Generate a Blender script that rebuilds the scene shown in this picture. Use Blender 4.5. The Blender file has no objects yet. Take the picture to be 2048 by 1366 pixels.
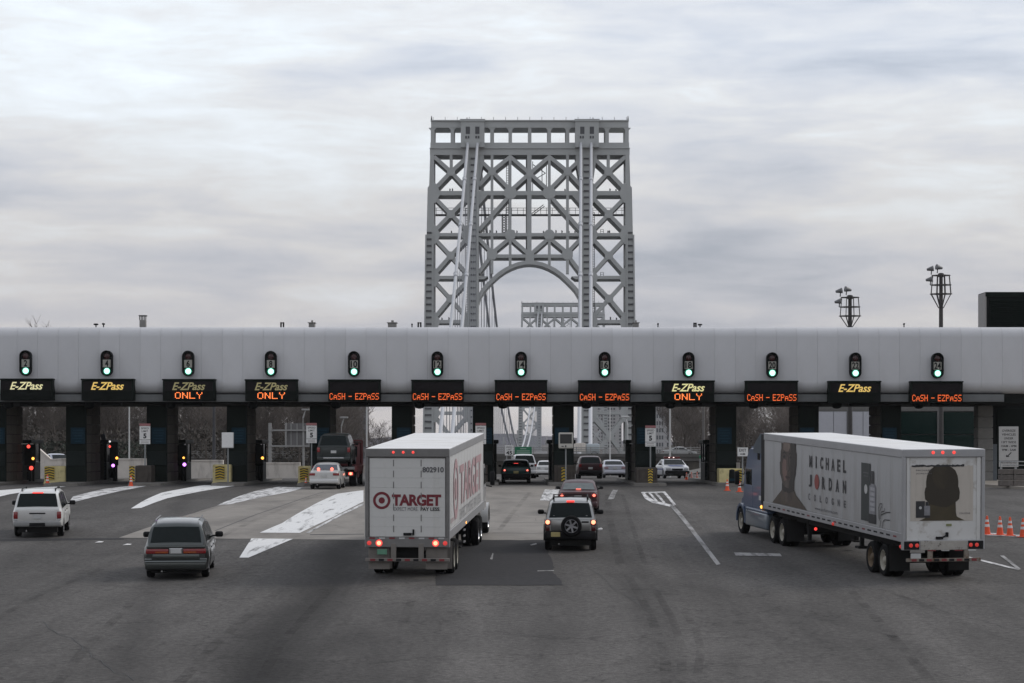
import bpy, bmesh, math, random
from mathutils import Vector, Matrix
R = math.radians
random.seed(7)
SC = bpy.context.scene
COL = SC.collection

# ------------------------------------------------------------------ camera, sky, sun, exposure
F, HOR, CAMZ = 4600.0, 885.0, 6.6           # focal length in pixels of the 2048 px photograph, horizon row, eye height
cd = bpy.data.cameras.new('camera'); cam = bpy.data.objects.new('camera', cd); COL.objects.link(cam)
cam.location = (0, 0, CAMZ); cam.rotation_euler = (R(90), 0, 0)
cd.sensor_width = 36; cd.lens = F/2048*36; cd.shift_y = (HOR-683)/2048
cd.clip_start = 0.5; cd.clip_end = 9000
SC.camera = cam
SC.view_settings.view_transform = 'Standard'
try: SC.view_settings.look = 'None'
except Exception: pass
SC.view_settings.exposure = 0.12; SC.view_settings.gamma = 1.0
SC.view_settings.use_curve_mapping = False
SC.cycles.use_denoising = True
SC.cycles.max_bounces = 6
SC.cycles.volume_bounces = 0

W = bpy.data.worlds.new('World'); SC.world = W; W.use_nodes = True
nt = W.node_tree; N = nt.nodes; LK = nt.links
N.clear()
out = N.new('ShaderNodeOutputWorld'); bg = N.new('ShaderNodeBackground'); bg.inputs[1].default_value = 0.1
LK.new(bg.outputs[0], out.inputs[0])
sky = N.new('ShaderNodeTexSky'); sky.sky_type = 'NISHITA'; sky.sun_disc = False
SUN_EL, SUN_AZ = 38, 62                     # azimuth clockwise from straight ahead (+Y)
sky.sun_elevation = R(SUN_EL); sky.sun_rotation = R(SUN_AZ)
tc = N.new('ShaderNodeTexCoord')
def math_node(op, a=None, b=None, clamp=False):
    n = N.new('ShaderNodeMath'); n.operation = op; n.use_clamp = clamp
    for i, v in enumerate((a, b)):
        if v is None: continue
        if isinstance(v, (int, float)): n.inputs[i].default_value = v
        else: LK.new(v, n.inputs[i])
    return n.outputs[0]
def noise_w(scale, det, rough, dist, mscale, loc=(0,0,0), rot=(0,0,0)):
    mp = N.new('ShaderNodeMapping'); LK.new(tc.outputs['Generated'], mp.inputs[0])
    mp.inputs['Scale'].default_value = mscale; mp.inputs['Location'].default_value = loc; mp.inputs['Rotation'].default_value = rot
    n = N.new('ShaderNodeTexNoise'); n.inputs['Scale'].default_value = scale; n.inputs['Detail'].default_value = det
    n.inputs['Roughness'].default_value = rough; n.inputs['Distortion'].default_value = dist
    LK.new(mp.outputs[0], n.inputs['Vector']); return n.outputs['Fac']
sep = N.new('ShaderNodeSeparateXYZ'); LK.new(tc.outputs['Generated'], sep.inputs[0])
ramp = N.new('ShaderNodeValToRGB'); LK.new(math_node('ADD', math_node('MULTIPLY', sep.outputs['Z'], .5), .5), ramp.inputs[0])
els = ramp.color_ramp.elements
els[0].position = 0.49; els[0].color = (.10,.095,.09,1)
els[1].position = 1.0; els[1].color = (.70,.75,.83,1)
for p, c in ((0,(.63,.615,.62)), (.045,(.615,.618,.645)), (.10,(.71,.725,.745)), (.17,(.87,.93,.985)), (.30,(.80,.83,.88))):
    e = els.new(.5+p/2); e.color = (*c, 1)
# broad banks of cloud, then thin streaks, both flattened towards the horizon
broad = noise_w(1.0, 3, .5, .3, (3.2,3.2,9), (2.2,9.1,3.3), (0,R(-6),0))
mid = noise_w(1.0, 7, .52, .25, (6,6,32), (1.3,4.2,2.1), (0,R(-3),0))
fine = noise_w(1.0, 8, .6, .5, (17,17,84), (7.1,.3,5.5), (0,R(-3),0))
b2 = math_node('MULTIPLY', math_node('SUBTRACT', broad, .5), 1.55)
m2 = math_node('MULTIPLY', math_node('SUBTRACT', mid, .5), 1.7)
f2 = math_node('MULTIPLY', math_node('SUBTRACT', fine, .5), .72)
tot = math_node('ADD', math_node('ADD', b2, m2), f2)
fac = math_node('ADD', math_node('MULTIPLY', tot, .95), .5, True)
cr = N.new('ShaderNodeValToRGB'); LK.new(fac, cr.inputs[0])
ce = cr.color_ramp.elements
ce[0].position = .10; ce[0].color = (.60,.625,.695,1)
ce[1].position = .92; ce[1].color = (1.20,1.22,1.24,1)
for p, c in ((.36,(.82,.82,.865)), (.50,(.925,.905,.92)), (.62,(1.02,.985,.965)), (.74,(1.09,1.085,1.08))):
    e = ce.new(p); e.color = (*c, 1)
mul = N.new('ShaderNodeMix'); mul.data_type = 'RGBA'; mul.blend_type = 'MULTIPLY'; mul.inputs[0].default_value = 1
LK.new(ramp.outputs[0], mul.inputs[6]); LK.new(cr.outputs[0], mul.inputs[7])
sc10 = N.new('ShaderNodeVectorMath'); sc10.operation = 'SCALE'; sc10.inputs[3].default_value = 9.15
LK.new(mul.outputs[2], sc10.inputs[0])
mx = N.new('ShaderNodeMix'); mx.data_type = 'RGBA'; mx.inputs[0].default_value = .93
LK.new(sky.outputs[0], mx.inputs[6]); LK.new(sc10.outputs[0], mx.inputs[7])
LK.new(mx.outputs[2], bg.inputs[0])

sl = bpy.data.lights.new('sun', 'SUN'); sl.energy = 1.3; sl.angle = R(25); sl.color = (1,.95,.88)
so = bpy.data.objects.new('sun', sl); COL.objects.link(so)
sd = Vector((math.sin(R(SUN_AZ))*math.cos(R(SUN_EL)), math.cos(R(SUN_AZ))*math.cos(R(SUN_EL)), math.sin(R(SUN_EL))))
so.rotation_euler = sd.to_track_quat('Z', 'Y').to_euler(); so.location = sd*50

# ------------------------------------------------------------------ geometry of the place
def lerp_tab(tab, x):
    if x <= tab[0][0]: return tab[0][1]
    for (a, b), (c, d) in zip(tab, tab[1:]):
        if x <= c: return b+(d-b)*(x-a)/(c-a)
    return tab[-1][1]
_ZA = [(0,0),(92,0),(100,-.03),(110,-.14),(118,-.28),(125,-.44),(135,-.72),(145,-1.05),(155,-1.4),(165,-1.8),(178,-2.4),(192,-3.05),(230,-4.8),(290,-7.6),(330,-9.4),(420,-14),(640,-27.5)]
KN = [-600,-60,0,40]+[50+2.5*i for i in range(72)]+[250,270,290,310,330,360,420,500,640,690,1630,1700,1900,2300,3000]
_FAR = [(640,-5.1),(690,-62),(1630,-62),(1700,-12),(1900,1),(2300,5),(3000,5)]
def zg0(Y):
    return lerp_tab(_ZA, Y)+.035*Y if Y <= 640 else lerp_tab(_FAR, Y)
_KT = [(k, zg0(k)) for k in KN]
def zg(Y): return lerp_tab(_KT, Y)
def P(px, py, Y):                           # the point at depth Y that the photograph shows at (px, py)
    return Vector(((px-1024)*Y/F, Y, CAMZ+(HOR-py)*Y/F))
def ground_Y(py):
    lo, hi = 30.0, 200.0
    for _ in range(50):
        m = (lo+hi)/2
        if HOR-F*(zg(m)-CAMZ)/m > py: lo = m
        else: hi = m
    return (lo+hi)/2
def G(px, py):
    Y = ground_Y(py); return Vector(((px-1024)*Y/F, Y, zg(Y)))
def slope(Y): return math.atan2(zg(Y+2)-zg(Y-2), 4)

# ------------------------------------------------------------------ materials
MATS = {}
def mat(name, col, rough=.6, metal=0, var=.12, vs=6.0, stretch=(1,1,1), bump=0, coat=0, emit=None, es=0, spec=.5, rnd=0, dirt=None, ds=2.0, dlo=.5, dhi=.7, dst=(1,1,1), world=False):
    if name in MATS: return MATS[name]
    m = bpy.data.materials.new(name); m.use_nodes = True; MATS[name] = m
    t = m.node_tree; n = t.nodes; l = t.links
    b = n['Principled BSDF']
    b.inputs['Roughness'].default_value = rough; b.inputs['Metallic'].default_value = metal
    b.inputs['Specular IOR Level'].default_value = spec
    if coat: b.inputs['Coat Weight'].default_value = coat; b.inputs['Coat Roughness'].default_value = .06
    if emit:
        b.inputs['Emission Color'].default_value = (*emit, 1); b.inputs['Emission Strength'].default_value = es
    tcn = n.new('ShaderNodeTexCoord'); src = tcn.outputs['Object']
    if world: src = n.new('ShaderNodeNewGeometry').outputs['Position']
    mp = n.new('ShaderNodeMapping'); mp.inputs['Scale'].default_value = stretch; l.new(src, mp.inputs[0])
    nz = n.new('ShaderNodeTexNoise'); nz.inputs['Scale'].default_value = vs; nz.inputs['Detail'].default_value = 5; nz.inputs['Roughness'].default_value = .62
    l.new(mp.outputs[0], nz.inputs['Vector'])
    mr = n.new('ShaderNodeMapRange'); mr.inputs[1].default_value = .25; mr.inputs[2].default_value = .75
    mr.inputs[3].default_value = 1-var; mr.inputs[4].default_value = 1+var
    l.new(nz.outputs['Fac'], mr.inputs[0]); fac = mr.outputs[0]
    if rnd:
        oi = n.new('ShaderNodeObjectInfo'); m2 = n.new('ShaderNodeMapRange'); m2.inputs[3].default_value = 1-rnd; m2.inputs[4].default_value = 1+rnd
        l.new(oi.outputs['Random'], m2.inputs[0]); mm = n.new('ShaderNodeMath'); mm.operation = 'MULTIPLY'
        l.new(fac, mm.inputs[0]); l.new(m2.outputs[0], mm.inputs[1]); fac = mm.outputs[0]
    vm = n.new('ShaderNodeVectorMath'); vm.operation = 'SCALE'; vm.inputs[0].default_value = col; l.new(fac, vm.inputs[3])
    colout = vm.outputs[0]
    if dirt:
        mp2 = n.new('ShaderNodeMapping'); mp2.inputs['Scale'].default_value = dst; l.new(src, mp2.inputs[0])
        nd = n.new('ShaderNodeTexNoise'); nd.inputs['Scale'].default_value = ds; nd.inputs['Detail'].default_value = 6; nd.inputs['Roughness'].default_value = .65
        l.new(mp2.outputs[0], nd.inputs['Vector'])
        md = n.new('ShaderNodeMapRange'); md.inputs[1].default_value = dlo; md.inputs[2].default_value = dhi; l.new(nd.outputs['Fac'], md.inputs[0])
        mxx = n.new('ShaderNodeMix'); mxx.data_type = 'RGBA'; l.new(md.outputs[0], mxx.inputs[0]); l.new(colout, mxx.inputs[6]); mxx.inputs[7].default_value = (*dirt, 1)
        colout = mxx.outputs[2]
    l.new(colout, b.inputs['Base Color'])
    if bump:
        bp = n.new('ShaderNodeBump'); bp.inputs['Strength'].default_value = bump; bp.inputs['Distance'].default_value = .01
        l.new(nz.outputs['Fac'], bp.inputs['Height']); l.new(bp.outputs[0], b.inputs['Normal'])
    return m

def asphalt_mat():
    m = mat('asphalt', (.062,.061,.061), .9, var=.0, world=True, spec=.2)
    t = m.node_tree; n = t.nodes; l = t.links; b = n['Principled BSDF']
    pos = n.new('ShaderNodeNewGeometry').outputs['Position']
    def nz(scale, det, st=(1,1,1), loc=(0,0,0), dist=0):
        mp = n.new('ShaderNodeMapping'); mp.inputs['Scale'].default_value = st; mp.inputs['Location'].default_value = loc; l.new(pos, mp.inputs[0])
        x = n.new('ShaderNodeTexNoise'); x.inputs['Scale'].default_value = scale; x.inputs['Detail'].default_value = det; x.inputs['Roughness'].default_value = .6
        x.inputs['Distortion'].default_value = dist; l.new(mp.outputs[0], x.inputs['Vector']); return x.outputs['Fac']
    def mr(v, a, b_, c, d):
        x = n.new('ShaderNodeMapRange'); x.inputs[1].default_value = a; x.inputs[2].default_value = b_; x.inputs[3].default_value = c; x.inputs[4].default_value = d
        l.new(v, x.inputs[0]); return x.outputs[0]
    def op(o, a, b_=None):
        x = n.new('ShaderNodeMath'); x.operation = o
        for i, v in enumerate((a, b_)):
            if v is None: continue
            if isinstance(v, (int, float)): x.inputs[i].default_value = v
            else: l.new(v, x.inputs[i])
        return x.outputs[0]
    grain = mr(nz(7, 8), .3, .7, .62, 1.38)
    speck = mr(nz(30, 3), .3, .7, .66, 1.34)
    blotch = mr(nz(.22, 6, (1,.45,1)), .3, .7, .72, 1.26)
    streak = mr(nz(.55, 4, (1,.06,1), (3,0,0), .6), .35, .72, 1.12, .70)
    cracks = n.new('ShaderNodeTexVoronoi'); cracks.feature = 'DISTANCE_TO_EDGE'; cracks.inputs['Scale'].default_value = .16
    mp = n.new('ShaderNodeMapping'); l.new(pos, mp.inputs[0])
    nv = n.new('ShaderNodeTexNoise'); nv.inputs['Scale'].default_value = .9; nv.inputs['Detail'].default_value = 5; l.new(pos, nv.inputs['Vector'])
    ad = n.new('ShaderNodeVectorMath'); ad.operation = 'ADD'; l.new(mp.outputs[0], ad.inputs[0])
    scv = n.new('ShaderNodeVectorMath'); scv.operation = 'SCALE'; scv.inputs[3].default_value = 3.2; l.new(nv.outputs['Color'], scv.inputs[0]); l.new(scv.outputs[0], ad.inputs[1])
    l.new(ad.outputs[0], cracks.inputs['Vector'])
    cm = mr(cracks.outputs['Distance'], 0, .012, .62, 1.0)
    # tyre and oil tracks worn into the paths that traffic takes
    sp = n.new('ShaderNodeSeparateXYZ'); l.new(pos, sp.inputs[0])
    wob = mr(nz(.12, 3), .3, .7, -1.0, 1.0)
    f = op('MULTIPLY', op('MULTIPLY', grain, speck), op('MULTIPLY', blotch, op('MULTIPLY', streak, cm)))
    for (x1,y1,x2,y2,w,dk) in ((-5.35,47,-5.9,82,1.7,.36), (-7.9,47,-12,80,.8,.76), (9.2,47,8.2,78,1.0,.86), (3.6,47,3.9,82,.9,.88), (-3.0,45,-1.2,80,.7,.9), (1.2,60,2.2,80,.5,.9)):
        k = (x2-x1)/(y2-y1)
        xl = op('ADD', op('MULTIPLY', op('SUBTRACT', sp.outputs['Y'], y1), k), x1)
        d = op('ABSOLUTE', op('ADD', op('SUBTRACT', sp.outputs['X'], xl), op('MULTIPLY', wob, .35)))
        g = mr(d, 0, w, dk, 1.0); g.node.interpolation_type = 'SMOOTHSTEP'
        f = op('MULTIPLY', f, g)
    vm = n.new('ShaderNodeVectorMath'); vm.operation = 'SCALE'; vm.inputs[0].default_value = (.086,.081,.0765); l.new(f, vm.inputs[3])
    l.new(vm.outputs[0], b.inputs['Base Color'])
    bp = n.new('ShaderNodeBump'); bp.inputs['Strength'].default_value = .35; bp.inputs['Distance'].default_value = .02; l.new(grain, bp.inputs['Height']); l.new(bp.outputs[0], b.inputs['Normal'])
    return m

# ------------------------------------------------------------------ mesh builder
class MB:
    def __init__(s): s.bm = bmesh.new(); s.mi = 0
    def vf(s, vs, fs):
        V = [s.bm.verts.new(v) for v in vs]
        for f in fs:
            try:
                q = s.bm.faces.new([V[i] for i in f]); q.material_index = s.mi
            except ValueError: pass
        return V
    def box(s, x0, x1, y0, y1, z0, z1):
        s.vf([(x0,y0,z0),(x1,y0,z0),(x1,y1,z0),(x0,y1,z0),(x0,y0,z1),(x1,y0,z1),(x1,y1,z1),(x0,y1,z1)],
             [(0,3,2,1),(4,5,6,7),(0,1,5,4),(1,2,6,5),(2,3,7,6),(3,0,4,7)]); return s
    def rbox(s, x0, x1, y0, y1, z0, z1, r=.03, seg=2):
        t = bmesh.new(); bmesh.ops.create_cube(t, size=1)
        for v in t.verts: v.co = Vector(((x0+x1)/2+v.co.x*(x1-x0), (y0+y1)/2+v.co.y*(y1-y0), (z0+z1)/2+v.co.z*(z1-z0)))
        r = min(r, .45*min(abs(x1-x0), abs(y1-y0), abs(z1-z0)))
        bmesh.ops.bevel(t, geom=t.edges[:], offset=r, segments=seg, affect='EDGES', profile=.5)
        s.add(t); return s
    def add(s, t, M=None):
        mp = {}
        for v in t.verts: mp[v] = s.bm.verts.new(M @ v.co if M else v.co)
        for f in t.faces:
            try:
                q = s.bm.faces.new([mp[v] for v in f.verts]); q.material_index = s.mi
            except ValueError: pass
        t.free()
    def prism(s, pts, y0, y1):              # polygon of (x, z) points pushed from y0 to y1
        n = len(pts)
        s.vf([(x,y0,z) for x,z in pts]+[(x,y1,z) for x,z in pts],
             [tuple(range(n)), tuple(range(2*n-1,n-1,-1))]+[(i,i+n,(i+1)%n+n,(i+1)%n) for i in range(n)]); return s
    def prism_x(s, pts, x0, x1):            # polygon of (y, z) points pushed from x0 to x1
        n = len(pts)
        s.vf([(x0,y,z) for y,z in pts]+[(x1,y,z) for y,z in pts],
             [tuple(range(n-1,-1,-1)), tuple(range(n,2*n))]+[(i,(i+1)%n,(i+1)%n+n,i+n) for i in range(n)]); return s
    def tube(s, a, b, ra, rb=None, n=8, cap=True):
        rb = ra if rb is None else rb
        a = Vector(a); b = Vector(b); d = (b-a)
        if d.length < 1e-6: return s
        q = d.to_track_quat('Z', 'Y'); vs = []
        for c, r in ((a, ra), (b, rb)):
            for i in range(n):
                t = 2*math.pi*i/n; vs.append(c+q @ Vector((math.cos(t)*r, math.sin(t)*r, 0)))
        fs = [(i,(i+1)%n,(i+1)%n+n,i+n) for i in range(n)]
        if cap: fs += [tuple(range(n-1,-1,-1)), tuple(range(n,2*n))]
        s.vf(vs, fs); return s
    def bar(s, a, b, w, d, up=(0,1,0)):     # rectangular bar, w across, d along `up`
        a = Vector(a); b = Vector(b); u = Vector(up); t = (b-a).normalized(); sd_ = t.cross(u).normalized(); u = sd_.cross(t)
        vs = []
        for c in (a, b):
            for i, j in ((-1,-1),(1,-1),(1,1),(-1,1)): vs.append(c+sd_*w/2*i+u*d/2*j)
        s.vf(vs, [(3,2,1,0),(4,5,6,7),(0,1,5,4),(1,2,6,5),(2,3,7,6),(3,0,4,7)]); return s
    def lathe(s, prof, axis='z', c=(0,0,0), n=20, cap=True):   # prof of (radius, height)
        c = Vector(c); m = len(prof); vs = []
        for r, h in prof:
            for i in range(n):
                t = 2*math.pi*i/n; u, v = math.cos(t)*r, math.sin(t)*r
                vs.append(c+(Vector((u,v,h)) if axis == 'z' else Vector((h,u,v)) if axis == 'x' else Vector((u,h,v))))
        fs = [(k*n+i, k*n+(i+1)%n, (k+1)*n+(i+1)%n, (k+1)*n+i) for k in range(m-1) for i in range(n)]
        if cap: fs += [tuple(range(n-1,-1,-1)), tuple(range((m-1)*n, m*n))]
        s.vf(vs, fs); return s
    def build(s, name, mats, parent=None, smooth=None, origin=None, link=True, recalc=True):
        if recalc: bmesh.ops.recalc_face_normals(s.bm, faces=s.bm.faces[:])
        if origin is not None:
            bmesh.ops.translate(s.bm, verts=s.bm.verts[:], vec=-Vector(origin))
        me = bpy.data.meshes.new(name); s.bm.to_mesh(me); s.bm.free()
        for m in (mats if isinstance(mats, (list, tuple)) else [mats]): me.materials.append(m)
        if smooth:
            for p in me.polygons: p.use_smooth = True
            me.set_sharp_from_angle(angle=R(smooth))
        o = bpy.data.objects.new(name, me)
        if link: COL.objects.link(o)
        if parent is not None: o.parent = parent
        return o
def inst(src, name, parent=None, loc=(0,0,0), rot=None, scale=None):
    o = bpy.data.objects.new(name, src.data if hasattr(src, 'data') else src); COL.objects.link(o)
    if parent is not None: o.parent = parent
    o.location = loc
    if rot: o.rotation_euler = rot
    if scale: o.scale = scale
    return o
def tag(o, label=None, cat=None, group=None, kind=None):
    if label: o['label'] = label
    if cat: o['category'] = cat
    if group: o['group'] = group
    if kind: o['kind'] = kind
    return o
def thing(name, label, cat, loc=(0,0,0), rz=0, group=None):
    o = bpy.data.objects.new(name, None); COL.objects.link(o); o.empty_display_size = .3
    o.location = loc; o.rotation_euler = (0,0,rz)
    return tag(o, label, cat, group)
def struct(o): o['kind'] = 'structure'; return o
def stuff(o): o['kind'] = 'stuff'; return o
def on_road(o, px, py, yaw):                # sit a vehicle on the sloping road, yaw positive to the left
    g = G(px, py); o.location = g
    o.rotation_euler = (Matrix.Rotation(slope(g.y+2), 3, 'X') @ Matrix.Rotation(R(yaw), 3, 'Z')).to_euler(); return g
def copy_tree(o, parent=None):
    c = o.copy(); COL.objects.link(c)
    if parent is not None: c.parent = parent
    for ch in o.children: copy_tree(ch, c)
    return c

_TXT = {}
def text2d(s, bold=0, shear=0, space=1.0):
    k = (s, bold, shear, space)
    if k in _TXT: return _TXT[k]
    cu = bpy.data.curves.new('lettering', 'FONT'); cu.body = s; cu.offset = bold; cu.shear = shear; cu.space_character = space; cu.resolution_u = 3
    o = bpy.data.objects.new('lettering', cu); COL.objects.link(o)
    dg = bpy.context.evaluated_depsgraph_get(); dg.update()
    me = o.evaluated_get(dg).to_mesh()
    vs = [(v.co.x, v.co.y) for v in me.vertices]; fs = [tuple(p.vertices) for p in me.polygons]
    o.evaluated_get(dg).to_mesh_clear(); COL.objects.unlink(o); bpy.data.objects.remove(o); bpy.data.curves.remove(cu)
    x0 = min(v[0] for v in vs); x1 = max(v[0] for v in vs); y0 = min(v[1] for v in vs); y1 = max(v[1] for v in vs)
    r = ([((x-x0)/(x1-x0), (y-y0)/(y1-y0)) for x, y in vs], fs); _TXT[k] = r; return r
def put_text(mb, s, u0, v0, u1, v1, pl, **kw):   # pl maps (u, v) on the surface to a point
    vs, fs = text2d(s, **kw)
    mb.vf([pl(u0+(u1-u0)*a, v0+(v1-v0)*b) for a, b in vs], fs)
FONT57 = {'C':['01110','10001','10000','10000','10000','10001','01110'],'a':['00000','00000','01110','10001','11111','10001','10001'],
 'S':['01111','10000','10000','01110','00001','00001','11110'],'H':['10001','10001','10001','11111','10001','10001','10001'],
 '-':['00000','00000','00000','11111','00000','00000','00000'],'E':['11111','10000','10000','11110','10000','10000','11111'],
 'Z':['11111','00001','00010','00100','01000','10000','11111'],'P':['11110','10001','10001','11110','10000','10000','10000'],
 'O':['01110','10001','10001','10001','10001','10001','01110'],'N':['10001','11001','11001','10101','10011','10011','10001'],
 'L':['10000','10000','10000','10000','10000','10000','11111'],'Y':['10001','10001','01010','00100','00100','00100','00100'],' ':['000']*7}
def put_led(mb, s, u0, v0, u1, v1, y):
    cols = []
    for ch in s:
        g = FONT57[ch]
        for c in range(len(g[0])): cols.append([g[r][c] for r in range(7)])
        cols.append(['0']*7)
    cols = cols[:-1]; du = (u1-u0)/len(cols); dv = (v1-v0)/7
    for i, c in enumerate(cols):
        for r in range(7):
            if c[r] == '1':
                a = u0+i*du; b = v1-(r+1)*dv
                mb.vf([(a+du*.11,y,b+dv*.13),(a+du*.89,y,b+dv*.13),(a+du*.89,y,b+dv*.87),(a+du*.11,y,b+dv*.87)], [(0,1,2,3)])
def disc(mb, c, r, pl, n=24, r0=0):
    if r0 == 0: mb.vf([pl(c[0]+math.cos(2*math.pi*i/n)*r, c[1]+math.sin(2*math.pi*i/n)*r) for i in range(n)], [tuple(range(n))])
    else:
        vs = [pl(c[0]+math.cos(2*math.pi*i/n)*q, c[1]+math.sin(2*math.pi*i/n)*q) for q in (r0, r) for i in range(n)]
        mb.vf(vs, [(i,(i+1)%n,n+(i+1)%n,n+i) for i in range(n)])
# ------------------------------------------------------------------ ground, water, road surface
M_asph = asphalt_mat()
M_land = mat('far_land', (.075,.065,.06), .95, var=.3, vs=.05, world=True)
def sheet(name, y0, y1, x0, x1, m, nx=1):
    ys = [y0]+[k for k in KN if y0 < k < y1]+[y1] if y1 <= 640 else [y0]+[k for k in KN if y0 < k < y1]+[y1]
    mb = MB(); vs = []; fs = []
    for y in ys:
        for i in range(nx+1): vs.append((x0+(x1-x0)*i/nx, y, zg(y)))
    for j in range(len(ys)-1):
        for i in range(nx): a = j*(nx+1)+i; fs.append((a,a+1,a+nx+2,a+nx+1))
    mb.vf(vs, fs); return struct(mb.build(name, m, recalc=False))
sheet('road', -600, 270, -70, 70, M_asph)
M_dirt = mat('bare_ground', (.055,.05,.043), .95, var=.4, vs=.4, world=True)
mb = MB()
for sgn in (-1, 1):
    ys = [k for k in KN if k <= 270]+[270] if 270 not in KN else [k for k in KN if k <= 270]
    vs = []; fs = []
    for y in ys: vs += [(sgn*70, y, zg(y)), (sgn*1500, y, zg(y))]
    for j in range(len(ys)-1): a = 2*j; fs.append((a,a+1,a+3,a+2))
    mb.vf(vs, fs)
struct(mb.build('ground', M_dirt))
mb = MB(); ys = [k for k in KN if k >= 270]; vs = []; fs = []
for y in ys: vs += [(-1500, y, zg(y)), (1500, y, zg(y))]
for j in range(len(ys)-1): a = 2*j; fs.append((a,a+1,a+3,a+2))
mb.vf(vs, fs); struct(mb.build('terrain', M_land))
mb = MB(); mb.vf([(-1499,675,-58),(1499,675,-58),(1499,1660,-58),(-1499,1660,-58)], [(0,1,2,3)])
struct(mb.build('water', mat('river_water', (.03,.036,.042), .35, spec=.25, var=.05, vs=.02, bump=.2)))
# wooded ridge of the far shore
mb = MB(); vs = []; fs = []; nn = 120
for i in range(nn+1):
    x = -1490+2980*i/nn; h = 3.5+5*math.sin(i*.35)*math.sin(i*.11+1)+random.uniform(-1,1.2)
    vs += [(x,2240,4.5), (x,2300,max(6.5,h+7)), (x,2500,5)]
for i in range(nn):
    a = 3*i; fs += [(a,a+3,a+4,a+1),(a+1,a+4,a+5,a+2)]
mb.vf(vs, fs); struct(mb.build('hills', mat('far_woods', (.075,.07,.085), .95, var=.25, vs=.08, world=True)))

def ground_poly(mb, pts, h=.004, world=False):  # a flat patch following the road, outline given in photograph pixels
    ps = [Vector(p) if world else G(*p) for p in pts]
    t = bmesh.new(); t.faces.new([t.verts.new((p.x, p.y, 0)) for p in ps])
    ylo = min(p.y for p in ps); yhi = max(p.y for p in ps)
    for k in KN:
        if ylo < k < yhi: bmesh.ops.bisect_plane(t, geom=t.verts[:]+t.edges[:]+t.faces[:], plane_co=(0,k,0), plane_no=(0,1,0))
    for v in t.verts: v.co.z = zg(v.co.y)+h
    bmesh.ops.recalc_face_normals(t, faces=t.faces[:])
    if t.faces and t.faces[:][0].normal.z < 0: bmesh.ops.reverse_faces(t, faces=t.faces[:])
    mb.add(t)
def rough(pts, amp, n=7):
    q = []
    for (a, b) in zip(pts, pts[1:]+pts[:1]):
        for i in range(n): t = i/n; q.append((a[0]+(b[0]-a[0])*t+random.uniform(-amp,amp)*2.2, a[1]+(b[1]-a[1])*t+random.uniform(-amp,amp)*.5))
    return q
M_conc = mat('old_concrete', (.225,.207,.184), .85, var=.16, vs=1.1, dirt=(.14,.128,.115), ds=.5, dlo=.46, dhi=.72, dst=(1,.35,1), bump=.15, world=True)
M_patch = mat('new_asphalt', (.038,.0375,.039), .9, spec=.15, var=.25, vs=5, bump=.3, world=True)
def paint(name, col, lo, hi, sc=1.6):
    return mat(name, col, .75, var=.10, vs=5, dirt=(.10,.097,.093), ds=sc, dlo=lo, dhi=hi, dst=(1.6,.16,1), world=True)
M_paint = paint('road_paint', (.69,.69,.68), .55, .72)
M_worn = paint('worn_paint', (.62,.615,.61), .46, .66, 2.4)
M_faint = paint('faint_paint', (.30,.295,.29), .44, .62, 2.0)
M_joint = mat('tar_joint', (.03,.03,.03), .7, var=.3)
mb = MB()
ground_poly(mb, rough([(238,1075.5),(330,1044),(430,1013),(520,991),(604,973.5),(900,969.5),(1112,971),(1097,1012),(1088,1081),(700,1079.5),(420,1077)], .5), .004)
struct(mb.build('pavement', M_conc, recalc=False))
mb = MB(); ground_poly(mb, rough([(872,1171),(868,1138),(905,1100),(912,1080.5),(1090,1080.5),(1098,1108),(1108,1136),(1106,1144),(1119,1158),(1126,1171)], .9), .010)
ground_poly(mb, [(0,1079),(90,1077),(240,1076.5),(250,1079),(120,1081),(0,1083)], .006)
struct(mb.build('road_patch', M_patch, recalc=False))
mb = MB()
def gline(mb, pts, w, h=.008):
    for (a, b) in zip(pts, pts[1:]):
        A = G(*a); B = G(*b); d = Vector((B.x-A.x, B.y-A.y, 0)).normalized(); s_ = Vector((-d.y, d.x, 0))*w/2
        ground_poly(mb, [A+s_, A-s_, B-s_, B+s_], h, True)
gline(mb, [(430,1062),(500,1034),(575,1008),(648,984)], .06)
gline(mb, [(620,1069.5),(728,1068.5)], .35)
gline(mb, [(985,1066),(1086,1067)], .12); gline(mb, [(990,1045),(1088,1046)], .05)
gline(mb, [(760,1010),(1090,1011)], .05); gline(mb, [(235,1076.5),(330,1077),(470,1078.5)], .10)
for sx, sy, ex, ey in ((20,1110,420,1180),(1160,1120,1300,1230),(1800,1200,2040,1260),(80,1240,260,1360),(900,1002,1080,1040),(560,1040,720,1058),(1380,1150,1700,1170)):
    pts = []; nn = 16
    for i in range(nn+1):
        t = i/nn; pts.append((sx+(ex-sx)*t+random.uniform(-9,9), sy+(ey-sy)*t+random.uniform(-2.2,2.2)))
    gline(mb, pts, random.uniform(.012,.022))
struct(mb.build('road_joint', M_joint, recalc=False))
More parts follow.
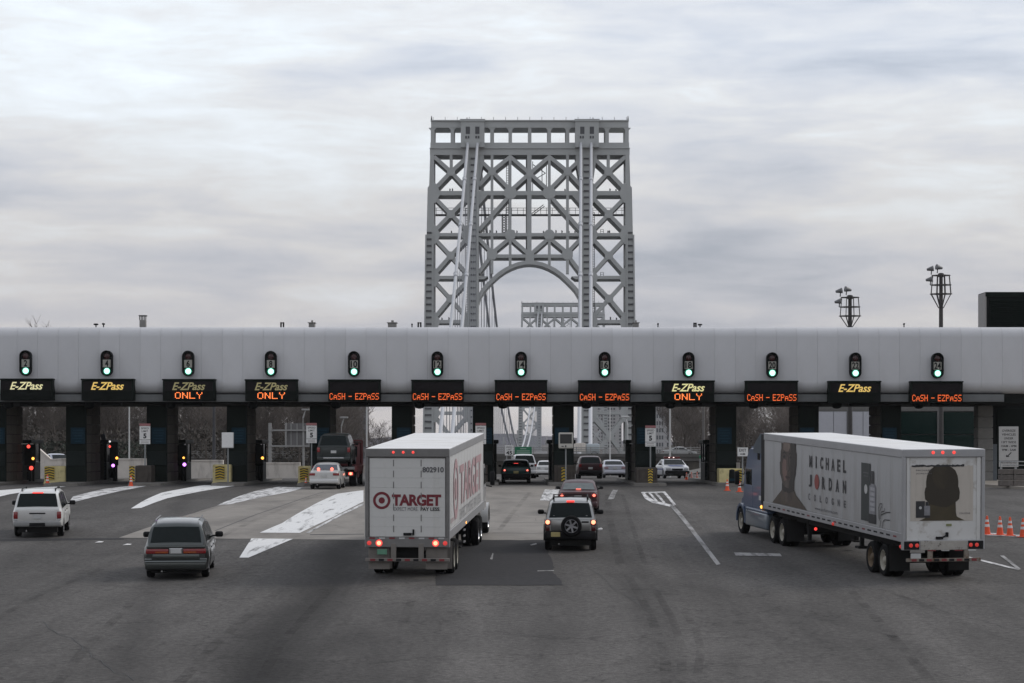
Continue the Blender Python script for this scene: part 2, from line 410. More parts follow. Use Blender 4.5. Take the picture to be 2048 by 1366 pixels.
mark = [
 ('road_marking', M_paint, [(478.7,1116),(497,1116),(586,1078.5),(503,1077.5)]),
 ('road_marking', M_paint, [(519.5,1066),(600,1066.5),(668,1034),(727,1004),(727,981),(675,988),(631,1008),(564,1047)]),
 ('road_marking', M_worn, [(612,1066.5),(618,1066.8),(727,1010.5),(727,1006.5)]),
 ('road_marking', M_worn, [(434,1011.5),(464,1008.5),(493.5,1001.5),(579,984.5),(612,975.5),(556,974.2),(519.5,980.6),(482,991.5)]),
 ('road_marking', M_paint, [(261.6,1017.8),(282,1016.6),(334,997.2),(426.7,979),(470,972.3),(408,970.6),(323,986),(293,999)]),
 ('road_marking', M_worn, [(137,1006),(144.7,1005),(200,992),(293,972.5),(258,972.2),(208,978.5),(146,993.5)]),
 ('road_marking', M_paint, [(-60,1004),(0,993.5),(22,988.5),(133.6,973),(74,975.4),(0,981),(-60,986)]),
 ('road_marking', M_worn, [(1080,1001),(1090,979.5),(1119,979.5),(1113,1003)]),
 ('road_marking', M_worn, [(1282,985),(1287,984),(1297,994),(1312,1003),(1347,1011),(1345,1015),(1304,1006),(1290,998)]),
 ('road_marking', M_worn, [(1284,984.5),(1330,983.5),(1352,1010),(1347,1012),(1326,986),(1285,986.5)]),
 ('road_marking', M_worn, [(1296,986),(1301,986),(1316,1003),(1311,1003)]),
 ('road_marking', M_worn, [(1308,986),(1314,986),(1331,1006),(1326,1006)]),
 ('road_marking', M_faint, [(1339,1012),(1347,1010.5),(1441,1129),(1433,1131)]),
 ('road_marking', M_faint, [(1468,1105.5),(1560,1108),(1564,1113.5),(1471,1112)]),
 ('road_marking', M_worn, [(1900,1108),(1908,1107),(2042,1139),(2036,1141)]),
 ('road_marking', M_faint, [(2000,1112),(2008,1112),(2041,1138),(2036,1140)]),
 ('road_marking', M_worn, [(1962,1065.5),(2080,1072),(2080,1076.5),(1962,1070.5)]),
 ('road_marking', M_faint, [(980,1119),(985,1107),(987,1107.5),(985,1120)]),
 ('road_marking', M_faint, [(1060,1090),(1072,1087),(1074,1089),(1062,1092)]),
 ('road_marking', M_faint, [(1215,1000),(1226,980),(1236,980),(1228,998)]),
 ('road_marking', M_faint, [(1075,1142),(1108,1141.2),(1108,1142.6),(1075,1143.5)]),
]
for nm, m, pts in mark:
    mb = MB(); ground_poly(mb, pts, .016); struct(mb.build(nm, m, recalc=False))

# ------------------------------------------------------------------ toll plaza
YC = 140.0                                   # depth of the canopy front
SIGX = [53,215,377.5,542.5,708.5,875,1042,1209,1376.5,1543.5,1709.5,1873.5]
LANE = [2,4,6,8,10,12,14,16,18,20,22,24]
NUM = dict(zip(LANE, 'two four six eight ten twelve fourteen sixteen eighteen twenty twenty-two twenty-four'.split()))
M_panel = mat('canopy_panel', (.53,.53,.54), .45, metal=.0, var=.04, vs=.8, rnd=.035, dirt=(.47,.465,.46), ds=.35, dlo=.50, dhi=.80, dst=(1,1,.6), spec=.4)
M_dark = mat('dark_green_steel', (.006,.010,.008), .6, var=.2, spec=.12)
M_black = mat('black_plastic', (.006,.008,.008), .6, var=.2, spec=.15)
M_beam = mat('grey_beam', (.15,.155,.155), .7, var=.15, vs=1.5, spec=.2)
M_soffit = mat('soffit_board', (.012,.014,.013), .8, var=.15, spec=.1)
M_stone = mat('grey_stone', (.125,.115,.10), .9, var=.25, vs=3, bump=.3, rnd=.15, spec=.15)
root = thing('toll_canopy', 'long pale grey toll plaza canopy with rounded metal fascia panels', 'canopy', P(1024,653,YC))
O = root.location
zt = P(0,653.5,YC).z; zb_ = P(0,787,YC).z; xr = P(2100,0,YC).x; xl = P(-70,0,YC).x
pw = 41.05*YC/F
prof = [(.9,zt)]
rt = .62
for i in range(9): a = R(90+90*i/8); prof.append((rt+math.cos(a)*rt, zt-rt+math.sin(a)*rt))
rb_ = .70
for i in range(9): a = R(180+90*i/8); prof.append((rb_+math.cos(a)*rb_, zb_+rb_+math.sin(a)*rb_))
prof.append((.95,zb_))
def panel(w):
    mb = MB(); vs = []; fs = []
    for x in (.0035, w-.0035):
        for (y, z) in prof: vs.append((x, y, z))
        for (y, z) in prof: vs.append((x, y+.05 if .3 < y else y+.05, z))
    n = len(prof)
    for i in range(n-1): fs.append((i,i+1,2*n+i+1,2*n+i))
    for i in range(n-1): fs += [(i,n+i,n+i+1,i+1),(2*n+i,2*n+i+1,3*n+i+1,3*n+i)]
    mb.vf(vs, fs); return mb.build('panel', M_panel, smooth=35, link=False)
pm = panel(pw); x = P(34,0,YC).x-3*pw
while x < xr:
    inst(pm, 'panel', root, (x-O.x, YC-O.y, -O.z)); x += pw
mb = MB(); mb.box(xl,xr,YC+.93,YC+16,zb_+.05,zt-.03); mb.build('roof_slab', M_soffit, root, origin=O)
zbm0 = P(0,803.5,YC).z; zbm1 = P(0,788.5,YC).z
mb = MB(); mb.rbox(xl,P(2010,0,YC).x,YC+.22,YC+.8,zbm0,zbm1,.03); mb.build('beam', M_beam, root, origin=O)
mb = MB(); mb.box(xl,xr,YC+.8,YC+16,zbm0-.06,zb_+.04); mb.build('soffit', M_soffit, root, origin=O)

M_led = mat('amber_led', (.3,.06,.01), .5, emit=(1,.155,.035), es=1.2, var=0)
M_led2 = mat('amber_led_bright', (.3,.06,.01), .5, emit=(1,.22,.055), es=1.75, var=0)
EZ = {2:mat('logo_lit_cream', (.7,.66,.4), .5, emit=(1,.92,.5), es=.36, var=0), 4:mat('logo_lit_amber', (.7,.5,.15), .5, emit=(1,.66,.16), es=.40, var=0),
      6:mat('logo_unlit', (.52,.45,.21), .5, var=.1), 18:mat('logo_lit_pale', (.75,.7,.35), .5, emit=(1,.92,.42), es=.36, var=0)}
EZ[8] = EZ[6]; EZ[22] = EZ[4]
M_signface = mat('sign_face', (.010,.008,.009), .5, var=.2, spec=.12)
M_ledface = mat('led_face', (.004,.006,.005), .5, var=.2, spec=.1)
desc = {2:'cream E-ZPass logo and blank lower row', 4:'amber E-ZPass logo and blank lower row', 6:'dull E-ZPass logo above amber ONLY', 8:'dull E-ZPass logo above amber ONLY',
        18:'pale lit E-ZPass logo above amber ONLY', 22:'amber E-ZPass logo and blank lower row'}
KY = YC/F
for px, ln in zip(SIGX, LANE):
    cx = P(px,0,YC).x
    dy = (742.5-742 + (px-1000)*.0028)*KY       # the row of lights leans down very slightly to the right
    c = P(px,781.5,YC-.55); c.z -= dy
    what = desc.get(ln, 'amber CASH - EZPASS dots')
    r = thing('lane_sign', 'black lane sign with %s under the signal numbered %s' % (what, NUM[ln]), 'sign', c, group='lane signs along the toll canopy')
    hw = 52*KY; hh = 21.3*KY
    mb = MB(); mb.rbox(-hw,hw,0,.85,-hh,hh,.03); mb.rbox(-hw-.03,hw+.03,-.10,.85,hh-.06,hh+.03,.02); mb.build('housing', M_dark, r)
    mb = MB(); mb.box(-hw+.12,hw-.12,-.025,.0,-.02,hh-.13); mb.build('logo_panel', M_signface, r)
    mb = MB(); mb.box(-hw+.05,hw-.05,-.03,.0,-hh+.06,-.07); mb.build('led_panel', M_ledface, r)
    if ln in EZ:
        mb = MB(); k = KY
        put_text(mb, 'E-ZPass', -33*k, 0, 33*k, 15.5*k, lambda u,v: (u,-.032,v), bold=.018, shear=.34, space=.97)
        mb.build('logo', EZ[ln], r)
    if ln in (6,8,18):
        mb = MB(); put_led(mb, 'ONLY', -27.5*KY, -hh+.13, 27.5*KY, -hh+.13+13*KY, -.036); stuff(mb.build('led_text', M_led2, r))
    elif ln in (10,12,14,16,20,24):
        mb = MB(); put_led(mb, 'CaSH - EZPaSS', -49*KY, -hh+.10, 49*KY, -hh+.10+13*KY, -.036); stuff(mb.build('led_text', M_led, r))
    # the lane signal above it
    c = P(px,728.5,YC); c.z -= dy
    r = thing('lane_signal', 'oval black lane signal numbered %s with its green light lit' % NUM[ln], 'traffic light', c, group='lane signals along the canopy')
    hw = 11.6*KY; hl = 25.5*KY; st = []
    for i in range(17): a = R(180*i/16); st.append((math.cos(a)*hw, hl-hw+math.sin(a)*hw))
    for i in range(17): a = R(180+180*i/16); st.append((math.cos(a)*hw, -hl+hw+math.sin(a)*hw))
    mb = MB(); mb.prism(st, -.26, 0); mb.build('housing', M_black, r, smooth=40)
    mb = MB(); n = len(st)                    # raised rim
    vs = [(x,y,z) for y in (-.42,-.26) for x, z in st]+[(x*.9,y,z*.955) for y in (-.42,-.26) for x, z in st]
    mb.vf(vs, [(i,(i+1)%n,(i+1)%n+n,i+n) for i in range(n)]+[(2*n+i,3*n+i,3*n+(i+1)%n,2*n+(i+1)%n) for i in range(n)]+[(i,2*n+i,2*n+(i+1)%n,(i+1)%n) for i in range(n)])
    mb.build('hood', M_black, r, smooth=40)
    mb = MB(); mb.lathe([(.20,-.29),(.24,-.27),(.24,-.24)], 'y', (0,0,-15.5*KY), 20); mb.build('green_lens_ring', mat('green_ring_glow', (.01,.10,.06), .4, emit=(.0,.5,.25), es=.12, var=0), r)  # lamp's glow on its surround, put in as green colour and faint emission
    mb = MB(); mb.lathe([(.05,-.315),(.13,-.31),(.175,-.295),(.18,-.28)], 'y', (.01,0,-15.5*KY), 20); mb.build('green_light', mat('green_lamp_lit', (.2,.8,.6), .3, emit=(.42,1,.78), es=1.9, var=0), r, smooth=50)
    mb = MB(); mb.lathe([(.05,-.30),(.13,-.295),(.18,-.27)], 'y', (0,0,14*KY), 18); mb.build('red_light', mat('red_lamp_off', (.035,.006,.006), .25, var=0), r, smooth=50)
    mb = MB(); mb.rbox(-8*KY,8*KY,-.285,-.25,-8.2*KY,7.2*KY,.01); npl = mb.build('number_plate', mat('plate_beige', (.34,.33,.29), .6, var=.1), r)
    mb = MB(); s_ = str(ln); wd = 3.4 if len(s_) == 1 else 6.6
    put_text(mb, s_, -wd*KY, -7.0*KY, wd*KY, 6.2*KY, lambda u,v: (u,-.290,v), bold=.03); mb.build('numeral', M_black, npl)
    # toll reader hanging under the soffit
    c = P(px-36,812,YC+1.0)
    if True:
        r = thing('toll_reader', 'dark toll reader unit under the canopy at lane %s' % NUM[ln], 'camera', c, group='toll readers under the canopy')
        mb = MB(); mb.lathe([(.05,-.17),(.22,-.13),(.31,-.03),(.32,.22)], 'z', (.0,0,.0), 16); mb.build('dome', M_black, r, smooth=50)
        mb = MB(); mb.rbox(.75,1.95,-.2,.4,.02,.28,.03); mb.build('antenna', M_black, r)

# small things along the canopy roof
M_vent = mat('vent_metal', (.26,.25,.235), .7, var=.15)
def roof_item(kind, px, py, w, lab, cat, Y=YC+2.5):
    b = P(px,655,Y); k = Y/F; h = (654-py)*k*.88; w *= k*.88
    r = thing(kind, lab, cat, b)
    if kind == 'roof_chimney':
        mb = MB(); mb.rbox(-w/2,w/2,0,w,0,h*.62,.02); mb.build('shaft', M_vent, r)
        mb = MB()
        for i in range(5): mb.bar((-w/2+w*i/4,.1,h*.62),(-w/2+w*i/4,.1,h),.05,.05)
        mb.box(-w/2-.05,w/2+.05,.0,w,h-.06,h); mb.build('cowl', M_black, r)
    elif kind == 'roof_vent':
        mb = MB(); mb.rbox(-w/2,w/2,0,.8,0,h*.62,.03); mb.build('vent_box', M_vent, r)
        mb = MB(); mb.rbox(-w/2-.06,w/2+.06,-.06,.86,h*.62,h*.70,.02); mb.rbox(-w*.12,w*.18,.2,.5,h*.7,h,.02); mb.build('cap', M_vent, r)
    elif kind == 'vent_pipe':
        for s_ in (-1,1):
            mb = MB(); mb.tube((s_*w*.36,0,0),(s_*w*.36,0,h),.05,n=8); mb.build('pipe', M_black, r)
        mb = MB(); mb.bar((-w*.5,0,h*.86),(w*.5,0,h*.86),.06,.06); mb.build('crossbar', M_black, r)
    elif kind == 'roof_camera':
        mb = MB(); mb.tube((0,0,0),(0,0,h*.7),.035,n=8); mb.build('pole', M_black, r)
        mb = MB(); mb.rbox(-w/2,w/2,-.15,.15,h*.6,h,.05); mb.build('camera_head', M_black, r)
    return r
roof_item('roof_chimney', 285, 626, 14, 'tan chimney with black cowl on the canopy roof, left half', 'chimney')
roof_item('roof_vent', 623, 637, 13, 'small pale vent box on the canopy roof above the signal numbered eight', 'vent')
roof_item('roof_vent', 784, 637, 19, 'wide pale vent box on the canopy roof left of the bridge tower', 'vent')
roof_item('roof_vent', 1272, 637, 13, 'small vent box on the canopy roof at the tower\'s right foot', 'vent')
roof_item('vent_pipe', 564.5, 642, 8, 'pair of thin vent pipes on the canopy roof left of a small pale vent box', 'pipe')
roof_item('vent_pipe', 839, 642, 8, 'pair of thin vent pipes on the canopy roof beside the tower\'s left leg', 'pipe')
roof_item('vent_pipe', 1390, 643, 6, 'pair of thin vent pipes on the canopy roof right of the bridge tower', 'pipe')
roof_item('roof_camera', 824, 645, 4, 'tiny dark roof sensor left of the tower\'s left leg', 'sensor')
roof_item('roof_camera', 1316, 644, 4, 'tiny dark roof sensor right of the tower', 'sensor')
roof_item('roof_camera', 1400, 646, 10, 'low dark floodlight on the canopy roof right of the bridge tower', 'sensor')
roof_item('roof_camera', 1808, 644, 4, 'tiny dark roof sensor left of the taller light mast', 'sensor')
roof_item('roof_camera', 192, 645, 10, 'low dark floodlight on the canopy roof left of the tan chimney', 'sensor')
roof_item('roof_camera', 207, 644, 6, 'small dark roof camera on the canopy beside a low floodlight', 'sensor')

# louvred plant housing on the canopy roof at the right edge
Yl = YC+5; a = P(1971,584,Yl); b = P(2130,656,Yl)
r = thing('plant_housing', 'big dark louvred plant housing on the canopy roof at the far right', 'housing', (a.x, Yl, b.z))
hz = a.z-b.z; wx = b.x-a.x
mb = MB(); mb.box(0,wx,.12,2.2,0,hz); mb.build('casing', M_black, r)
mb = MB(); mb.box(-.02,.0,.1,2.2,0,hz-.05); mb.box(-.02,.06,.0,.12,0,hz); mb.build('side_panel', mat('plant_side', (.30,.285,.275), .6, var=.1), r)
mb = MB(); mb.box(0,wx,-.03,.1,hz-.28,hz); mb.build('top_trim', M_dark, r)
sm = MB(); sm.prism_x([(0,0),(.10,.10),(.10,.13),(0,.03)], .3, wx); sl_ = sm.build('louvre_slat', M_dark, link=False)
for i in range(int((hz-.45)/.13)): inst(sl_, 'louvre_slat', r, (0,0,.1+i*.13))
# islands, columns, booths
M_isl = mat('island_concrete', (.16,.15,.135), .85, var=.2, vs=2, world=True)
M_yel = mat('faded_yellow_paint', (.60,.515,.26), .75, var=.15, vs=2, dirt=(.16,.13,.07), ds=1.6, dlo=.52, dhi=.75)
M_brown = mat('weathered_brown', (.060,.050,.042), .85, var=.3, vs=3, dirt=(.028,.022,.02), ds=2, dlo=.5, dhi=.7, dst=(3,3,.5))
M_chev = mat('chevron_yellow', (.52,.36,.03), .6, var=.1)
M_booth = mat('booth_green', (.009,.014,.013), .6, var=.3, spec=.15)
M_glass = mat('booth_glass', (.012,.016,.018), .08, var=.1)
M_stone2 = mat('end_stone', (.21,.205,.195), .85, var=.15, vs=3, bump=.3, rnd=.10)
M_metal = mat('galvanised', (.30,.31,.31), .5, metal=.3, var=.12)
M_white = mat('sign_white', (.70,.69,.67), .55, var=.06)
M_black2 = mat('sign_black', (.02,.02,.02), .6, var=.1)
M_blue = mat('sign_blue', (.006,.025,.040), .6, var=.2, spec=.15)
M_bluetx = mat('sign_blue_print', (.018,.05,.075), .6, var=.3, vs=14, spec=.1)
M_cream = mat('cream_concrete', (.66,.61,.55), .85, var=.1, vs=1.5, dirt=(.30,.27,.23), ds=.8, dlo=.5, dhi=.75, dst=(2,2,.5), world=True)
def cone(px, py, lab, hpx=37, group='orange traffic cones'):
    g = G(px, py); k = g.y/F
    r = thing('traffic_cone', lab, 'traffic cone', g, random.uniform(0,1), group)
    h = min(.92, hpx*k); s_ = h/.72
    mo = mat('cone_orange', (.72,.085,.02), .5, var=.08); mw = mat('cone_band', (.62,.61,.60), .4, var=.08)
    mb = MB(); mb.rbox(-.18*s_,.18*s_,-.18*s_,.18*s_,0,.035,.012); mb.build('base', mo, r)
    mb = MB(); mb.lathe([(.135*s_,.03),(.035*s_,h-.01),(.02*s_,h)], 'z', (0,0,0), 16); mb.build('cone_body', mo, r, smooth=40)
    def rad(z): return .135*s_+(.035-.135)*s_*(z-.03)/(h-.04)+.004
    for z0, z1 in ((.42,.56),(.68,.80)):
        mb = MB(); mb.lathe([(rad(z0*h),z0*h),(rad(z1*h),z1*h)], 'z', (0,0,0), 16); mb.build('reflective_band', mw, r, smooth=40)
    return r
def chevron(parent, x0, x1, z0, z1, y, tip=0):
    mb = MB(); mb.box(x0,x1,y-.02,y,z0,z1); p = mb.build('chevron_panel', M_chev, parent)
    mb = MB(); n = 5; h = (z1-z0)/n; xm = (x0+x1)/2; w = (x1-x0)/2
    for i in range(n):
        zc = z0+h*i; t = h*.48
        mb.vf([(x0,y-.024,zc+.02),(xm,y-.024,min(z1,zc+h*.62)),(x1,y-.024,zc+.02),(x1,y-.024,zc+.02+t),(xm,y-.024,min(z1,zc+h*.62+t)),(x0,y-.024,zc+.02+t)], [(0,1,4,5),(1,2,3,4)])
    mb.build('chevron_stripe', M_black2, p)
ISL = [(a+b)/2 for a, b in zip(SIGX, SIGX[1:])]
ISL = [ISL[0]-163]+ISL+[ISL[-1]+164]
names = ['left of the signal numbered two']+['between the signals numbered %s and %s' % (NUM[a], NUM[b]) for a, b in zip(LANE, LANE[1:])]+['right of the signal numbered twenty-four']
zs = P(0,808,YC+1).z
_colblk = {}
COLX = [-8,152.5,314,474,640,804,966,1127,1291,1452,1617,1782,1960]
for i, px in enumerate(ISL):
    x = P(COLX[i], 0, 142).x
    if i == 12: break
    y0 = 136.5; y1 = 160
    # raised island
    mb = MB(); ys = [y0, y0+.6]+[k for k in KN if y0+.6 < k < y1]+[y1]; vs = []; fs = []
    for j, y in enumerate(ys):
        w = .45 if j == 0 else .95
        z = zg(y); vs += [(x-w-.05,y,z-.05),(x-w,y,z+.16),(x+w,y,z+.16),(x+w+.05,y,z-.05)]
    for j in range(len(ys)-1):
        a = 4*j; fs += [(a+1,a,a+4,a+5),(a+2,a+1,a+5,a+6),(a+3,a+2,a+6,a+7)]
    fs.append((0,1,2,3)); mb.vf(vs, fs)
    struct(mb.build('kerb', M_isl))
    # stone clad column holding the canopy
    zc = zg(143.5)+.15; hcol = zs-zc-.08
    r = thing('canopy_column', 'dark clad stone canopy column %s' % names[i], 'column', (x,142,zc), group='columns of the toll canopy')
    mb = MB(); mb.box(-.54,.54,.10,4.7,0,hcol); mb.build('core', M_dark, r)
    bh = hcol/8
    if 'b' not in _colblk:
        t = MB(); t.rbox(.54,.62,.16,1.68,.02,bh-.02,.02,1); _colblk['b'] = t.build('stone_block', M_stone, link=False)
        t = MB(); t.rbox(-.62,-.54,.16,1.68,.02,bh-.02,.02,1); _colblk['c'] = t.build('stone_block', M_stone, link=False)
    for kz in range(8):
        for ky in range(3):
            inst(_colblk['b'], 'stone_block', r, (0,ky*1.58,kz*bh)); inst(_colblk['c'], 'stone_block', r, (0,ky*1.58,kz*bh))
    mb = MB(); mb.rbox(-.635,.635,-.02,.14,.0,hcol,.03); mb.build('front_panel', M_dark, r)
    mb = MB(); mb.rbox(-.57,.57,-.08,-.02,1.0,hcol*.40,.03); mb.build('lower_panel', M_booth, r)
    # blue notice fixed to the column
    q = thing('blue_notice', 'dim blue notice board on the canopy column %s' % names[i], 'sign', (x+(.12 if i < 7 else -.1),141.97,zg(142)+3.0), group='blue notices on the columns')
    mb = MB(); mb.rbox(-.44,.44,-.09,-.01,-.5,.5,.01); mb.build('board', M_blue, q)
    mb = MB()
    for kk in range(5):
        zz = .34-.17*kk; wv = (.30,.34,.26,.33,.20)[kk]
        mb.box(-wv,wv,-.096,-.088,zz-.022,zz+.022)
    stuff(mb.build('print', M_bluetx, q))
    # booth
    zb0 = zg(150)+.15
    r = thing('toll_booth', 'dark green toll booth %s' % names[i], 'booth', (x,148.2,zb0), group='toll booths under the canopy')
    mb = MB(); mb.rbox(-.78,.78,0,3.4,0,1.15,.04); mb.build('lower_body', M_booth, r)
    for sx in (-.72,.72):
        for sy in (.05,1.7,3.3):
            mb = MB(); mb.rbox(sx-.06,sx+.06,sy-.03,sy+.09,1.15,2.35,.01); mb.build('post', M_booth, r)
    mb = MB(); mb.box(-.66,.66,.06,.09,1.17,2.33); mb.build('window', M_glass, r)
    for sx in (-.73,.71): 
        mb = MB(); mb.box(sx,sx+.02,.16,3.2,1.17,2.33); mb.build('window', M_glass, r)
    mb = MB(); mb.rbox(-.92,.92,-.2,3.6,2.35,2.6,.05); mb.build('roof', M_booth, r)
    for kk in range(5):
        mb = MB(); mb.rbox(-.7,.7,-.05,0,.12+.2*kk,.26+.2*kk,.015,1); mb.build('slat', mat('slat_blue_grey', (.022,.032,.040), .6, var=.2, spec=.15), r)
    for sx in (-.5,.5):
        mb = MB(); mb.rbox(sx-.14,sx+.14,-.09,-.05,0,2.2,.02); mb.build('door_post', mat('post_grey', (.05,.05,.045), .7, var=.3, spec=.15), r)

def crash_block(px0, px1, pyt, pyb, m, lab, chev=None, cat='barrier', side=1.5):
    a = G((px0+px1)/2, pyb); k = a.y/F; w = (px1-px0)*k/2; h = (pyb-pyt)*k
    r = thing('crash_block', lab, cat, a, group='crash blocks in front of the toll islands')
    mb = MB(); mb.rbox(-w,w,0,side,-.05,h,.07,2); mb.rbox(-w-.03,w+.03,-.03,side+.02,-.06,.14,.03); mb.build('block', m, r)
    if chev:
        c0, c1, t, b_ = chev; x0 = (c0-(px0+px1)/2)*k; x1 = (c1-(px0+px1)/2)*k
        chevron(r, x0, x1, (pyb-b_)*k, (pyb-t)*k, -.045)
    return r
crash_block(88,132,932,968.5,M_yel,'faded yellow crash block in front of the toll island beside the white SUV',(90,109,934,959))
crash_block(270,303,931,970,M_brown,'weathered brown crash block below the leftmost SPEED LIMIT 5 sign',None)
crash_block(425,462,929,969,M_yel,'faded yellow crash block under a blank white cabinet',(431,449,932,958))
crash_block(596,640,932,969,M_yel,'faded yellow crash block left of the silver sedan',(600,616,936,960))
crash_block(760,800,930,969,M_brown,'brown crash block hidden behind the white box truck',None)
crash_block(930,975,930,969,M_brown,'brown crash block beside the cab of the white box truck',None)
crash_block(1108,1150,930,969,M_brown,'brown crash block with narrow chevron left of the dark red minivan',(1123,1133.5,935,966))
crash_block(1272,1315,935,971,M_brown,'brown crash block with narrow chevron below a centre SPEED LIMIT 5 sign',(1296,1305.5,938,966))
crash_block(1438,1488,937,970,M_yel,'faded yellow crash block beside the blue truck cab',(1470,1486,940,966))
# narrow chevron board standing at the brown block's left edge
g = G(264,970); r = thing('chevron_post', 'narrow yellow chevron board left of the brown crash block', 'sign', g)
k = g.y/F; chevron(r, -5.5*k, 5.5*k, .25, 38*k, 0); mb = MB(); mb.box(-.05,.05,.01,.06,0,36*k); mb.build('post', M_metal, r)
# cream ends and barrier wall beyond the booths
def wall_px(pts, Y, thick, m, name, lab, cat):      # (px, py top) along depth Y, standing on the road
    r = thing(name, lab, cat, P((pts[0][0]+pts[-1][0])/2, 0, Y)*1.0)
    r.location.z = zg(Y)
    mb = MB(); xs = [P(p[0],0,Y).x-r.location.x for p in pts]; zs_ = [P(0,p[1],Y).z-r.location.z for p in pts]
    mb.prism([(xs[0],-.3)]+[(xs[-1],-.3)]+[(x_,z_) for x_, z_ in zip(reversed(xs), reversed(zs_))], 0, thick)
    mb.build('wall_body', m, r)
    mb = MB()
    for (xa,za),(xb,zb2) in zip(zip(xs,zs_), list(zip(xs,zs_))[1:]): mb.bar((xa,thick/2,za+.03),(xb,thick/2,zb2+.03),.10,thick+.1,(0,1,0))
    mb.build('coping', m, r); return r
wall_px([(34,888),(66,889),(101,920),(148,917.5),(152,925)], 178, .5, M_cream, 'barrier_wall', 'cream concrete wall with sloping top seen through the leftmost lane', 'wall')
for p0, p1, pt, lab in ((205,318,919,'cream concrete barrier behind the lane numbered 4'),(340,446,922,'cream concrete barrier behind the lane numbered 6'),(505,600,927,'cream concrete barrier behind the lane numbered 8')):
    wall_px([(p0,pt),((p0+p1)/2,pt),(p1,pt)], 180, .5, M_cream, 'barrier_wall', lab, 'wall')
wall_px([(1287,923),(1311,923)], 150, .6, M_cream, 'concrete_stub', 'small cream concrete block behind the centre SPEED LIMIT 5 post', 'block')
wall_px([(1454,928),(1480,928)], 143.5, .6, M_cream, 'concrete_stub', 'cream concrete block on top of the yellow crash block by the truck cab', 'block')
g = thing('road_barrel', 'dark barrel in front of the yellow crash block by the truck cab', 'barrel', G(1464,972))
mb = MB(); mb.lathe([(.17,0),(.19,.1),(.18,.55),(.19,.6),(.16,.95),(.05,1.0)], 'z', (0,0,0), 16); mb.build('barrel_body', M_black, g, smooth=50)
mb = MB(); mb.lathe([(.187,.3),(.187,.45)], 'z', (0,0,0), 16); mb.build('band', M_blue, g, smooth=50)

# signs on poles
def pole_sign(px0, px1, pt, pb, pybase, Y, lab, cat, kind='speed_sign', pole=True):
    k = Y/F; c = P((px0+px1)/2, 0, Y); zbase = zg(Y)+.14
    r = thing(kind, lab, cat, (c.x, Y, zbase)); w = (px1-px0)*k/2
    z1 = P(0,pt,Y).z-zbase; z0 = P(0,pb,Y).z-zbase
    if pole:
        mb = MB(); mb.tube((0,.08,0),(0,.08,z1-.05),.045,n=10); mb.build('pole', M_metal, r)
    return r, w, z0, z1
fr = lambda y: (lambda u,v: (u,y,v))
for px0, px1, pt, pb, where in ((279,300.5,847,888,'left of the brown crash block'),(612.5,633.5,846,886,'left of the truck carrying a dark SUV'),(951,972,846,888,'behind the white box truck\'s front corner'),(1290.5,1311.5,851,893,'above the centre brown crash block')):
    r, w, z0, z1 = pole_sign(px0, px1, pt, pb, 945, 140.5, 'white SPEED LIMIT 5 sign on a pole %s' % where, 'sign'); r['group'] = 'speed limit signs at the toll islands'
    h = z1-z0
    mb = MB(); mb.box(-w,w,0,.03,z0+h*.22,z1-h*.13); pl_ = mb.build('plate', M_white, r)
    mb = MB(); put_text(mb, 'SPEED', -w*.72,z0+h*.72,w*.72,z0+h*.81,fr(-.004),bold=.01); put_text(mb,'LIMIT',-w*.6,z0+h*.58,w*.6,z0+h*.67,fr(-.004),bold=.01)
    put_text(mb,'5',-w*.30,z0+h*.27,w*.30,z0+h*.52,fr(-.004),bold=.05)
    mb.build('lettering', M_black2, pl_)
    mb = MB(); mb.box(-w,w,0,.03,z1-h*.115,z1); mb.build('header_plate', mat('sign_red_print', (.34,.14,.14), .6, var=.3, vs=20), r)
    mb = MB(); mb.box(-w,w,0,.03,z0,z0+h*.20); lp = mb.build('lower_plate', M_white, r)
    mb = MB(); 
    for q in range(2): mb.box(-w*.7,w*.7,-.004,0,z0+h*(.05+.08*q),z0+h*(.075+.08*q))
    stuff(mb.build('print', mat('sign_grey_print', (.28,.25,.24), .6), lp))
r, w, z0, z1 = pole_sign(444,467.5,865,896,950,139.8,'blank white cabinet on a post above the yellow crash block','cabinet','white_cabinet')
mb = MB(); mb.rbox(-w,w,-.18,.06,z0,z1,.03); mb.build('cabinet_box', M_white, r)
mb = MB(); mb.rbox(-w+.03,w-.03,-.20,-.18,z0+.03,z1-.03,.01); mb.build('door', M_white, r)
r, w, z0, z1 = pole_sign(1117,1146.5,865,897,930,140,'white framed signal box with dark window on a post','signal','lane_display')
mb = MB(); mb.rbox(-w,w,-.12,.05,z0,z1,.07,3); mb.build('frame', mat('cabinet_cream', (.50,.48,.43), .6, var=.08), r)
mb = MB(); mb.rbox(-w+.09,w-.09,-.135,-.115,z0+.30,z1-.1,.05,3); mb.build('screen', M_glass, r)
mb = MB(); mb.box(-.05,.03,-.128,-.121,z0+.08,z0+.2); mb.box(-w*.6,-w*.3,-.128,-.121,z0+.1,z0+.16); mb.build('print', M_black2, r)
for k_, (qx, qt) in enumerate(((1110.5,850),(1116,849))):
    r = thing('white_post', 'tall thin white post %s the white framed signal box' % ('farther left of' if k_ == 0 else 'just left of'), 'post', (P(qx,0,145).x,145,zg(145)))
    mb = MB(); mb.tube((0,0,0),(0,0,P(0,qt,145).z-zg(145)),.07,n=10); mb.build('post', M_white, r, smooth=40)
r, w, z0, z1 = pole_sign(1475,1496,895,912.5,950,139.6,'white EXIT sign with arrow left of the blue truck cab','sign','exit_sign')
mb = MB(); mb.box(-w,w,0,.03,z0,z1); pl_ = mb.build('plate', M_white, r)
mb = MB(); put_text(mb,'EXIT',-w*.68,z0+(z1-z0)*.52,w*.68,z0+(z1-z0)*.85,fr(-.004),bold=.02)
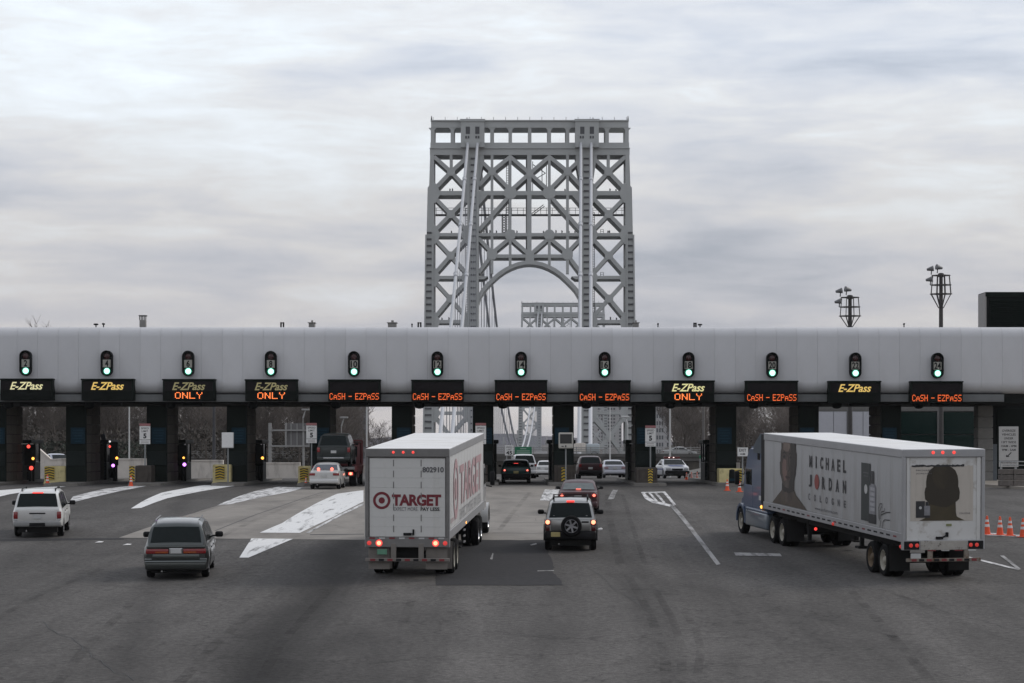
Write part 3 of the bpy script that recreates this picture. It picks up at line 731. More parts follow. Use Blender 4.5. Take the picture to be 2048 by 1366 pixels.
h = z1-z0; mb.vf([(-w*.5,-.004,z0+h*.20),(w*.2,-.004,z0+h*.20),(w*.2,-.004,z0+h*.30),(-w*.5,-.004,z0+h*.30),(w*.15,-.004,z0+h*.12),(w*.55,-.004,z0+h*.25),(w*.15,-.004,z0+h*.38)],[(0,1,2,3),(4,5,6)])
mb.build('lettering', M_black2, pl_)
# lit lane lamps on dark posts
def lens(r, px, py, rad, m, c, Y, nm='lamp'):
    p = P(px,py,Y)-c; k = Y/F
    mb = MB(); mb.lathe([(rad*k*.35,p.y-.22),(rad*k*.8,p.y-.2),(rad*k,p.y-.15)], 'y', (p.x,0,p.z), 16); return mb.build(nm, m, r, smooth=50)
ML = {'r':mat('red_lamp_lit', (.4,.02,.02), .3, emit=(1,.07,.05), es=2.2, var=0), 'a':mat('amber_lamp_lit', (.4,.15,.02), .3, emit=(1,.42,.07), es=2.4, var=0),
      'v':mat('violet_lamp_lit', (.3,.05,.5), .3, emit=(.66,.22,1), es=3.0, var=0), 'w':mat('white_lamp_lit', (.6,.6,.6), .3, emit=(1,.95,.95), es=.9, var=0)}
for px, top, wpx, ls, lab in ((60,889,22,[('r',58,893,4.2),('a',67,917,3.6),('r',63.5,936,5.0)],'dark lane lamp post with two red lamps and an amber one, leftmost'),
                         (228,884,16,[('w',220.5,883,2.4),('r',220.5,893,2.6),('a',234.5,916,3.4),('v',227,931,4.0)],'dark lane lamp post with an amber and a violet lamp in the lane numbered 4'),
                         (365,890,18,[('a',368,915.5,2.8),('v',369.5,929,4.4)],'dark lane lamp post with a violet lamp in the lane numbered 6'),
                         (519,890,16,[('a',525.5,916,3.6)],'dark lane lamp post with one amber lamp in the lane numbered 8')):
    Y = 146.4; k = Y/F; c = P(px,0,Y); c.z = zg(Y)+.1
    r = thing('lane_lamp_post', lab, 'lamp', c, group='lane lamp posts by the booths')
    mb = MB(); mb.rbox(-wpx*k/2,wpx*k/2,-.14,.2,P(0,931,Y).z-c.z,P(0,top,Y).z-c.z,.04); mb.build('housing', M_black, r)
    mb = MB(); mb.tube((0,0,0),(0,0,P(0,931,Y).z-c.z),.09,n=10); mb.tube((wpx*k*.3,.02,0),(wpx*k*.3,.02,P(0,925,Y).z-c.z),.07,n=8); mb.build('post', M_black, r)
    for q, lx, ly, rad in ls: lens(r, lx, ly, rad*.8, ML[q], c, Y)
# raised gate arm
r = thing('gate_arm', 'raised dark barrier arm leaning beside the lane numbered 4 lamp post', 'gate', P(223,948,149.4))
mb = MB(); mb.bar((0,0,0),Vector(P(205,868,149.4))-r.location,.28,.06,(0,1,0)); mb.build('arm', mat('arm_slate', (.045,.05,.065), .5, var=.1), r)
mb = MB(); mb.rbox(-.2,.2,-.2,.2,-.25,.35,.03); mb.build('gate_motor', M_dark, r)

# right hand side: end column, oversize sign, planter, footpath, building
r = thing('end_column', 'tall grey stone column at the canopy\'s right end', 'column', (P(1971,0,146).x,146,zg(146)))
hc = zs-zg(146); bw = 15.0*146/F
mb = MB(); mb.box(-bw+.05,bw-.05,.05,1.3,0,hc); mb.build('core', M_stone2, r)
t = MB(); t.rbox(-bw,bw,0,1.36,.02,hc/7-.03,.03); sbm = t.build('stone_block', M_stone2, link=False)
for kz in range(7): inst(sbm, 'stone_block', r, (0,0,kz*hc/7))
mb = MB(); mb.rbox(bw,bw+.3,.2,1.5,0,hc*.5,.02); mb.build('pilaster', mat('blue_grey_metal', (.10,.115,.13), .5), r)
Yb = 152
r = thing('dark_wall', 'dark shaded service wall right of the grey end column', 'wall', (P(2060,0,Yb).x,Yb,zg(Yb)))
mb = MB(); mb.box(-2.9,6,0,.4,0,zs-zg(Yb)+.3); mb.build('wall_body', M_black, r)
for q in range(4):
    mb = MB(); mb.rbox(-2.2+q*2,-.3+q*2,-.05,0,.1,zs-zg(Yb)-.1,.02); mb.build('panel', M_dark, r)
r, w, z0, z1 = pole_sign(1998,2037,853,934,0,138,'tall white OVERSIZE VEHICLES notice board at the right edge','sign','oversize_sign',pole=False)
mb = MB(); mb.rbox(-w,w,0,.06,z0,z1,.01); pl_ = mb.build('plate', mat('sign_offwhite', (.40,.39,.375), .6, var=.08), r)
h = z1-z0; mb = MB()
for s_, q, ww in (('OVERSIZE',.895,.70),('VEHICLES',.80,.72),('UNDER',.705,.48),('13FT WIDE',.61,.75),('10AM - 4PM',.515,.78),('9PM - 5AM',.42,.70)):
    put_text(mb, s_, -w*ww, z0+h*(q-.025), w*ww, z0+h*(q+.03), fr(-.004), bold=.02)
put_text(mb,'PROHIBITED ALL',-w*.8,z0+h*.085,w*.8,z0+h*.125,fr(-.004)); put_text(mb,'OTHER TIMES',-w*.62,z0+h*.025,w*.62,z0+h*.06,fr(-.004))
A = Vector((w*.3,-.004,z0+h*.36)); B = Vector((-w*.22,-.004,z0+h*.25))
mb.vf([(w*.30,-.004,z0+h*.355),(w*.22,-.004,z0+h*.37),(-w*.12,-.004,z0+h*.285),(-w*.02,-.004,z0+h*.27)],[(0,1,2,3)])
mb.vf([(-w*.3,-.004,z0+h*.245),(-w*.25,-.004,z0+h*.305),(w*.10,-.004,z0+h*.25)],[(0,1,2)])
mb.box(-w,w,-.004,0,z0+h*.155,z0+h*.162)
mb.build('lettering', M_black2, pl_)
for sx in (-w*.7,w*.7):
    mb = MB(); mb.bar((sx,.1,0),(sx,.1,z1),.08,.06); mb.build('post', M_metal, r)
g = G(2035,987); r = thing('planter_wall', 'low rough brown wall with metal rail at the right edge', 'wall', (P(1999,0,131).x,131,zg(131)))
t = MB(); t.rbox(0,.78,0,.45,.0,.31,.03,1); br = t.build('stone', mat('rough_brownstone', (.12,.105,.095), .9, var=.3, vs=6, bump=.4, rnd=.15), link=False)
for kz in range(3):
    for kx in range(5): inst(br, 'stone', r, (kx*.8-(.0 if kz % 2 == 0 else .0),0,.14+kz*.33))
mb = MB()
for q in range(5): mb.tube((.1+q*.9,.2,1.1),(.1+q*.9,.2,1.55),.025,n=6)
mb.tube((.0,.2,1.55),(4.2,.2,1.5),.03,n=8); mb.tube((.2,.2,1.33),(4.2,.2,1.3),.02,n=8); mb.build('rail', M_metal, r)
mb = MB(); x0 = P(1962,0,131).x
ys = [117.5,120,122.5,125,127.5,130,132.5,135,137.5,140,142.5,145,150]; vs = []; fs = []
for j, y in enumerate(ys):
    xx = P(1955,0,136).x+ (136-y)*.16 if y < 136 else P(1955,0,136).x; z = zg(y)
    vs += [(xx,y,z-.02),(xx+.02,y,z+.15),(xx+.22,y,z+.155),(40,y,z+.155)]
for j in range(len(ys)-1):
    a = 4*j; fs += [(a,a+1,a+5,a+4),(a+1,a+2,a+6,a+5),(a+2,a+3,a+7,a+6)]
fs.append((0,3,2,1)); mb.vf(vs, fs); struct(mb.build('footpath', mat('footpath_concrete', (.24,.215,.185), .85, var=.15, world=True)))
# service building behind the plaza
Y = 182; k = Y/F; g0 = zg(Y)
r = thing('service_building', 'low service building with white panels and dark green glazing behind the right lanes', 'building', (P(1800,0,Y).x,Y,g0)); O = r.location
def bx(nm, x0, x1, t, b_, m, y0=0, y1=.3):
    mb = MB(); mb.box(P(x0,0,Y).x-O.x, P(x1,0,Y).x-O.x, y0, y1, (P(0,b_,Y).z if b_ else g0)-g0, P(0,t,Y).z-g0); return mb.build(nm, m, r)
bx('wall', 1625, 1990, 790, None, mat('building_grey', (.16,.155,.15), .8, var=.12), .3, 8)
bx('lintel', 1600, 1990, 790, 822, mat('building_lintel', (.15,.145,.135), .8, var=.15), .12, .35)
for x0, x1 in ((1637,1667),(1668,1694),(1704,1726),(1727,1745)): bx('white_panel', x0, x1, 823, None, mat('white_panel', (.50,.50,.53), .6, var=.05), .1, .32)
bx('mullion', 1694.5, 1703.5, 823, None, M_beam, .0, .3)
for x0, x1 in ((1801,1874),(1887,1951)):
    for t_, b_ in ((824,868),(870,905),(907,940)): bx('glazing', x0, x1, t_, b_, mat('green_glazing', (.005,.018,.015), .2, var=.1, spec=.15), .1, .32)
bx('mullion', 1875, 1886, 822, None, mat('mullion_grey', (.17,.165,.155), .7), .0, .3)

# light masts with ring cages
def mast(px, pt, pr, lab):
    Y = 174; k = Y/F; c = P(px,0,Y); c.z = zg(Y)
    M_mast = mat('mast_steel', (.055,.05,.048), .6, var=.2); M_lamp = mat('lamp_housing', (.16,.16,.165), .5, var=.15)
    r = thing('light_mast', lab, 'light mast', c, group='light masts behind the canopy')
    z = lambda py: P(0,py,Y).z-c.z
    mb = MB(); mb.tube((0,0,0),(0,0,z(pt+40)),.20,.15,n=12); mb.tube((0,0,z(pt+40)),(0,0,z(pt)),.14,n=12); mb.tube((0,0,z(pt+8)),(0,0,z(pt+1)),.22,n=12); mb.build('pole', M_mast, r, smooth=40)
    rr = [(pt+5, 17.5),(pt+24, 19.5),(pt+42, 21)]
    for py, rad in rr:
        mb = MB(); n = 20
        for i in range(n):
            a = 2*math.pi*i/n; b = 2*math.pi*(i+1)/n; q = rad*k
            mb.bar((math.cos(a)*q,math.sin(a)*q,z(py)),(math.cos(b)*q,math.sin(b)*q,z(py)),.10,.05,(0,0,1))
        for i in range(4):
            a = math.pi*i/2+.5; mb.bar((0,0,z(py)),(math.cos(a)*q,math.sin(a)*q,z(py)),.05,.05,(0,0,1))
        mb.build('ring', M_mast, r)
    for i in range(8):
        a = 2*math.pi*i/8+.25; d = Vector((math.cos(a),math.sin(a),0)); mb = MB()
        pts = [d*rr[0][1]*k+Vector((0,0,z(pt+4))), d*rr[1][1]*k+Vector((0,0,z(pt+24))), d*rr[2][1]*k+Vector((0,0,z(pt+42))), d*5*k+Vector((0,0,z(pt+70 if pr else pt+64)))]
        for p_, q_ in zip(pts, pts[1:]): mb.bar(p_, q_, .055, .055, (0,1,.01))
        mb.build('cage_bar', M_mast, r)
    for lx, ly, sx in ((-20,-6,-1),(-8,-9,1),(-22,15,-1)):
        mb = MB(); m0 = Vector((lx*k,-.3,z(pt+ly))); mb.tube(m0+Vector((0,.2,-.35)), m0, .04, n=6)
        t = bmesh.new(); bmesh.ops.create_cone(t, cap_ends=True, segments=14, radius1=.22, radius2=.09, depth=.5)
        mb.add(t, Matrix.Translation(m0+Vector((sx*.12,0,.05))) @ Matrix.Rotation(R(100*sx), 4, 'Y') @ Matrix.Rotation(R(-20), 4, 'X')); mb.build('floodlight', M_lamp, r, smooth=40)
    return r
mast(1700,590,0,'shorter light mast with ring cage standing behind the canopy')
mast(1882,546,1,'taller light mast with ring cage near the plant housing')

# cones
for q, (px, py) in enumerate(((1974,1069.5),(2000,1070.5),(2020,1072),(2046,1074.5))):
    cone(px, py, ('orange cone nearest the white trailer, first in the row at the right edge','second orange cone from the white trailer in the right hand row','third orange cone from the white trailer in the right hand row','orange cone cut by the right frame edge, last in its row')[q], 38)
for q, (px, py) in enumerate(((1373,959.5),(1383,959.3),(1394,959),(1404.5,958.7),(1424,958.6))):
    r = cone(px, py, ('orange cone touching the police car\'s corner, first of the far row','second cone from the police car in the far row','third cone from the police car in the far row','fourth cone from the police car in the far row','lone cone right of the far row beyond the toll lane')[q], 15)
cone(1454.5,981.5,'orange cone in front of the yellow block, left of the blue truck cab',23); cone(1479,984,'orange cone half hidden by the blue truck cab',22)
cone(95,971.5,'orange cone in front of the leftmost yellow crash block',23); cone(262,972.5,'orange cone in front of the narrow chevron board',22); cone(612,971,'orange cone left of the silver sedan\'s rear',18)

# tyre marks
def soft_mark():
    m = bpy.data.materials.new('tyre_mark'); m.use_nodes = True; t = m.node_tree; n = t.nodes; l = t.links
    b = n['Principled BSDF']; b.inputs['Base Color'].default_value = (.018,.017,.017,1); b.inputs['Roughness'].default_value = .9; b.inputs['Specular IOR Level'].default_value = .1
    g = n.new('ShaderNodeNewGeometry'); z = n.new('ShaderNodeTexNoise'); z.inputs['Scale'].default_value = .8; z.inputs['Detail'].default_value = 6; l.new(g.outputs['Position'], z.inputs['Vector'])
    r_ = n.new('ShaderNodeMapRange'); r_.inputs[1].default_value = .38; r_.inputs[2].default_value = .72; r_.inputs[3].default_value = 0; r_.inputs[4].default_value = .24; l.new(z.outputs['Fac'], r_.inputs[0]); l.new(r_.outputs[0], b.inputs['Alpha'])
    return m
M_mark = soft_mark()
rng = random.Random(3)
lines = [[(1368,1225),(1392,1260),(1402,1300),(1396,1345),(1380,1400)],[(1310,1180),(1345,1240),(1365,1300),(1360,1390)],[(1255,1150),(1300,1230),(1330,1310),(1335,1400)],
         [(1760,1180),(1868,1215)],[(1730,1260),(1790,1275)],[(1640,1240),(1665,1244)],[(560,1180),(430,1290),(330,1400)],[(660,1180),(560,1290),(500,1400)],
         [(270,1200),(170,1300),(90,1400)],[(824,1200),(804,1250)],
         [(1700,1180),(1800,1290),(1890,1400)],[(880,1130),(890,1085)],[(1180,1090),(1190,1040)],[(330,1050),(480,1000),(560,980)],[(430,1080),(560,1020),(660,985)],[(760,1060),(830,1010),(870,985)],[(1000,1060),(1040,1010),(1060,985)],
         [(200,1140),(60,1200),(-40,1260)],[(1240,1130),(1220,1040),(1215,990)],[(1290,1130),(1260,1040),(1245,990)],[(1400,1060),(1330,1000),(1310,985)]]
for ln_ in lines:
    mb = MB(); gline(mb, ln_, rng.uniform(.16,.30), rng.uniform(.020,.030)); struct(mb.build('tyre_mark', M_mark, recalc=False))
# ------------------------------------------------------------------ suspension bridge
M_steel = mat('tower_steel', (.41,.42,.41), .55, spec=.3, var=.06, vs=.15, world=True)
M_steel2 = mat('tower_dark_steel', (.06,.06,.065), .6, var=.1)
M_cable = mat('cable_paint', (.44,.45,.47), .45, var=.05, vs=.3)
YT = 700.0; KT = YT/F; CX = 1059.5
root = thing('bridge_tower', 'near grey steel lattice tower of the suspension bridge', 'bridge tower', (P(CX,0,YT).x,YT,-20), group='towers of the suspension bridge')
O = root.location
def T(u, v, y=0): p = P(u,v,YT); return Vector((p.x-O.x, y, p.z-O.z))
D0, D1 = -1.0, 11.0
def tbox(nm, u0, u1, v0, v1, y0=D0, y1=D1, m=None):
    a = T(u0,v1); b = T(u1,v0); mb = MB(); mb.box(a.x,b.x,y0,y1,a.z,b.z); return mb.build(nm, m or M_steel, root)
def tpoly(nm, pts, y0=D0, y1=D1, m=None):
    mb = MB(); mb.prism([(T(u,v).x, T(u,v).z) for u, v in pts], y0, y1); return mb.build(nm, m or M_steel, root)
def tbar(nm, u0, v0, u1, v1, w, y0=D0+.15, y1=D1-.15):
    du, dv = u1-u0, v1-v0; L = math.hypot(du,dv); nx, ny = -dv/L*w/2, du/L*w/2
    return tpoly(nm, [(u0+nx,v0+ny),(u1+nx,v1+ny),(u1-nx,v1-ny),(u0-nx,v0-ny)], y0, y1)
def mir(u): return 2*CX-u
# top parapet
tbox('top_beam', 862.3, mir(862.3), 242, 256.2)
tbox('cornice', 861.5, mir(861.5), 241, 243.2, D0-.4, D1+.4)
tbox('lower_beam', 861, mir(861), 286, 296.4)
tbox('string_course', 859.5, mir(859.5), 296.4, 298, D0-.35, D1+.35)
tbox('main_beam', 860, mir(860), 298, 310.6)
for u in (865.5, 905, 984, 1020.5):
    for uu in (u, mir(u)):
        w = 3.6 if u > 870 else 3.8
        tbox('parapet_post', uu-w, uu+w, 256.2, 286, D0+.1, D0+2.2); tbox('parapet_post', uu-w, uu+w, 256.2, 286, D1-2.2, D1-.1)
        tpoly('haunch', [(uu-w-4,256.2),(uu+w+4,256.2),(uu+w,260.5),(uu-w,260.5)], D0+.12, D0+2.1)
tbox('parapet_post', CX-3.4, CX+3.4, 256.2, 286, D0+.1, D0+2.2); tbox('parapet_post', CX-3.4, CX+3.4, 256.2, 286, D1-2.2, D1-.1)
for c in (945.5, mir(945.5)):
    sb = tbox('saddle_house', c-23.5, c+23.5, 243, 296.6, D0-2.0, D0+3)
    cp = tbox('saddle_cap', c-25, c+25, 240.8, 245.5, D0-2.3, D0+3)
    for du in (-9.5, 9.5): tbox('saddle_window', c+du-4.2, c+du+4.2, 256, 270.5, D0-2.08, D0-2.02, M_steel2)
    for du in (-13,-8,7,12):
        tbox('bolt_plate', c+du-1.6, c+du+1.6, 274.5, 279.5, D0-2.12, D0-2.02, M_steel2)
    tpoly('saddle_bracket', [(c-15,285),(c+15,285),(c+13,293),(c+10,298),(c-10,298),(c-13,293)], D0-2.6, D0-2.0)
mb = MB()
for q in range(17):
    u = 866+q*24.2; mb.tube(T(u,242,1), T(u,233,1), .07, n=5)
for u in (863, 934, 1186, 1256): mb.tube(T(u,242,0), T(u,235 if u in (934,1186) else 232,0), .28, .10, n=6)
stuff(mb.build('finial', M_steel2, root))
# legs: the outer pair lean outwards, the inner pair carry the cables
for s_ in (0, 1):
    X = (lambda u: mir(u)) if s_ else (lambda u: u)
    def leg(nm, pts, y0, y1, m=None):
        q = [(X(u), v) for u, v in pts]
        return tpoly(nm, q if not s_ else q[::-1], y0, y1, m)
    leg('outer_leg', [(860.5,310.6),(868.5,310.6),(868.5,372),(869,640),(869,1010),(845,1010),(850,650),(853.5,470),(855.5,376),(858.5,372)], D0, D1)
    leg('outer_leg_rib', [(850.8,470),(853.8,470),(847.5,1000),(844.2,1000)], D0-.5, D0)
    leg('outer_leg_rib', [(863.8,470),(866.5,470),(866,1000),(863.2,1000)], D0-.5, D0)
    mb = MB()
    for q in range(42):
        v = 466+q*13.0; a = T(X(854.0-(v-470)*.0115), v+1.6); b = T(X(863.4), v-1.6); mb.box(min(a.x,b.x), max(a.x,b.x), D0-.34, D0, a.z, b.z)
    stuff(mb.build('outer_leg_stiffener', M_steel2, root))
    leg('inner_leg', [(934.5,310.6),(957.5,310.6),(957.0,1010),(936.5,1010)], D0, D1)
    leg('inner_leg_rib', [(934.5,310.6),(938.0,310.6),(939.0,1010),(936,1010)], D0-.6, D0)
    leg('inner_leg_rib', [(953.8,310.6),(957.5,310.6),(957,1010),(953.6,1010)], D0-.6, D0)
    mb = MB()
    for q in range(52):
        v = 318+q*12.9; a = T(X(941.5), v+1.5); b = T(X(951.5), v-1.5); mb.box(min(a.x,b.x), max(a.x,b.x), D0-.36, D0, a.z, b.z)
    stuff(mb.build('inner_leg_stiffener', M_steel2, root))
    leg('leg_flare', [(925,310.6),(968,310.6),(966,330),(958,372),(934,372),(928,330)], D0+.2, D1-.2)
    # side bays: one X under another
    for v0, v1, vc in ((310.6,382.5,344),(391,466,428.5),(473,552,511.5),(558.5,640,597.5),(647,735,690),(742,823,783),(829,917,872)):
        uo, ui, uc = 868, 935.5, 902.3-(v0-310)*.006
        for (ua, va, ub, vb) in ((uo,v0+3,uc,vc),(uc,vc,ui,v1-3),(ui,v0+3,uc,vc),(uc,vc,uo,v1-3)):
            if not s_: tbar('brace', ua, va, ub, vb, 7.6)
            else: tbar('brace', X(ub), vb, X(ua), va, 7.6)
        g_ = [(uc-8,vc-4),(uc-4,vc-8),(uc+4,vc-8),(uc+8,vc-4),(uc+8,vc+4),(uc+4,vc+8),(uc-4,vc+8),(uc-8,vc+4)]
        leg('gusset', g_, D0-.05, D0+1.5)
        if v0 < 320:
            leg('hanger', [(uc-2.8,310.6),(uc+2.8,310.6),(uc+2.8,338),(uc-2.8,338)], D0+.1, D0+4)
    for v0, v1 in ((382.5,391),(466.5,473),(552,558.5),(640,647),(735,742),(823,829),(917,924)):
        leg('cross_beam', [(866,v0),(936,v0),(936,v1),(866,v1)], D0+.05, D1-.05)
        for u in (871, 932.5):
            sg = 1 if u < 900 else -1
            leg('corner_plate', [(u-4*sg-(1 if sg > 0 else -1),v0-16),(u+1*sg,v0-15),(u+9*sg,v0+1),(u+9*sg,v1-1),(u+1*sg,v1+15),(u-5*sg,v1+16)], D0-.04, D0+1.2)
    # centre bay
    for (ua, va, ub, vb) in ((957,318,984,343),(984,343,1020.5,380),(1020.5,314,984,343),(984,343,957,372),
                             (1020.5,314,CX,347),(CX,347,1020.5,382),(1020.5,390,957,461),(957,477,984,505),(1020.5,476,984,506),(1020.5,476,CX,510),(984,510,957,546)):
        tbar('brace', X(ua), va, X(ub), vb, 7.4)
    for u, v, q in ((984,344,7.5),(1020.5,386,12),(1020.5,470,10),(984,509,10.5)):
        leg('gusset', [(u-q,v-q*.5),(u-q*.5,v-q),(u+q*.5,v-q),(u+q,v-q*.5),(u+q,v+q*.5),(u+q*.5,v+q),(u-q*.5,v+q),(u-q,v+q*.5)], D0-.06, D0+1.5)
    leg('haunch', [(957,391),(975,391),(957,412)], D0+.1, D1-.1)
    leg('upright', [(981.3,310.6),(986.7,310.6),(986.7,548),(981.3,548)], D0+.08, D0+2.5)
    leg('upright', [(1017.6,310.6),(1023,310.6),(1023,530),(1017.6,530)], D0+.09, D0+3.0)
    leg('short_beam', [(956,553),(976,553),(968,559),(956,559)], D0+.05, D1-.05)
tbox('upright', CX-5.5, CX+3.5, 310.6, 528, D0+.1, D0+3); tbox('upright', CX-7.5, CX+3, 310.6, 528, D1-3, D1-.1)
for v0, v1 in ((382.5,391),(466.5,473)): tbox('cross_beam', 956, mir(956), v0, v1, D0+.05, D1-.05)
tbox('cross_beam', 984, mir(984), 509.2, 516, D0+.05, D1-.05)
tpoly('gusset', [(CX-8,502),(CX+8,502),(CX+9,522),(CX+14,529),(CX-14,529),(CX-9,522)], D0-.06, D0+1.5)
tpoly('gusset', [(CX-6,341),(CX+6,341),(CX+7,350),(CX,357),(CX-7,350)], D0-.06, D0+1.5)
arc = [(0,529),(12,530),(24,532.7),(36,537.4),(48.5,544),(60,552),(72,563),(82,573),(90.5,582.5),(98,595),(102.5,610),(103.5,640)]
full = [(CX-d, v) for d, v in reversed(arc)]+[(CX+d, v) for d, v in arc[1:]]
mb = MB(); vs = []; fs = []; n = len(full)
for i, (u, v) in enumerate(full):
    a = full[max(0,i-1)]; b = full[min(n-1,i+1)]; du, dv = b[0]-a[0], b[1]-a[1]; L = math.hypot(du,dv); nx, ny = dv/L, -du/L
    th = 7.5
    for (uu, vv) in ((u,v),(u+nx*th,v+ny*th)):
        p = T(uu,vv); vs += [(p.x,D0-.1,p.z),(p.x,D1+.1,p.z)]
for i in range(n-1):
    a = 4*i; b = a+4; fs += [(a,b,b+2,a+2),(a+1,a+3,b+3,b+1),(a,a+1,b+1,b),(a+2,b+2,b+3,a+3)]
mb.vf(vs, fs); mb.build('arch', M_steel, root, smooth=40)
# catwalk, ladders, stairs and the small fittings on the beams
mb = MB(); a = T(868,424); b = T(mir(868),419); mb.box(a.x,b.x,D1+1,D1+2.2,a.z,b.z-.2); mb.build('catwalk', M_steel2, root)
mb = MB()
for v in (408,412.5): mb.bar(T(868,v,D1+1), T(mir(868),v,D1+1), .14, .10)
for q in range(33): u = 870+q*11.8; mb.bar(T(u,421,D1+1), T(u,408,D1+1), .13, .10)
stuff(mb.build('catwalk_rail', M_steel2, root))
def ladder(u, v0, v1, w=4.2, y=3):
    mb = MB()
    for s_ in (-1,1): mb.bar(T(u+s_*w/2,v0,y), T(u+s_*w/2,v1,y), .16, .2)
    v = v0
    while v < v1: mb.bar(T(u-w/2,v,y), T(u+w/2,v,y), .16, .1); v += 3.4
    return mb.build('ladder', M_steel2, root)
ladder(1015,318,466,4.4); ladder(932,412,640,4.0,8); ladder(mir(932)+2,420,640,4,8)
mb = MB()
for q in range(9): mb.bar(T(1004,422+q*5,D1-2), T(1012,422+(q+1)*5,D1-2), .2,.2); mb.bar(T(1012,422+q*5,D1-2), T(1004,422+(q+1)*5,D1-2), .2,.2)
for u in (1004,1012): mb.bar(T(u,424,D1-2), T(u,466,D1-2), .3,.3)
stuff(mb.build('hoist_mast', M_steel2, root))
mb = MB()
for (u0,v0,u1,v1) in ((1066,320,1092,338),(1092,338,1068,352),(1068,352,1092,370),(1092,370,1070,384),(1088,402,1064,420),(1090,405,1066,423)): mb.bar(T(u0,v0,D1), T(u1,v1,D1), .22,.25)
for u in (1066,1085,1094): mb.bar(T(u,314,D1), T(u,384,D1), .22,.2)
stuff(mb.build('stairs', M_steel2, root))
mb = MB()
for v0, us in ((382.5,(900,905,985,1130,1220,1232)),(466.5,(903,968,980,993,1028,1034,1087,1103,1112,1124,1138,1150,1216,1219)),(640,(876,884,898,1221,1233,1244))):
    for u in us:
        h = random.uniform(2.2,4.2); mb.tube(T(u,v0,0), T(u,v0-h,0), .20, n=5); mb.tube(T(u-.8,v0-h,0), T(u+.9,v0-h-1.1,0), .30, n=6)
stuff(mb.build('lamp_bracket', M_steel2, root))
for u, v in ((1204,466.5),(1204,552)):
    mb = MB()
    for du in (-3,3): mb.bar(T(u+du,v,0), T(u+du,v-7.5,0), .14,.14)
    for dv in (0,3.5,7.5): mb.bar(T(u-3,v-dv,0), T(u+3,v-dv,0), .12,.12)
    stuff(mb.build('guard_frame', M_steel2, root))
# the far tower is the same tower again
YF = 1667.0
far = copy_tree(root); far['label'] = 'distant tower of the suspension bridge seen through the near arch'
far.location = (P(1126,0,YF).x, YF, P(0,606,YF).z-(P(0,242,YT).z-O.z))
# main cables
def cable_path(pts, rad, nm, lab, clamps=(), n=14):
    o = pts[0]; r = thing(nm, lab, 'cable', o, group='main cables of the suspension bridge')
    mb = MB(); vs = []; fs = []; m_ = len(pts)
    for i, p in enumerate(pts):
        d = (pts[min(m_-1,i+1)]-pts[max(0,i-1)]).normalized(); q = d.to_track_quat('Z','Y')
        for j in range(n): t = 2*math.pi*j/n; vs.append(p-o+q @ Vector((math.cos(t)*rad, math.sin(t)*rad, 0)))
    for i in range(m_-1):
        for j in range(n): fs.append((i*n+j, i*n+(j+1)%n, (i+1)*n+(j+1)%n, (i+1)*n+j))
    mb.vf(vs, fs); mb.build('cable', M_cable, r, smooth=60)
    for a, b in clamps:
        mb = MB(); mb.tube(a-o, b-o, rad*1.35, n=14); mb.tube(a-o+(b-o-a+o)*.1, a-o+(b-o-a+o)*.2, rad*1.55, n=14); mb.tube(a-o+(b-o-a+o)*.8, a-o+(b-o-a+o)*.9, rad*1.55, n=14); mb.build('cable_band', M_cable, r, smooth=40)
    return r, o
M_rope = mat('rope_grey', (.30,.31,.33), .5, var=.02)
rope = MB(); rope.tube((0,0,0),(0,0,-1),.11,n=5); rope = rope.build('suspender', M_rope, link=False)
TOPV = {935.5:289, 955:289, 1162:289, 1182.5:289}
for u0, (u1, v1, Y1), lab in ((935.5,(884.5,823,490),'outer left main cable sweeping down in front of the near tower'),(955,(908,823,490),'inner left main cable sweeping down in front of the near tower'),
                          (1162,(1159,823,490),'inner right main cable running down the near tower\'s right leg'),(1182.5,(1181,823,490),'outer right main cable running down the near tower\'s right leg')):
    A = P(u0,287,YT-3.2); B = P(u1,v1,Y1); E = A+(B-A)*1.16; pts = []
    for i in range(25):
        t = i/24; p = A+(E-A)*t; p.z -= 1.6*math.sin(math.pi*min(1,t/1.0)); pts.append(p)
    cl = [(pts[i]+(pts[i+1]-pts[i])*.35, pts[i]+(pts[i+1]-pts[i])*.65) for i in (3,7,11,15,19,23)]
    r, o = cable_path(pts, .42, 'main_cable', lab, cl)
    for i in range(2, 24, 2):
        p = pts[i]; inst(rope, 'suspender', r, p-o, None, (1,1,max(1,p.z-1)))
for s_, u0 in enumerate((938.5, 957, 1162, 1180)):
    A = P(u0,288,YT+12); off = A.x-P(CX,0,YT).x; B = Vector((far.location.x+off*.97, YF-2, far.location.z+(P(0,288,YT).z-O.z))); pts = []
    zm = 1.0
    for i in range(49):
        t = i/48; y = A.y+(B.y-A.y)*t; s2 = (2*t-1)**2; zt_ = A.z+(B.z-A.z)*t
        pts.append(Vector((A.x+(B.x-A.x)*t, y, zm+(zt_-zm)*s2)))
    r, o = cable_path(pts, .46, 'main_cable', ('outer left','inner left','inner right','outer right')[s_]+' main span cable receding from the near tower to the far one')
    for i in range(1, 48):
        p = pts[i]
        if p.z > 4: inst(rope, 'suspender', r, p-o, None, (1,1,p.z-1))
# deck
mb = MB(); ax = (far.location.x-O.x)/(YF-YT)
def deck(y, w): cx = O.x+(y-YT)*ax; return cx-w, cx+w
vs = []; fs = []; ys = [560,700,950,1187,1420,1667,1760]
for y in ys:
    a, b = deck(y, 17); z = .2+.6*math.sin(math.pi*max(0,min(1,(y-560)/1200))); vs += [(a,y,z),(b,y,z),(a,y,z-9),(b,y,z-9)]
for j in range(len(ys)-1): a = 4*j; fs += [(a,a+1,a+5,a+4),(a+2,a+6,a+7,a+3),(a,a+4,a+6,a+2),(a+1,a+3,a+7,a+5)]
fs += [(0,2,3,1)]
mb.vf(vs, fs); struct(mb.build('bridge_deck', mat('deck_steel', (.16,.16,.165), .7, var=.1)))

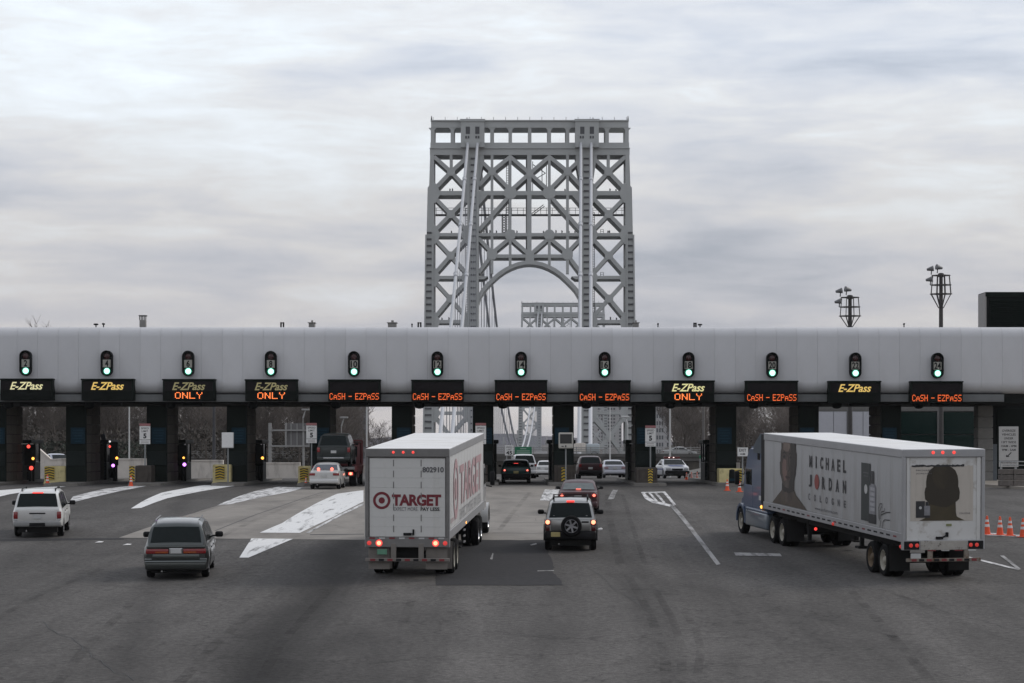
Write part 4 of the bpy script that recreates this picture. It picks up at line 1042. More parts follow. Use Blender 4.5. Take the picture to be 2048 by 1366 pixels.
# ------------------------------------------------------------------ background: far blocks, ramp, rails, gantry, lamps
M_tow = mat('block_facade', (.36,.35,.345), .8, var=.05, vs=.05); M_win = mat('block_window', (.04,.043,.05), .3, var=.2)
def block(px0, px1, pt, Y, lab, cols, rows, m=M_tow, depth=20):
    k = Y/F; w = (px1-px0)*k; z0 = zg(Y); c = P((px0+px1)/2,0,Y)
    r = thing('apartment_block', lab, 'building', (c.x,Y,z0), group='apartment blocks beyond the bridge'); h = P(0,pt,Y).z-z0
    mb = MB(); mb.box(-w/2,w/2,0,depth,-5,h); mb.build('wall', m, r)
    mb = MB(); mb.box(-w*.2,w*.15,3,9,h,h+4); mb.build('roof_house', m, r)
    mb = MB(); cw = w/cols
    for i in range(cols):
        if i % 4 == 3: continue
        for j in range(rows):
            x0 = -w/2+cw*(i+.18); zz = h-3-(j+1)*(h-4)/rows
            mb.box(x0,x0+cw*.62,-.12,.05,zz,zz+(h-4)/rows*.55)
    stuff(mb.build('window', M_win, r))
    t = MB(); t.box(-w/2-.1,-w/2+cw*.14,-.5,.1,0,h); t.box(w/2-cw*.14,w/2+.1,-.5,.1,0,h); t.build('pier', m, r)
block(1170,1213,700,1900,'grey apartment tower behind the near tower\'s right leg',7,27)
block(1214,1243,690,1960,'second grey apartment tower, right of the first behind the leg',5,29)
block(1312,1338,770,1500,'slender apartment tower behind the SPEED LIMIT 5 sign at centre',5,22)
block(690,733,745,1100,'mauve grey slab block left of the street lamp beside the white trailer',5,18,mat('mauve_block', (.20,.185,.20), .85, var=.05, vs=.05))
for q, (px0, px1, pt, Y) in enumerate(((1031,1040,869,2150),(1090,1098,880,2200),(1004,1012,882,2230))):
    block(px0, px1, pt, Y, ('low grey block beside the far tower\'s left foot','small block on the far shore right of the far tower','small block on the far shore left of the far tower')[q], 3, 6, depth=15)
# crossing ramp with guard rails
M_ramp = mat('ramp_concrete', (.10,.095,.088), .85, var=.25, vs=.8, dirt=(.05,.046,.042), ds=.4, dlo=.45, dhi=.7, dst=(1,1,.3), world=True)
M_rail = mat('rail_grey', (.27,.265,.255), .6, var=.12)
YR = 305
def ramp(px0, px1, pt, pb, lab):
    k = YR/F; r = thing('ramp_wall', lab, 'wall', (P((px0+px1)/2,0,YR).x,YR,zg(YR))); o = r.location
    x0 = P(px0,0,YR).x-o.x; x1 = P(px1,0,YR).x-o.x; z = lambda py: P(0,py,YR).z-o.z
    mb = MB(); mb.box(x0,x1,.6,9,z(pb),z(pt)); mb.build('deck_slab', M_ramp, r)
    mb = MB(); mb.box(x0,x1,.9,8.5,-.5,z(pb)-.02); mb.build('retaining_wall', mat('retaining_wall', (.062,.055,.045), .9, var=.35, vs=1.0, world=True), r)
    mb = MB(); mb.box(x0,x1,.4,.7,z(pt+6),z(pt)+.02); mb.build('parapet', M_ramp, r)
    for q in range(4):
        py = pt-2-q*3.6; mb = MB(); mb.bar((x0,.5,z(py)),(x1,.5,z(py)),.09,.12); mb.build('rail', M_rail, r)
    t = MB(); t.box(-.06,.06,.42,.58,z(pt),z(pt-14.5)); pm_ = t.build('rail_post', M_rail, link=False)
    nn = int((x1-x0)/1.9)
    for q in range(nn): inst(pm_, 'rail_post', r, (x0+.4+q*1.9,0,0))
    return r
ramp(975,1450,908,922,'dark ramp crossing behind the centre lanes with pale guard rails')
ramp(330,628,916,930,'low ramp with pale guard rails behind the left lanes')
# sign gantry seen from behind, left
Y = 240; r = thing('sign_gantry', 'grey sign gantry seen from behind above the concrete barrier', 'gantry', (P(585,0,Y).x,Y,zg(Y))); O2 = r.location
z = lambda py: P(0,py,Y).z-O2.z
xx = lambda px: P(px,0,Y).x-O2.x
for px in (540, 607): 
    mb = MB(); mb.bar((xx(px),0,0),(xx(px),0,z(846 if px < 600 else 852)),.32 if px < 600 else .2,.3); mb.build('upright', M_rail, r)
mb = MB()
for q in range(11): v = 850+q*7; mb.bar((xx(539),0,z(v)),(xx(545),0,z(v+7)),.07,.1)
stuff(mb.build('lattice', M_rail, r))
for py in (860.5,892): mb = MB(); mb.bar((xx(540),-.1,z(py)),(xx(640),-.1,z(py)),.16,.3); mb.build('cross_beam', M_rail, r)
for px in (572,): mb = MB(); mb.bar((xx(px),-.1,z(846)),(xx(px),-.1,z(895)),.18,.2); mb.build('strut', M_rail, r)
mb = MB(); mb.box(xx(574),xx(640),.1,.2,z(890),z(846.5)); mb.build('sign_back', mat('sign_back', (.135,.13,.128), .6, var=.1), r)
t = MB(); t.box(-.05,.05,.0,.09,z(890),z(847)); rb2 = t.build('sign_rib', M_rail, link=False)
for px in (582,594,606,618,630): inst(rb2, 'sign_rib', r, (xx(px),0,0))
# street lamps beyond the plaza
def street_lamp(px, pt, pw, Y, lab, head=None, m=None):
    c = P(px,0,Y); c.z = zg(Y); r = thing('street_lamp', lab, 'street lamp', c, group='street lamps beyond the toll plaza'); h = P(0,pt,Y).z-c.z; k = Y/F
    m = m or mat('lamp_pole', (.52,.52,.51), .5, var=.06)
    mb = MB(); mb.tube((0,0,0),(0,0,h),pw*k/2*1.1,pw*k/2*.75,n=10); mb.build('pole', m, r, smooth=40)
    if head is not None:
        a = Vector((0,0,h)); b = Vector((head*k,0,h+.9)); mb = MB(); mb.tube(a,b,.09,.06,n=8); mb.build('arm', m, r)
        mb = MB(); mb.rbox(b.x-.45,b.x+.45,-.18,.18,b.z-.06,b.z+.14,.06); mb.build('lamp_head', m, r)
    else:
        mb = MB(); mb.rbox(-.5,.5,-.2,.2,h,h+.2,.05); mb.build('lamp_head', m, r)
street_lamp(258.5,770,3.2,205,'white lamp pole seen through the lane numbered 4')
street_lamp(733.5,770,3.4,210,'white lamp pole left of the white box truck')
street_lamp(1220,760,2.8,240,'white lamp pole behind the silver sedan, left of a shorter one')
street_lamp(1255.5,851,2.6,250,'short white lamp pole with arm left of the centre column',-5)
street_lamp(1340,780,4.0,195,'thick white lamp pole above the police car')
street_lamp(606,836,2.2,260,'bent lamp above the sign gantry',5,M_rail); street_lamp(683,852,2.2,255,'bent lamp above the raised dark SUV',5,M_rail)
street_lamp(428,770,6.5,230,'dark wooden pole seen through the lane numbered 6',None,mat('dark_pole', (.05,.05,.055), .8, var=.2))
street_lamp(1407,770,6.0,260,'grey weathered pole right of the police car',None,mat('grey_pole', (.12,.112,.105), .8, var=.2))
# signs beyond
def far_sign(px0, px1, pt, pb, Y, lab, m, name='road_sign'):
    c = P((px0+px1)/2,0,Y); c.z = zg(Y); r = thing(name, lab, 'sign', c); w = (px1-px0)*Y/F/2; z0 = P(0,pb,Y).z-c.z; z1 = P(0,pt,Y).z-c.z
    for sx in (-w*.6,w*.6): mb = MB(); mb.tube((sx,.1,0),(sx,.1,z1-.05),.05,n=8); mb.build('post', M_metal, r)
    mb = MB(); mb.rbox(-w,w,0,.05,z0,z1,.02); return r, mb.build('plate', m, r), w, z0, z1
M_green = mat('sign_green', (.015,.16,.075), .5, var=.08)
r, p_, w, z0, z1 = far_sign(1010,1026.5,891,911,196,'white SPEED LIMIT 45 sign beyond the teal wagon',M_white); h = z1-z0
mb = MB(); put_text(mb,'SPEED',-w*.75,z0+h*.74,w*.75,z0+h*.9,fr(-.004)); put_text(mb,'LIMIT',-w*.6,z0+h*.52,w*.6,z0+h*.66,fr(-.004)); put_text(mb,'45',-w*.75,z0+h*.08,w*.75,z0+h*.46,fr(-.004),bold=.03); mb.build('lettering', M_black2, p_)
r, p_, w, z0, z1 = far_sign(1029.5,1063.5,893.5,911,200,'green highway sign with white lines above the teal wagon',M_green); h = z1-z0
mb = MB()
for q, ww in ((.78,.35),(.52,.75),(.3,.8),(.12,.7)): mb.box(-w*ww,w*ww,-.004,0,z0+h*(q-.04),z0+h*(q+.04))
stuff(mb.build('print', mat('sign_pale_print', (.35,.42,.38), .6), p_))
r, p_, w, z0, z1 = far_sign(1075,1106,933,948,235,'low green sign with a white exit mark behind the white sedan',M_green); h = z1-z0
mb = MB(); put_text(mb,'1A',-w*.8,z0+h*.15,w*.3,z0+h*.85,fr(-.004),bold=.03); mb.build('lettering', M_white, p_)
r, p_, w, z0, z1 = far_sign(1398,1408.5,911,917,250,'tiny green sign on the grey weathered pole',M_green)
# far guard rail to the right of the police car
r = thing('guard_rail', 'metal guard rail rising behind the orange cones', 'guard rail', P(1400,952,197)); o = r.location
mb = MB(); mb.bar(P(1376,945,197)-o, P(1428,935,200)-o, .32, .08); mb.build('rail', M_rail, r)
for q in range(4): px = 1380+q*14; a = P(px,944.5-q*2.6,198)-o; mb = MB(); mb.bar((a.x,a.y,a.z-1.2),a,.12,.12); mb.build('post', M_brown, r)

# ------------------------------------------------------------------ bare winter trees on the banks
def hill(name, x0, x1, y0, y1, hf, m, nx=24, ny=16):
    mb = MB(); vs = []; fs = []
    for j in range(ny+1):
        for i in range(nx+1):
            x = x0+(x1-x0)*i/nx; y = y0+(y1-y0)*j/ny; vs.append((x,y,zg(y)-.3+hf(x,y)+random.uniform(-.25,.25)))
    for j in range(ny):
        for i in range(nx): a = j*(nx+1)+i; fs.append((a,a+1,a+nx+2,a+nx+1))
    mb.vf(vs, fs); return struct(mb.build(name, m, smooth=60, recalc=False))
def ss(a, b, x): t = max(0,min(1,(x-a)/(b-a))); return t*t*(3-2*t)
def h_left(x, y): return 9*ss(300,420,y)*ss(-26,-44,x)+1.5*ss(-22,-40,x)
def h_right(x, y): return 8*ss(320,430,y)*ss(25,36,x)
M_leaf = mat('leaf_litter', (.058,.049,.041), .95, var=.45, vs=.7, world=True)
hill('hillside', -170, -20, 285, 520, h_left, M_leaf); hill('hillside', 24, 150, 312, 520, h_right, M_leaf)
M_bark = mat('bark', (.10,.084,.071), .9, var=.3, vs=3, rnd=.35)
M_twig = mat('twigs', (.118,.10,.087), .9, var=.3, vs=2, rnd=.35)
def make_tree(seed, H, levels=5):
    rng = random.Random(seed); tk = MB(); cr_ = MB()
    def seg(mb, a, b, ra, rb, n):
        d = (b-a).normalized(); q = d.to_track_quat('Z','Y'); vs = []
        for c, r_ in ((a,ra),(b,rb)):
            for i in range(n): t = 2*math.pi*i/n; vs.append(c+q @ Vector((math.cos(t)*r_, math.sin(t)*r_, 0)))
        mb.vf(vs, [(i,(i+1)%n,(i+1)%n+n,i+n) for i in range(n)])
    def grow(p, d, L, r, lev):
        steps = 3 if lev < 2 else 2; mb = tk if lev == 0 else cr_; n = 8 if lev == 0 else 5 if lev == 1 else 3
        for s_ in range(steps):
            d2 = (d+Vector((rng.uniform(-1,1),rng.uniform(-1,1),rng.uniform(-.3,.8)))*(.10 if lev == 0 else .24)).normalized()
            q = p+d2*L/steps; r2 = r*(.78 if lev < 2 else .66); seg(mb, p, q, r, r2, n)
            if lev < levels and (s_ > 0 or lev > 0):
                for _ in range(rng.choice((2,3)) if lev < 3 else 3):
                    ax_ = Vector((rng.uniform(-1,1),rng.uniform(-1,1),rng.uniform(-.2,.6))).normalized()
                    nd = (d2*.62+ax_*.85); nd.z = nd.z+.22; nd.normalize()
                    grow(q, nd, L*rng.uniform(.50,.70), max(.022,r2*.6), lev+1)
            p, d, r = q, d2, r2
    grow(Vector((0,0,-.4)), Vector((0,0,1)), H*.52, H*.019, 0)
    return tk.build('trunk', M_bark, link=False, smooth=60), cr_.build('crown', M_twig, link=False, recalc=False)
TREES = [make_tree(11+i, 13, 4) for i in range(5)]
def tree(x, y, z, s_, lab, group=None, v=None):
    t = TREES[v if v is not None else random.randrange(5)]; r = thing('bare_tree', lab, 'tree', (x,y,z), random.uniform(0,6.28), group)
    inst(t[0], 'trunk', r, scale=(s_,s_,s_*random.uniform(.9,1.15))); inst(t[1], 'crown', r, scale=(s_,s_,s_*random.uniform(.9,1.15))); return r
random.seed(21)
cnt = 0
for i in range(150):
    y = 292+random.random()**1.2*110; px = random.uniform(-20,706) if random.random() < .9 else random.uniform(600,706)
    x = P(px,0,y).x; tree(x, y, zg(y)+h_left(x,y)-.3, random.uniform(.55,.92), 'leafless grey brown tree crowded on the hillside behind the left lanes', 'bare trees on the left hillside')
for i in range(62):
    y = 318+random.random()**1.2*100; px = random.uniform(1345,1625); x = P(px,0,y).x
    tree(x, y, zg(y)+h_right(x,y)-.3, random.uniform(.55,.92), 'leafless grey brown tree crowded on the bank behind the right lanes', 'bare trees on the right bank')
for px, hs, wh in ((12,1.2,'cut by the left frame edge'),(55,1.28,'farthest right of three at the far left'),(30,1.15,'middle of three at the far left')):
    y = 330; x = P(px,0,y).x; z = P(0,676,y).z-13.2*hs; tree(x, y, z, hs, 'bare tree top just above the canopy, '+wh, 'tree tops above the canopy')
for q, (px, pt, y, v) in enumerate(((757,842,330,0),(742,856,340,2),(772,862,350,3))):
    x = P(px,0,y).x; h = P(0,pt,y).z-zg(y); tree(x, y, zg(y), h/12.5, ('single bare tree against the sky left of the white box truck','bare tree just right of the white lamp pole beside the white box truck','smallest bare tree against the sky above the white truck roof')[q], None, v)
# scrub and evergreen undergrowth at the foot of the slopes
def scrub(name, n, px0, px1, y0, y1, hf, col, hgt):
    mb = MB(); rng = random.Random(5+n)
    for i in range(n):
        y = rng.uniform(y0,y1); x = P(rng.uniform(px0,px1),0,y).x; z = zg(y)+hf(x,y)-.3+rng.random()**1.6*hgt; s_ = rng.uniform(.10,.30)
        a = Vector((rng.uniform(-1,1),rng.uniform(-1,1),rng.uniform(-1,1)))*s_; b = Vector((rng.uniform(-1,1),rng.uniform(-1,1),rng.uniform(-1,1)))*s_; c = Vector((x,y,z))
        mb.vf([c-a,c+b,c+a,c-b], [(0,1,2,3)])
    return stuff(mb.build(name, mat(name+'_leaf', col, .9, var=.4, vs=.6, world=True), recalc=False))
scrub('undergrowth', 26000, -20, 700, 286, 400, h_left, (.055,.047,.038), 4.5)
scrub('undergrowth', 9000, 1340, 1630, 314, 400, h_right, (.055,.047,.038), 4.0)
scrub('evergreen_scrub', 5000, 60, 330, 287, 320, h_left, (.028,.036,.024), 3.0)
scrub('evergreen_scrub', 2200, 1310, 1440, 314, 335, h_right, (.028,.04,.026), 3.2)
# ------------------------------------------------------------------ vehicles
M_tyre = mat('tyre_rubber', (.009,.009,.0095), .9, var=.2, spec=.15); M_rim = mat('alloy_rim', (.30,.30,.31), .35, metal=.6, var=.1)
M_under = mat('underbody', (.008,.008,.008), .9, var=.2); M_cglass = mat('car_glass', (.008,.012,.012), .14, var=.15, spec=.13)
M_trim = mat('black_trim', (.011,.011,.012), .65, var=.15, spec=.2); M_chrome = mat('chrome', (.5,.5,.5), .2, metal=.9, var=.05)
M_tail = mat('tail_lens', (.20,.012,.014), .2, var=.15, coat=.5); M_tailamb = mat('tail_lens_amber', (.28,.06,.01), .2, var=.15, coat=.5)
M_brake = mat('brake_lit', (.5,.03,.02), .3, emit=(1,.07,.06), es=1.1, var=0); M_brakehot = mat('brake_lit_core', (.6,.2,.1), .3, emit=(1,.32,.18), es=2.3, var=0)
M_brakemid = mat('brake_lit_mid', (.6,.1,.06), .3, emit=(1,.20,.14), es=1.9, var=0)
M_plate = mat('licence_plate', (.45,.45,.44), .5, var=.1); M_platey = mat('licence_plate_yellow', (.45,.38,.16), .5, var=.1); M_plateg = mat('licence_plate_green', (.10,.24,.16), .5, var=.1)
M_lampw = mat('clear_lens', (.45,.46,.47), .15, var=.1, coat=.5)
def paintm(name, col, rough=.3, metal=0, coat=.6, var=.04): return mat(name, col, rough, metal, var=var, vs=1.2, coat=coat)
_WH = {}
def wheel_meshes(r, w, rimcol=M_rim):
    k = (round(r,3), round(w,3), rimcol.name)
    if k in _WH: return _WH[k]
    mb = MB(); mb.lathe([(r*.66,-w/2),(r*.90,-w/2),(r*.985,-w*.36),(r,-w*.2),(r,w*.2),(r*.985,w*.36),(r*.90,w/2),(r*.66,w/2),(r*.60,w*.3),(r*.60,-w*.3),(r*.66,-w/2)], 'x', (0,0,0), 24, cap=False); t = mb.build('tyre', M_tyre, link=False, smooth=40)
    mb = MB(); spoked = rimcol is M_rim
    for s_ in (-1,1):
        mb.mi = 0
        mb.lathe([(r*.665,s_*w*.44),(r*.62,s_*w*.47),(r*.59,s_*w*.40)], 'x', (0,0,0), 20, cap=False)
        mb.mi = 1 if spoked else 0
        mb.lathe([(r*.59,s_*w*.40),(r*.56,s_*w*.02),(r*.24,s_*w*.0),(r*.20,s_*w*(.1 if spoked else .34))], 'x', (0,0,0), 20, cap=False)
        mb.mi = 0
        mb.lathe([(r*.20,s_*w*.30),(r*.16,s_*w*.42),(r*.01,s_*w*.44)], 'x', (0,0,0), 14, cap=False)
        if spoked:
            for i in range(6):
                a = 2*math.pi*i/6+.3; mb.bar((s_*w*.38,math.cos(a)*r*.12,math.sin(a)*r*.12),(s_*w*.42,math.cos(a)*r*.62,math.sin(a)*r*.62), r*.17, w*.10, (1,0,0))
        else:
            mb.mi = 1
            for i in range(8):
                a = 2*math.pi*i/8; mb.tube((s_*w*.0,math.cos(a)*r*.42,math.sin(a)*r*.42),(s_*w*.03,math.cos(a)*r*.42,math.sin(a)*r*.42), r*.055, n=8)
    m = mb.build('rim', [rimcol, M_under], link=False, smooth=30)
    _WH[k] = (t, m); return _WH[k]
def wheel(parent, x, y, r, w, rimcol=M_rim, nm='wheel'):
    t, m = wheel_meshes(r, w, rimcol); o = inst(t, nm, parent, (x,y,r)); inst(m, 'rim', o); return o
class Body:
    """Car shell from tables along its length (y=0 at the tail): top line, belt line, half width at the belt, wheel places."""
    def __init__(s, L, top, belt, wid, bot=.28, wheels=(), wr=.33, tumble=.28, bulge=.04, endr=.10):
        s.L, s.top, s.belt, s.wid, s.bot, s.wheels, s.wr, s.tumble, s.bulge, s.endr = L, top, belt, wid, bot, wheels, wr, tumble, bulge, endr
    def zt(s, y): return lerp_tab(s.top, y)
    def zb(s, y): return lerp_tab(s.belt, y)
    def hw(s, y): return lerp_tab(s.wid, y)
    def arch(s, y):
        z = s.bot + (.10*max(0,1-y/.5) if y < .5 else .08*max(0,1-(s.L-y)/.6) if s.L-y < .6 else 0); ra = s.wr*1.16
        for wy in s.wheels:
            d = abs(y-wy)
            if d < ra: z = max(z, s.wr+math.sqrt(ra*ra-d*d))
        return z
    def rx(s, y, z): return s.hw(y)*.985 - s.tumble*max(0, z-s.zb(y))
    def sec(s, y, f=1.0):
        zb, zt = s.zb(y), max(s.zt(y), s.zb(y)+.015); w = s.hw(y)*f; z0 = s.arch(y); zm = z0+(zb-z0)*.52
        xr = w*.985-s.tumble*(zt-zb); h = zt-zb
        e = min(.09, h*.3)
        return [(0,z0),(w*.93,z0),(w+s.bulge*.5-.02,z0+.05),(w+s.bulge,max(zm,z0+.06)),(w+s.bulge*.3,max(zb-.05,z0+.08)),(w*.985,max(zb,z0+.10)),
                (w*.985-s.tumble*(h-e)*.98,zb+h-e),(xr-.07,zt-.012 if h > .1 else zt),(xr*.55,zt+.012*min(1,h*4)),(0,zt+.02*min(1,h*4))]
    def mesh(s, paint, lower=None, zl=0, name='body', parent=None):
        ys = {0, .03, .10, .2, s.L-.2, s.L-.08, s.L-.02, s.L}
        for t in (s.top, s.belt, s.wid):
            for q in t:
                if 0 <= q[0] <= s.L: ys.add(q[0])
        for wy in s.wheels:
            ra = s.wr*1.16
            for i in range(-6,7): ys.add(wy+ra*math.sin(i/6*math.pi/2)*.999)
            ys.add(wy-ra-.01); ys.add(wy+ra+.01)
        y = .4
        while y < s.L: ys.add(y); y += .3
        ys = sorted(y for y in ys if 0 <= y <= s.L); ys2 = []
        for y in ys:
            if not ys2 or y-ys2[-1] > .004: ys2.append(y)
        mb = MB(); rings = []
        for y in ys2:
            f = 1.0
            if y < s.endr: f = 1-.07*(1-y/s.endr)**2
            if y > s.L-.3: f = 1-.10*((y-s.L+.3)/.3)**2
            p = s.sec(y, f); ring = [(x,y,z) for x,z in p]+[(-x,y,z) for x,z in p[-2:0:-1]]
            rings.append([mb.bm.verts.new(v) for v in ring])
        n = len(rings[0])
        for a, b in zip(rings, rings[1:]):
            for i in range(n):
                vs = [a[i],a[(i+1)%n],b[(i+1)%n],b[i]]
                q = mb.bm.faces.new(vs)
                if lower and max(v.co.z for v in vs) < zl: q.material_index = 1
        for rg, rev in ((rings[0],False),(rings[-1],True)):
            for i in range(9):
                a, b, c, d = rg[i], rg[i+1], rg[(n-i-1)%n], rg[(n-i)%n]
                vs = [v for k, v in enumerate((a,b,c,d)) if v not in (a,b,c,d)[:k]]
                if len(vs) >= 3:
                    try:
                        q = mb.bm.faces.new(vs)
                        if lower and max(v.co.z for v in vs) < zl: q.material_index = 1
                    except ValueError: pass
        return mb.build(name, [paint]+([lower] if lower else []), parent, smooth=32)
    def top_patch(s, ya, yb, k=.86, off=.012, n=8, name='rear_window', m=None, parent=None, m_edge=0):
        mb = MB(); vs = []; fs = []; c = 9
        for j in range(n+1):
            y = ya+(yb-ya)*j/n; zt = s.zt(y); dz = (s.zt(y+.01)-s.zt(y-.01))/.02; nv = Vector((0,-dz,1)).normalized(); w = s.rx(y, zt)*k
            for i in range(c):
                t = -1+2*i/(c-1); vs.append(Vector((w*t,y,zt+.014*(1-abs(t))))+nv*off)
        for j in range(n):
            for i in range(c-1): a = j*c+i; fs.append((a,a+1,a+c+1,a+c))
        mb.vf(vs, fs); return mb.build(name, m or M_cglass, parent, smooth=40)
    def side_window(s, yb0, yb1, yt0, yt1, parent, lo=.04, hi=.12, name='side_window', m=None):
        for sg in (-1, 1):
            mb = MB(); vs = []; n = 5
            for j in range(n+1):
                t = j/n
                for q in range(2):
                    y = (yb0+(yb1-yb0)*t) if q == 0 else (yt0+(yt1-yt0)*t)
                    z = s.zb(y)+lo if q == 0 else min(s.zt((yt0+yt1)/2), s.zt(y))-hi
                    vs.append((sg*(s.rx(y, z)+.012), y, z))
            mb.vf(vs, [(2*j,2*j+1,2*j+3,2*j+2) for j in range(n)]); mb.build(name, m or M_cglass, parent)
def rear_parts(r, b, W2, plate=M_plate, pz=.75, px=0, bump=None, bz=(.38,.66), tg=None, tgz=(.55,1.0), tgw=.80):
    mb = MB(); mb.rbox(-W2*.98,W2*.98,-.09,.30,bz[0],bz[1],.07,3); mb.build('bumper', bump or M_trim, r, smooth=40)
    if tg:
        mb = MB(); mb.rbox(-W2*tgw,W2*tgw,-.018,.03,tgz[0],tgz[1],.02,2); mb.build('tailgate', tg, r, smooth=40)
    mb = MB(); mb.rbox(px-.16,px+.16,-.045 if not (bz[0] < pz < bz[1]) else -.11,.0,pz-.08,pz+.08,.012); mb.build('licence_plate', plate, r)
    mb = MB(); mb.box(-W2*.80,W2*.80,.15,b.L-.25,.20,.62); mb.build('underbody', M_under, r)
    for e in (-W2*.45,): mb = MB(); mb.tube((e,-.03,.27),(e,.4,.27),.03,n=8); mb.build('exhaust', M_chrome, r)
def lights(r, x0, x1, z0, z1, m=M_tail, y=-.03, lit=None, depth=.2, core=.5, name='tail_light'):
    for sg in (-1, 1):
        mb = MB(); a, c = sorted((sg*x0, sg*x1)); mb.rbox(a,c,y,y+depth,z0,z1,.02,2); o = mb.build(name, m, r, smooth=40)
        if lit:
            cx = (a+c)/2; zz = (z0+z1)/2+ (z1-z0)*.08; rad = min(c-a, z1-z0)*core
            mb = MB(); mb.lathe([(rad*.3,y-.022),(rad*.8,y-.016),(rad,y-.002)], 'y', (cx,0,zz), 14); mb.build('bulb', lit, o, smooth=50)
def mirrors(r, x, y, z, m, s_=1.0):
    for sg in (-1, 1):
        mb = MB(); mb.rbox(sg*(x+.12*s_)-.10*s_,sg*(x+.12*s_)+.10*s_,y-.07,y+.07,z-.065*s_,z+.08*s_,.065,4); mb.bar((sg*(x-.05),y,z-.04),(sg*(x+.1),y,z-.03),.05,.05); mb.build('mirror', m, r, smooth=40)
def wheels4(r, b, x, w, rim=M_rim):
    for wy in b.wheels:
        for sg in (-1,1): wheel(r, sg*x, wy, b.wr, w, rim)

# --- white sport utility at the left
Mw = paintm('white_paint', (.62,.62,.60)); Mdirtyw = mat('white_paint_dusty', (.50,.49,.47), .45, var=.08, vs=1.2, coat=.3)
def suv_white():
    b = Body(4.75, [(0,1.06),(.03,1.12),(.34,1.64),(.48,1.70),(.8,1.74),(1.2,1.765),(1.8,1.77),(2.7,1.72),(3.0,1.66),(3.55,1.14),(4.4,1.06),(4.75,.92)], [(0,1.04),(3.5,1.06),(4.4,1.02),(4.75,.86)], [(0,.88),(.2,.90),(3.6,.91),(4.4,.88),(4.75,.80)], .36, (.98,3.85), .37, .26, .04, .24)
    r = thing('parked_suv', 'white sport utility vehicle, dusty, at the left edge', 'car'); r.name = 'white_suv'
    b.mesh(Mw, M_trim, .44, 'body', r); b.top_patch(.055,.34,.90,.012,6,'rear_window',M_cglass,r)
    b.side_window(.46,1.25,.62,1.30,r); b.side_window(1.38,2.25,1.36,2.2,r); b.side_window(2.33,3.2,2.28,2.78,r)
    rear_parts(r, b, .90, M_plate, .80, bump=mat('bumper_grey', (.24,.24,.235), .6), bz=(.42,.64), tg=Mdirtyw, tgz=(.66,1.03), tgw=.78)
    mb = MB(); mb.rbox(-.30,.30,-.04,.0,.90,.95,.015); mb.build('handle_trim', M_trim, r)
    mb = MB(); mb.rbox(-.30,.30,-.095,-.05,.44,.58,.02); mb.build('bumper_step', M_trim, r)
    lights(r, .72,.88,.72,.99, M_tail); lights(r, .72,.88,.66,.71, M_lampw, -.028, name='reverse_light')
    mb = MB(); mb.rbox(-.20,.20,.30,.42,1.655,1.70,.015); mb.build('high_brake_light', M_brake, r)
    for sg in (-1,1):
        mb = MB(); mb.tube((sg*.62,.75,1.80),(sg*.62,2.6,1.80),.022,n=8)
        for y in (.75,2.6): mb.tube((sg*.62,y,1.72),(sg*.62,y,1.80),.025,n=6)
        mb.build('roof_rail', M_trim, r)
    mb = MB(); mb.bar((-.1,.10,1.17),(.28,.13,1.22),.025,.03); mb.build('wiper', M_trim, r)
    mirrors(r, .95, 3.05, 1.14, M_trim, 1.2); wheels4(r, b, .79, .24)
    for sg in (-1,1):
        for y in (1.45,2.35): mb = MB(); mb.rbox(sg*.925-.02,sg*.925+.02,y-.1,y+.1,.93,.965,.01); mb.build('door_handle', M_trim, r)
    return r
r = suv_white(); on_road(r, 75, 1076, 7)

# --- grey minivan
Mg = paintm('grey_green_paint', (.066,.073,.070), .28, .85, .6); Mgl = paintm('grey_light_paint', (.15,.165,.163), .28, .85, .6)
b = Body(5.0, [(0,1.05),(.03,1.10),(.33,1.58),(.46,1.67),(.75,1.72),(1.1,1.75),(1.7,1.765),(2.3,1.755),(2.9,1.71),(3.3,1.63),(4.2,1.10),(4.75,.95),(5.0,.78)], [(0,1.02),(3.6,1.05),(4.3,1.0),(5.0,.72)], [(0,.90),(.25,.945),(4.0,.955),(4.7,.88),(5.0,.76)], .26, (1.02,3.98), .335, .30, .05, .26)
r = thing('grey_minivan', 'grey green minivan with wide red tail lights, nearest car at the left', 'car')
b.mesh(Mg, None, 0, 'body', r); b.top_patch(.05,.33,.89,.012,6,'rear_window',M_cglass,r)
b.side_window(.48,1.55,.65,1.55,r); b.side_window(1.65,2.7,1.63,2.6,r); b.side_window(2.78,3.75,2.7,3.2,r)
rear_parts(r, b, .945, M_plate, .885, bump=Mg, bz=(.30,.60))
mb = MB(); mb.rbox(-.93,.93,-.135,-.02,.535,.60,.03,2); mb.build('bumper_lip', Mgl, r, smooth=40)
for sg in (-1,1): mb = MB(); mb.rbox(min(sg*.72,sg*.93),max(sg*.72,sg*.93),-.13,.1,.60,.66,.02); mb.build('bumper_corner', Mgl, r)
mb = MB(); mb.rbox(-.70,.70,-.03,.03,.60,.79,.02); mb.rbox(-.88,.88,-.022,.03,.955,1.04,.02); mb.build('tailgate', Mg, r, smooth=40)
lights(r, .22,.90,.80,.945, M_tail, -.035)
for sg in (-1,1): mb = MB(); mb.rbox(min(sg*.24,sg*.62),max(sg*.24,sg*.62),-.041,-.03,.815,.865,.005); mb.build('tail_light_amber', M_tailamb, r)
mb = MB(); mb.rbox(-.20,.20,-.05,.0,.79,.97,.015); mb.build('plate_surround', M_chrome, r)
mb = MB(); mb.rbox(-.155,.155,-.056,-.04,.81,.95,.008); mb.build('licence_plate', M_plate, r)
mb = MB(); mb.bar((0.05,.07,1.13),(.5,.10,1.16),.03,.03); mb.build('wiper', M_trim, r)
for sg in (-1,1): mb = MB(); mb.tube((sg*.66,.7,1.775),(sg*.66,2.8,1.775),.018,n=8); mb.build('roof_rail', Mgl, r)
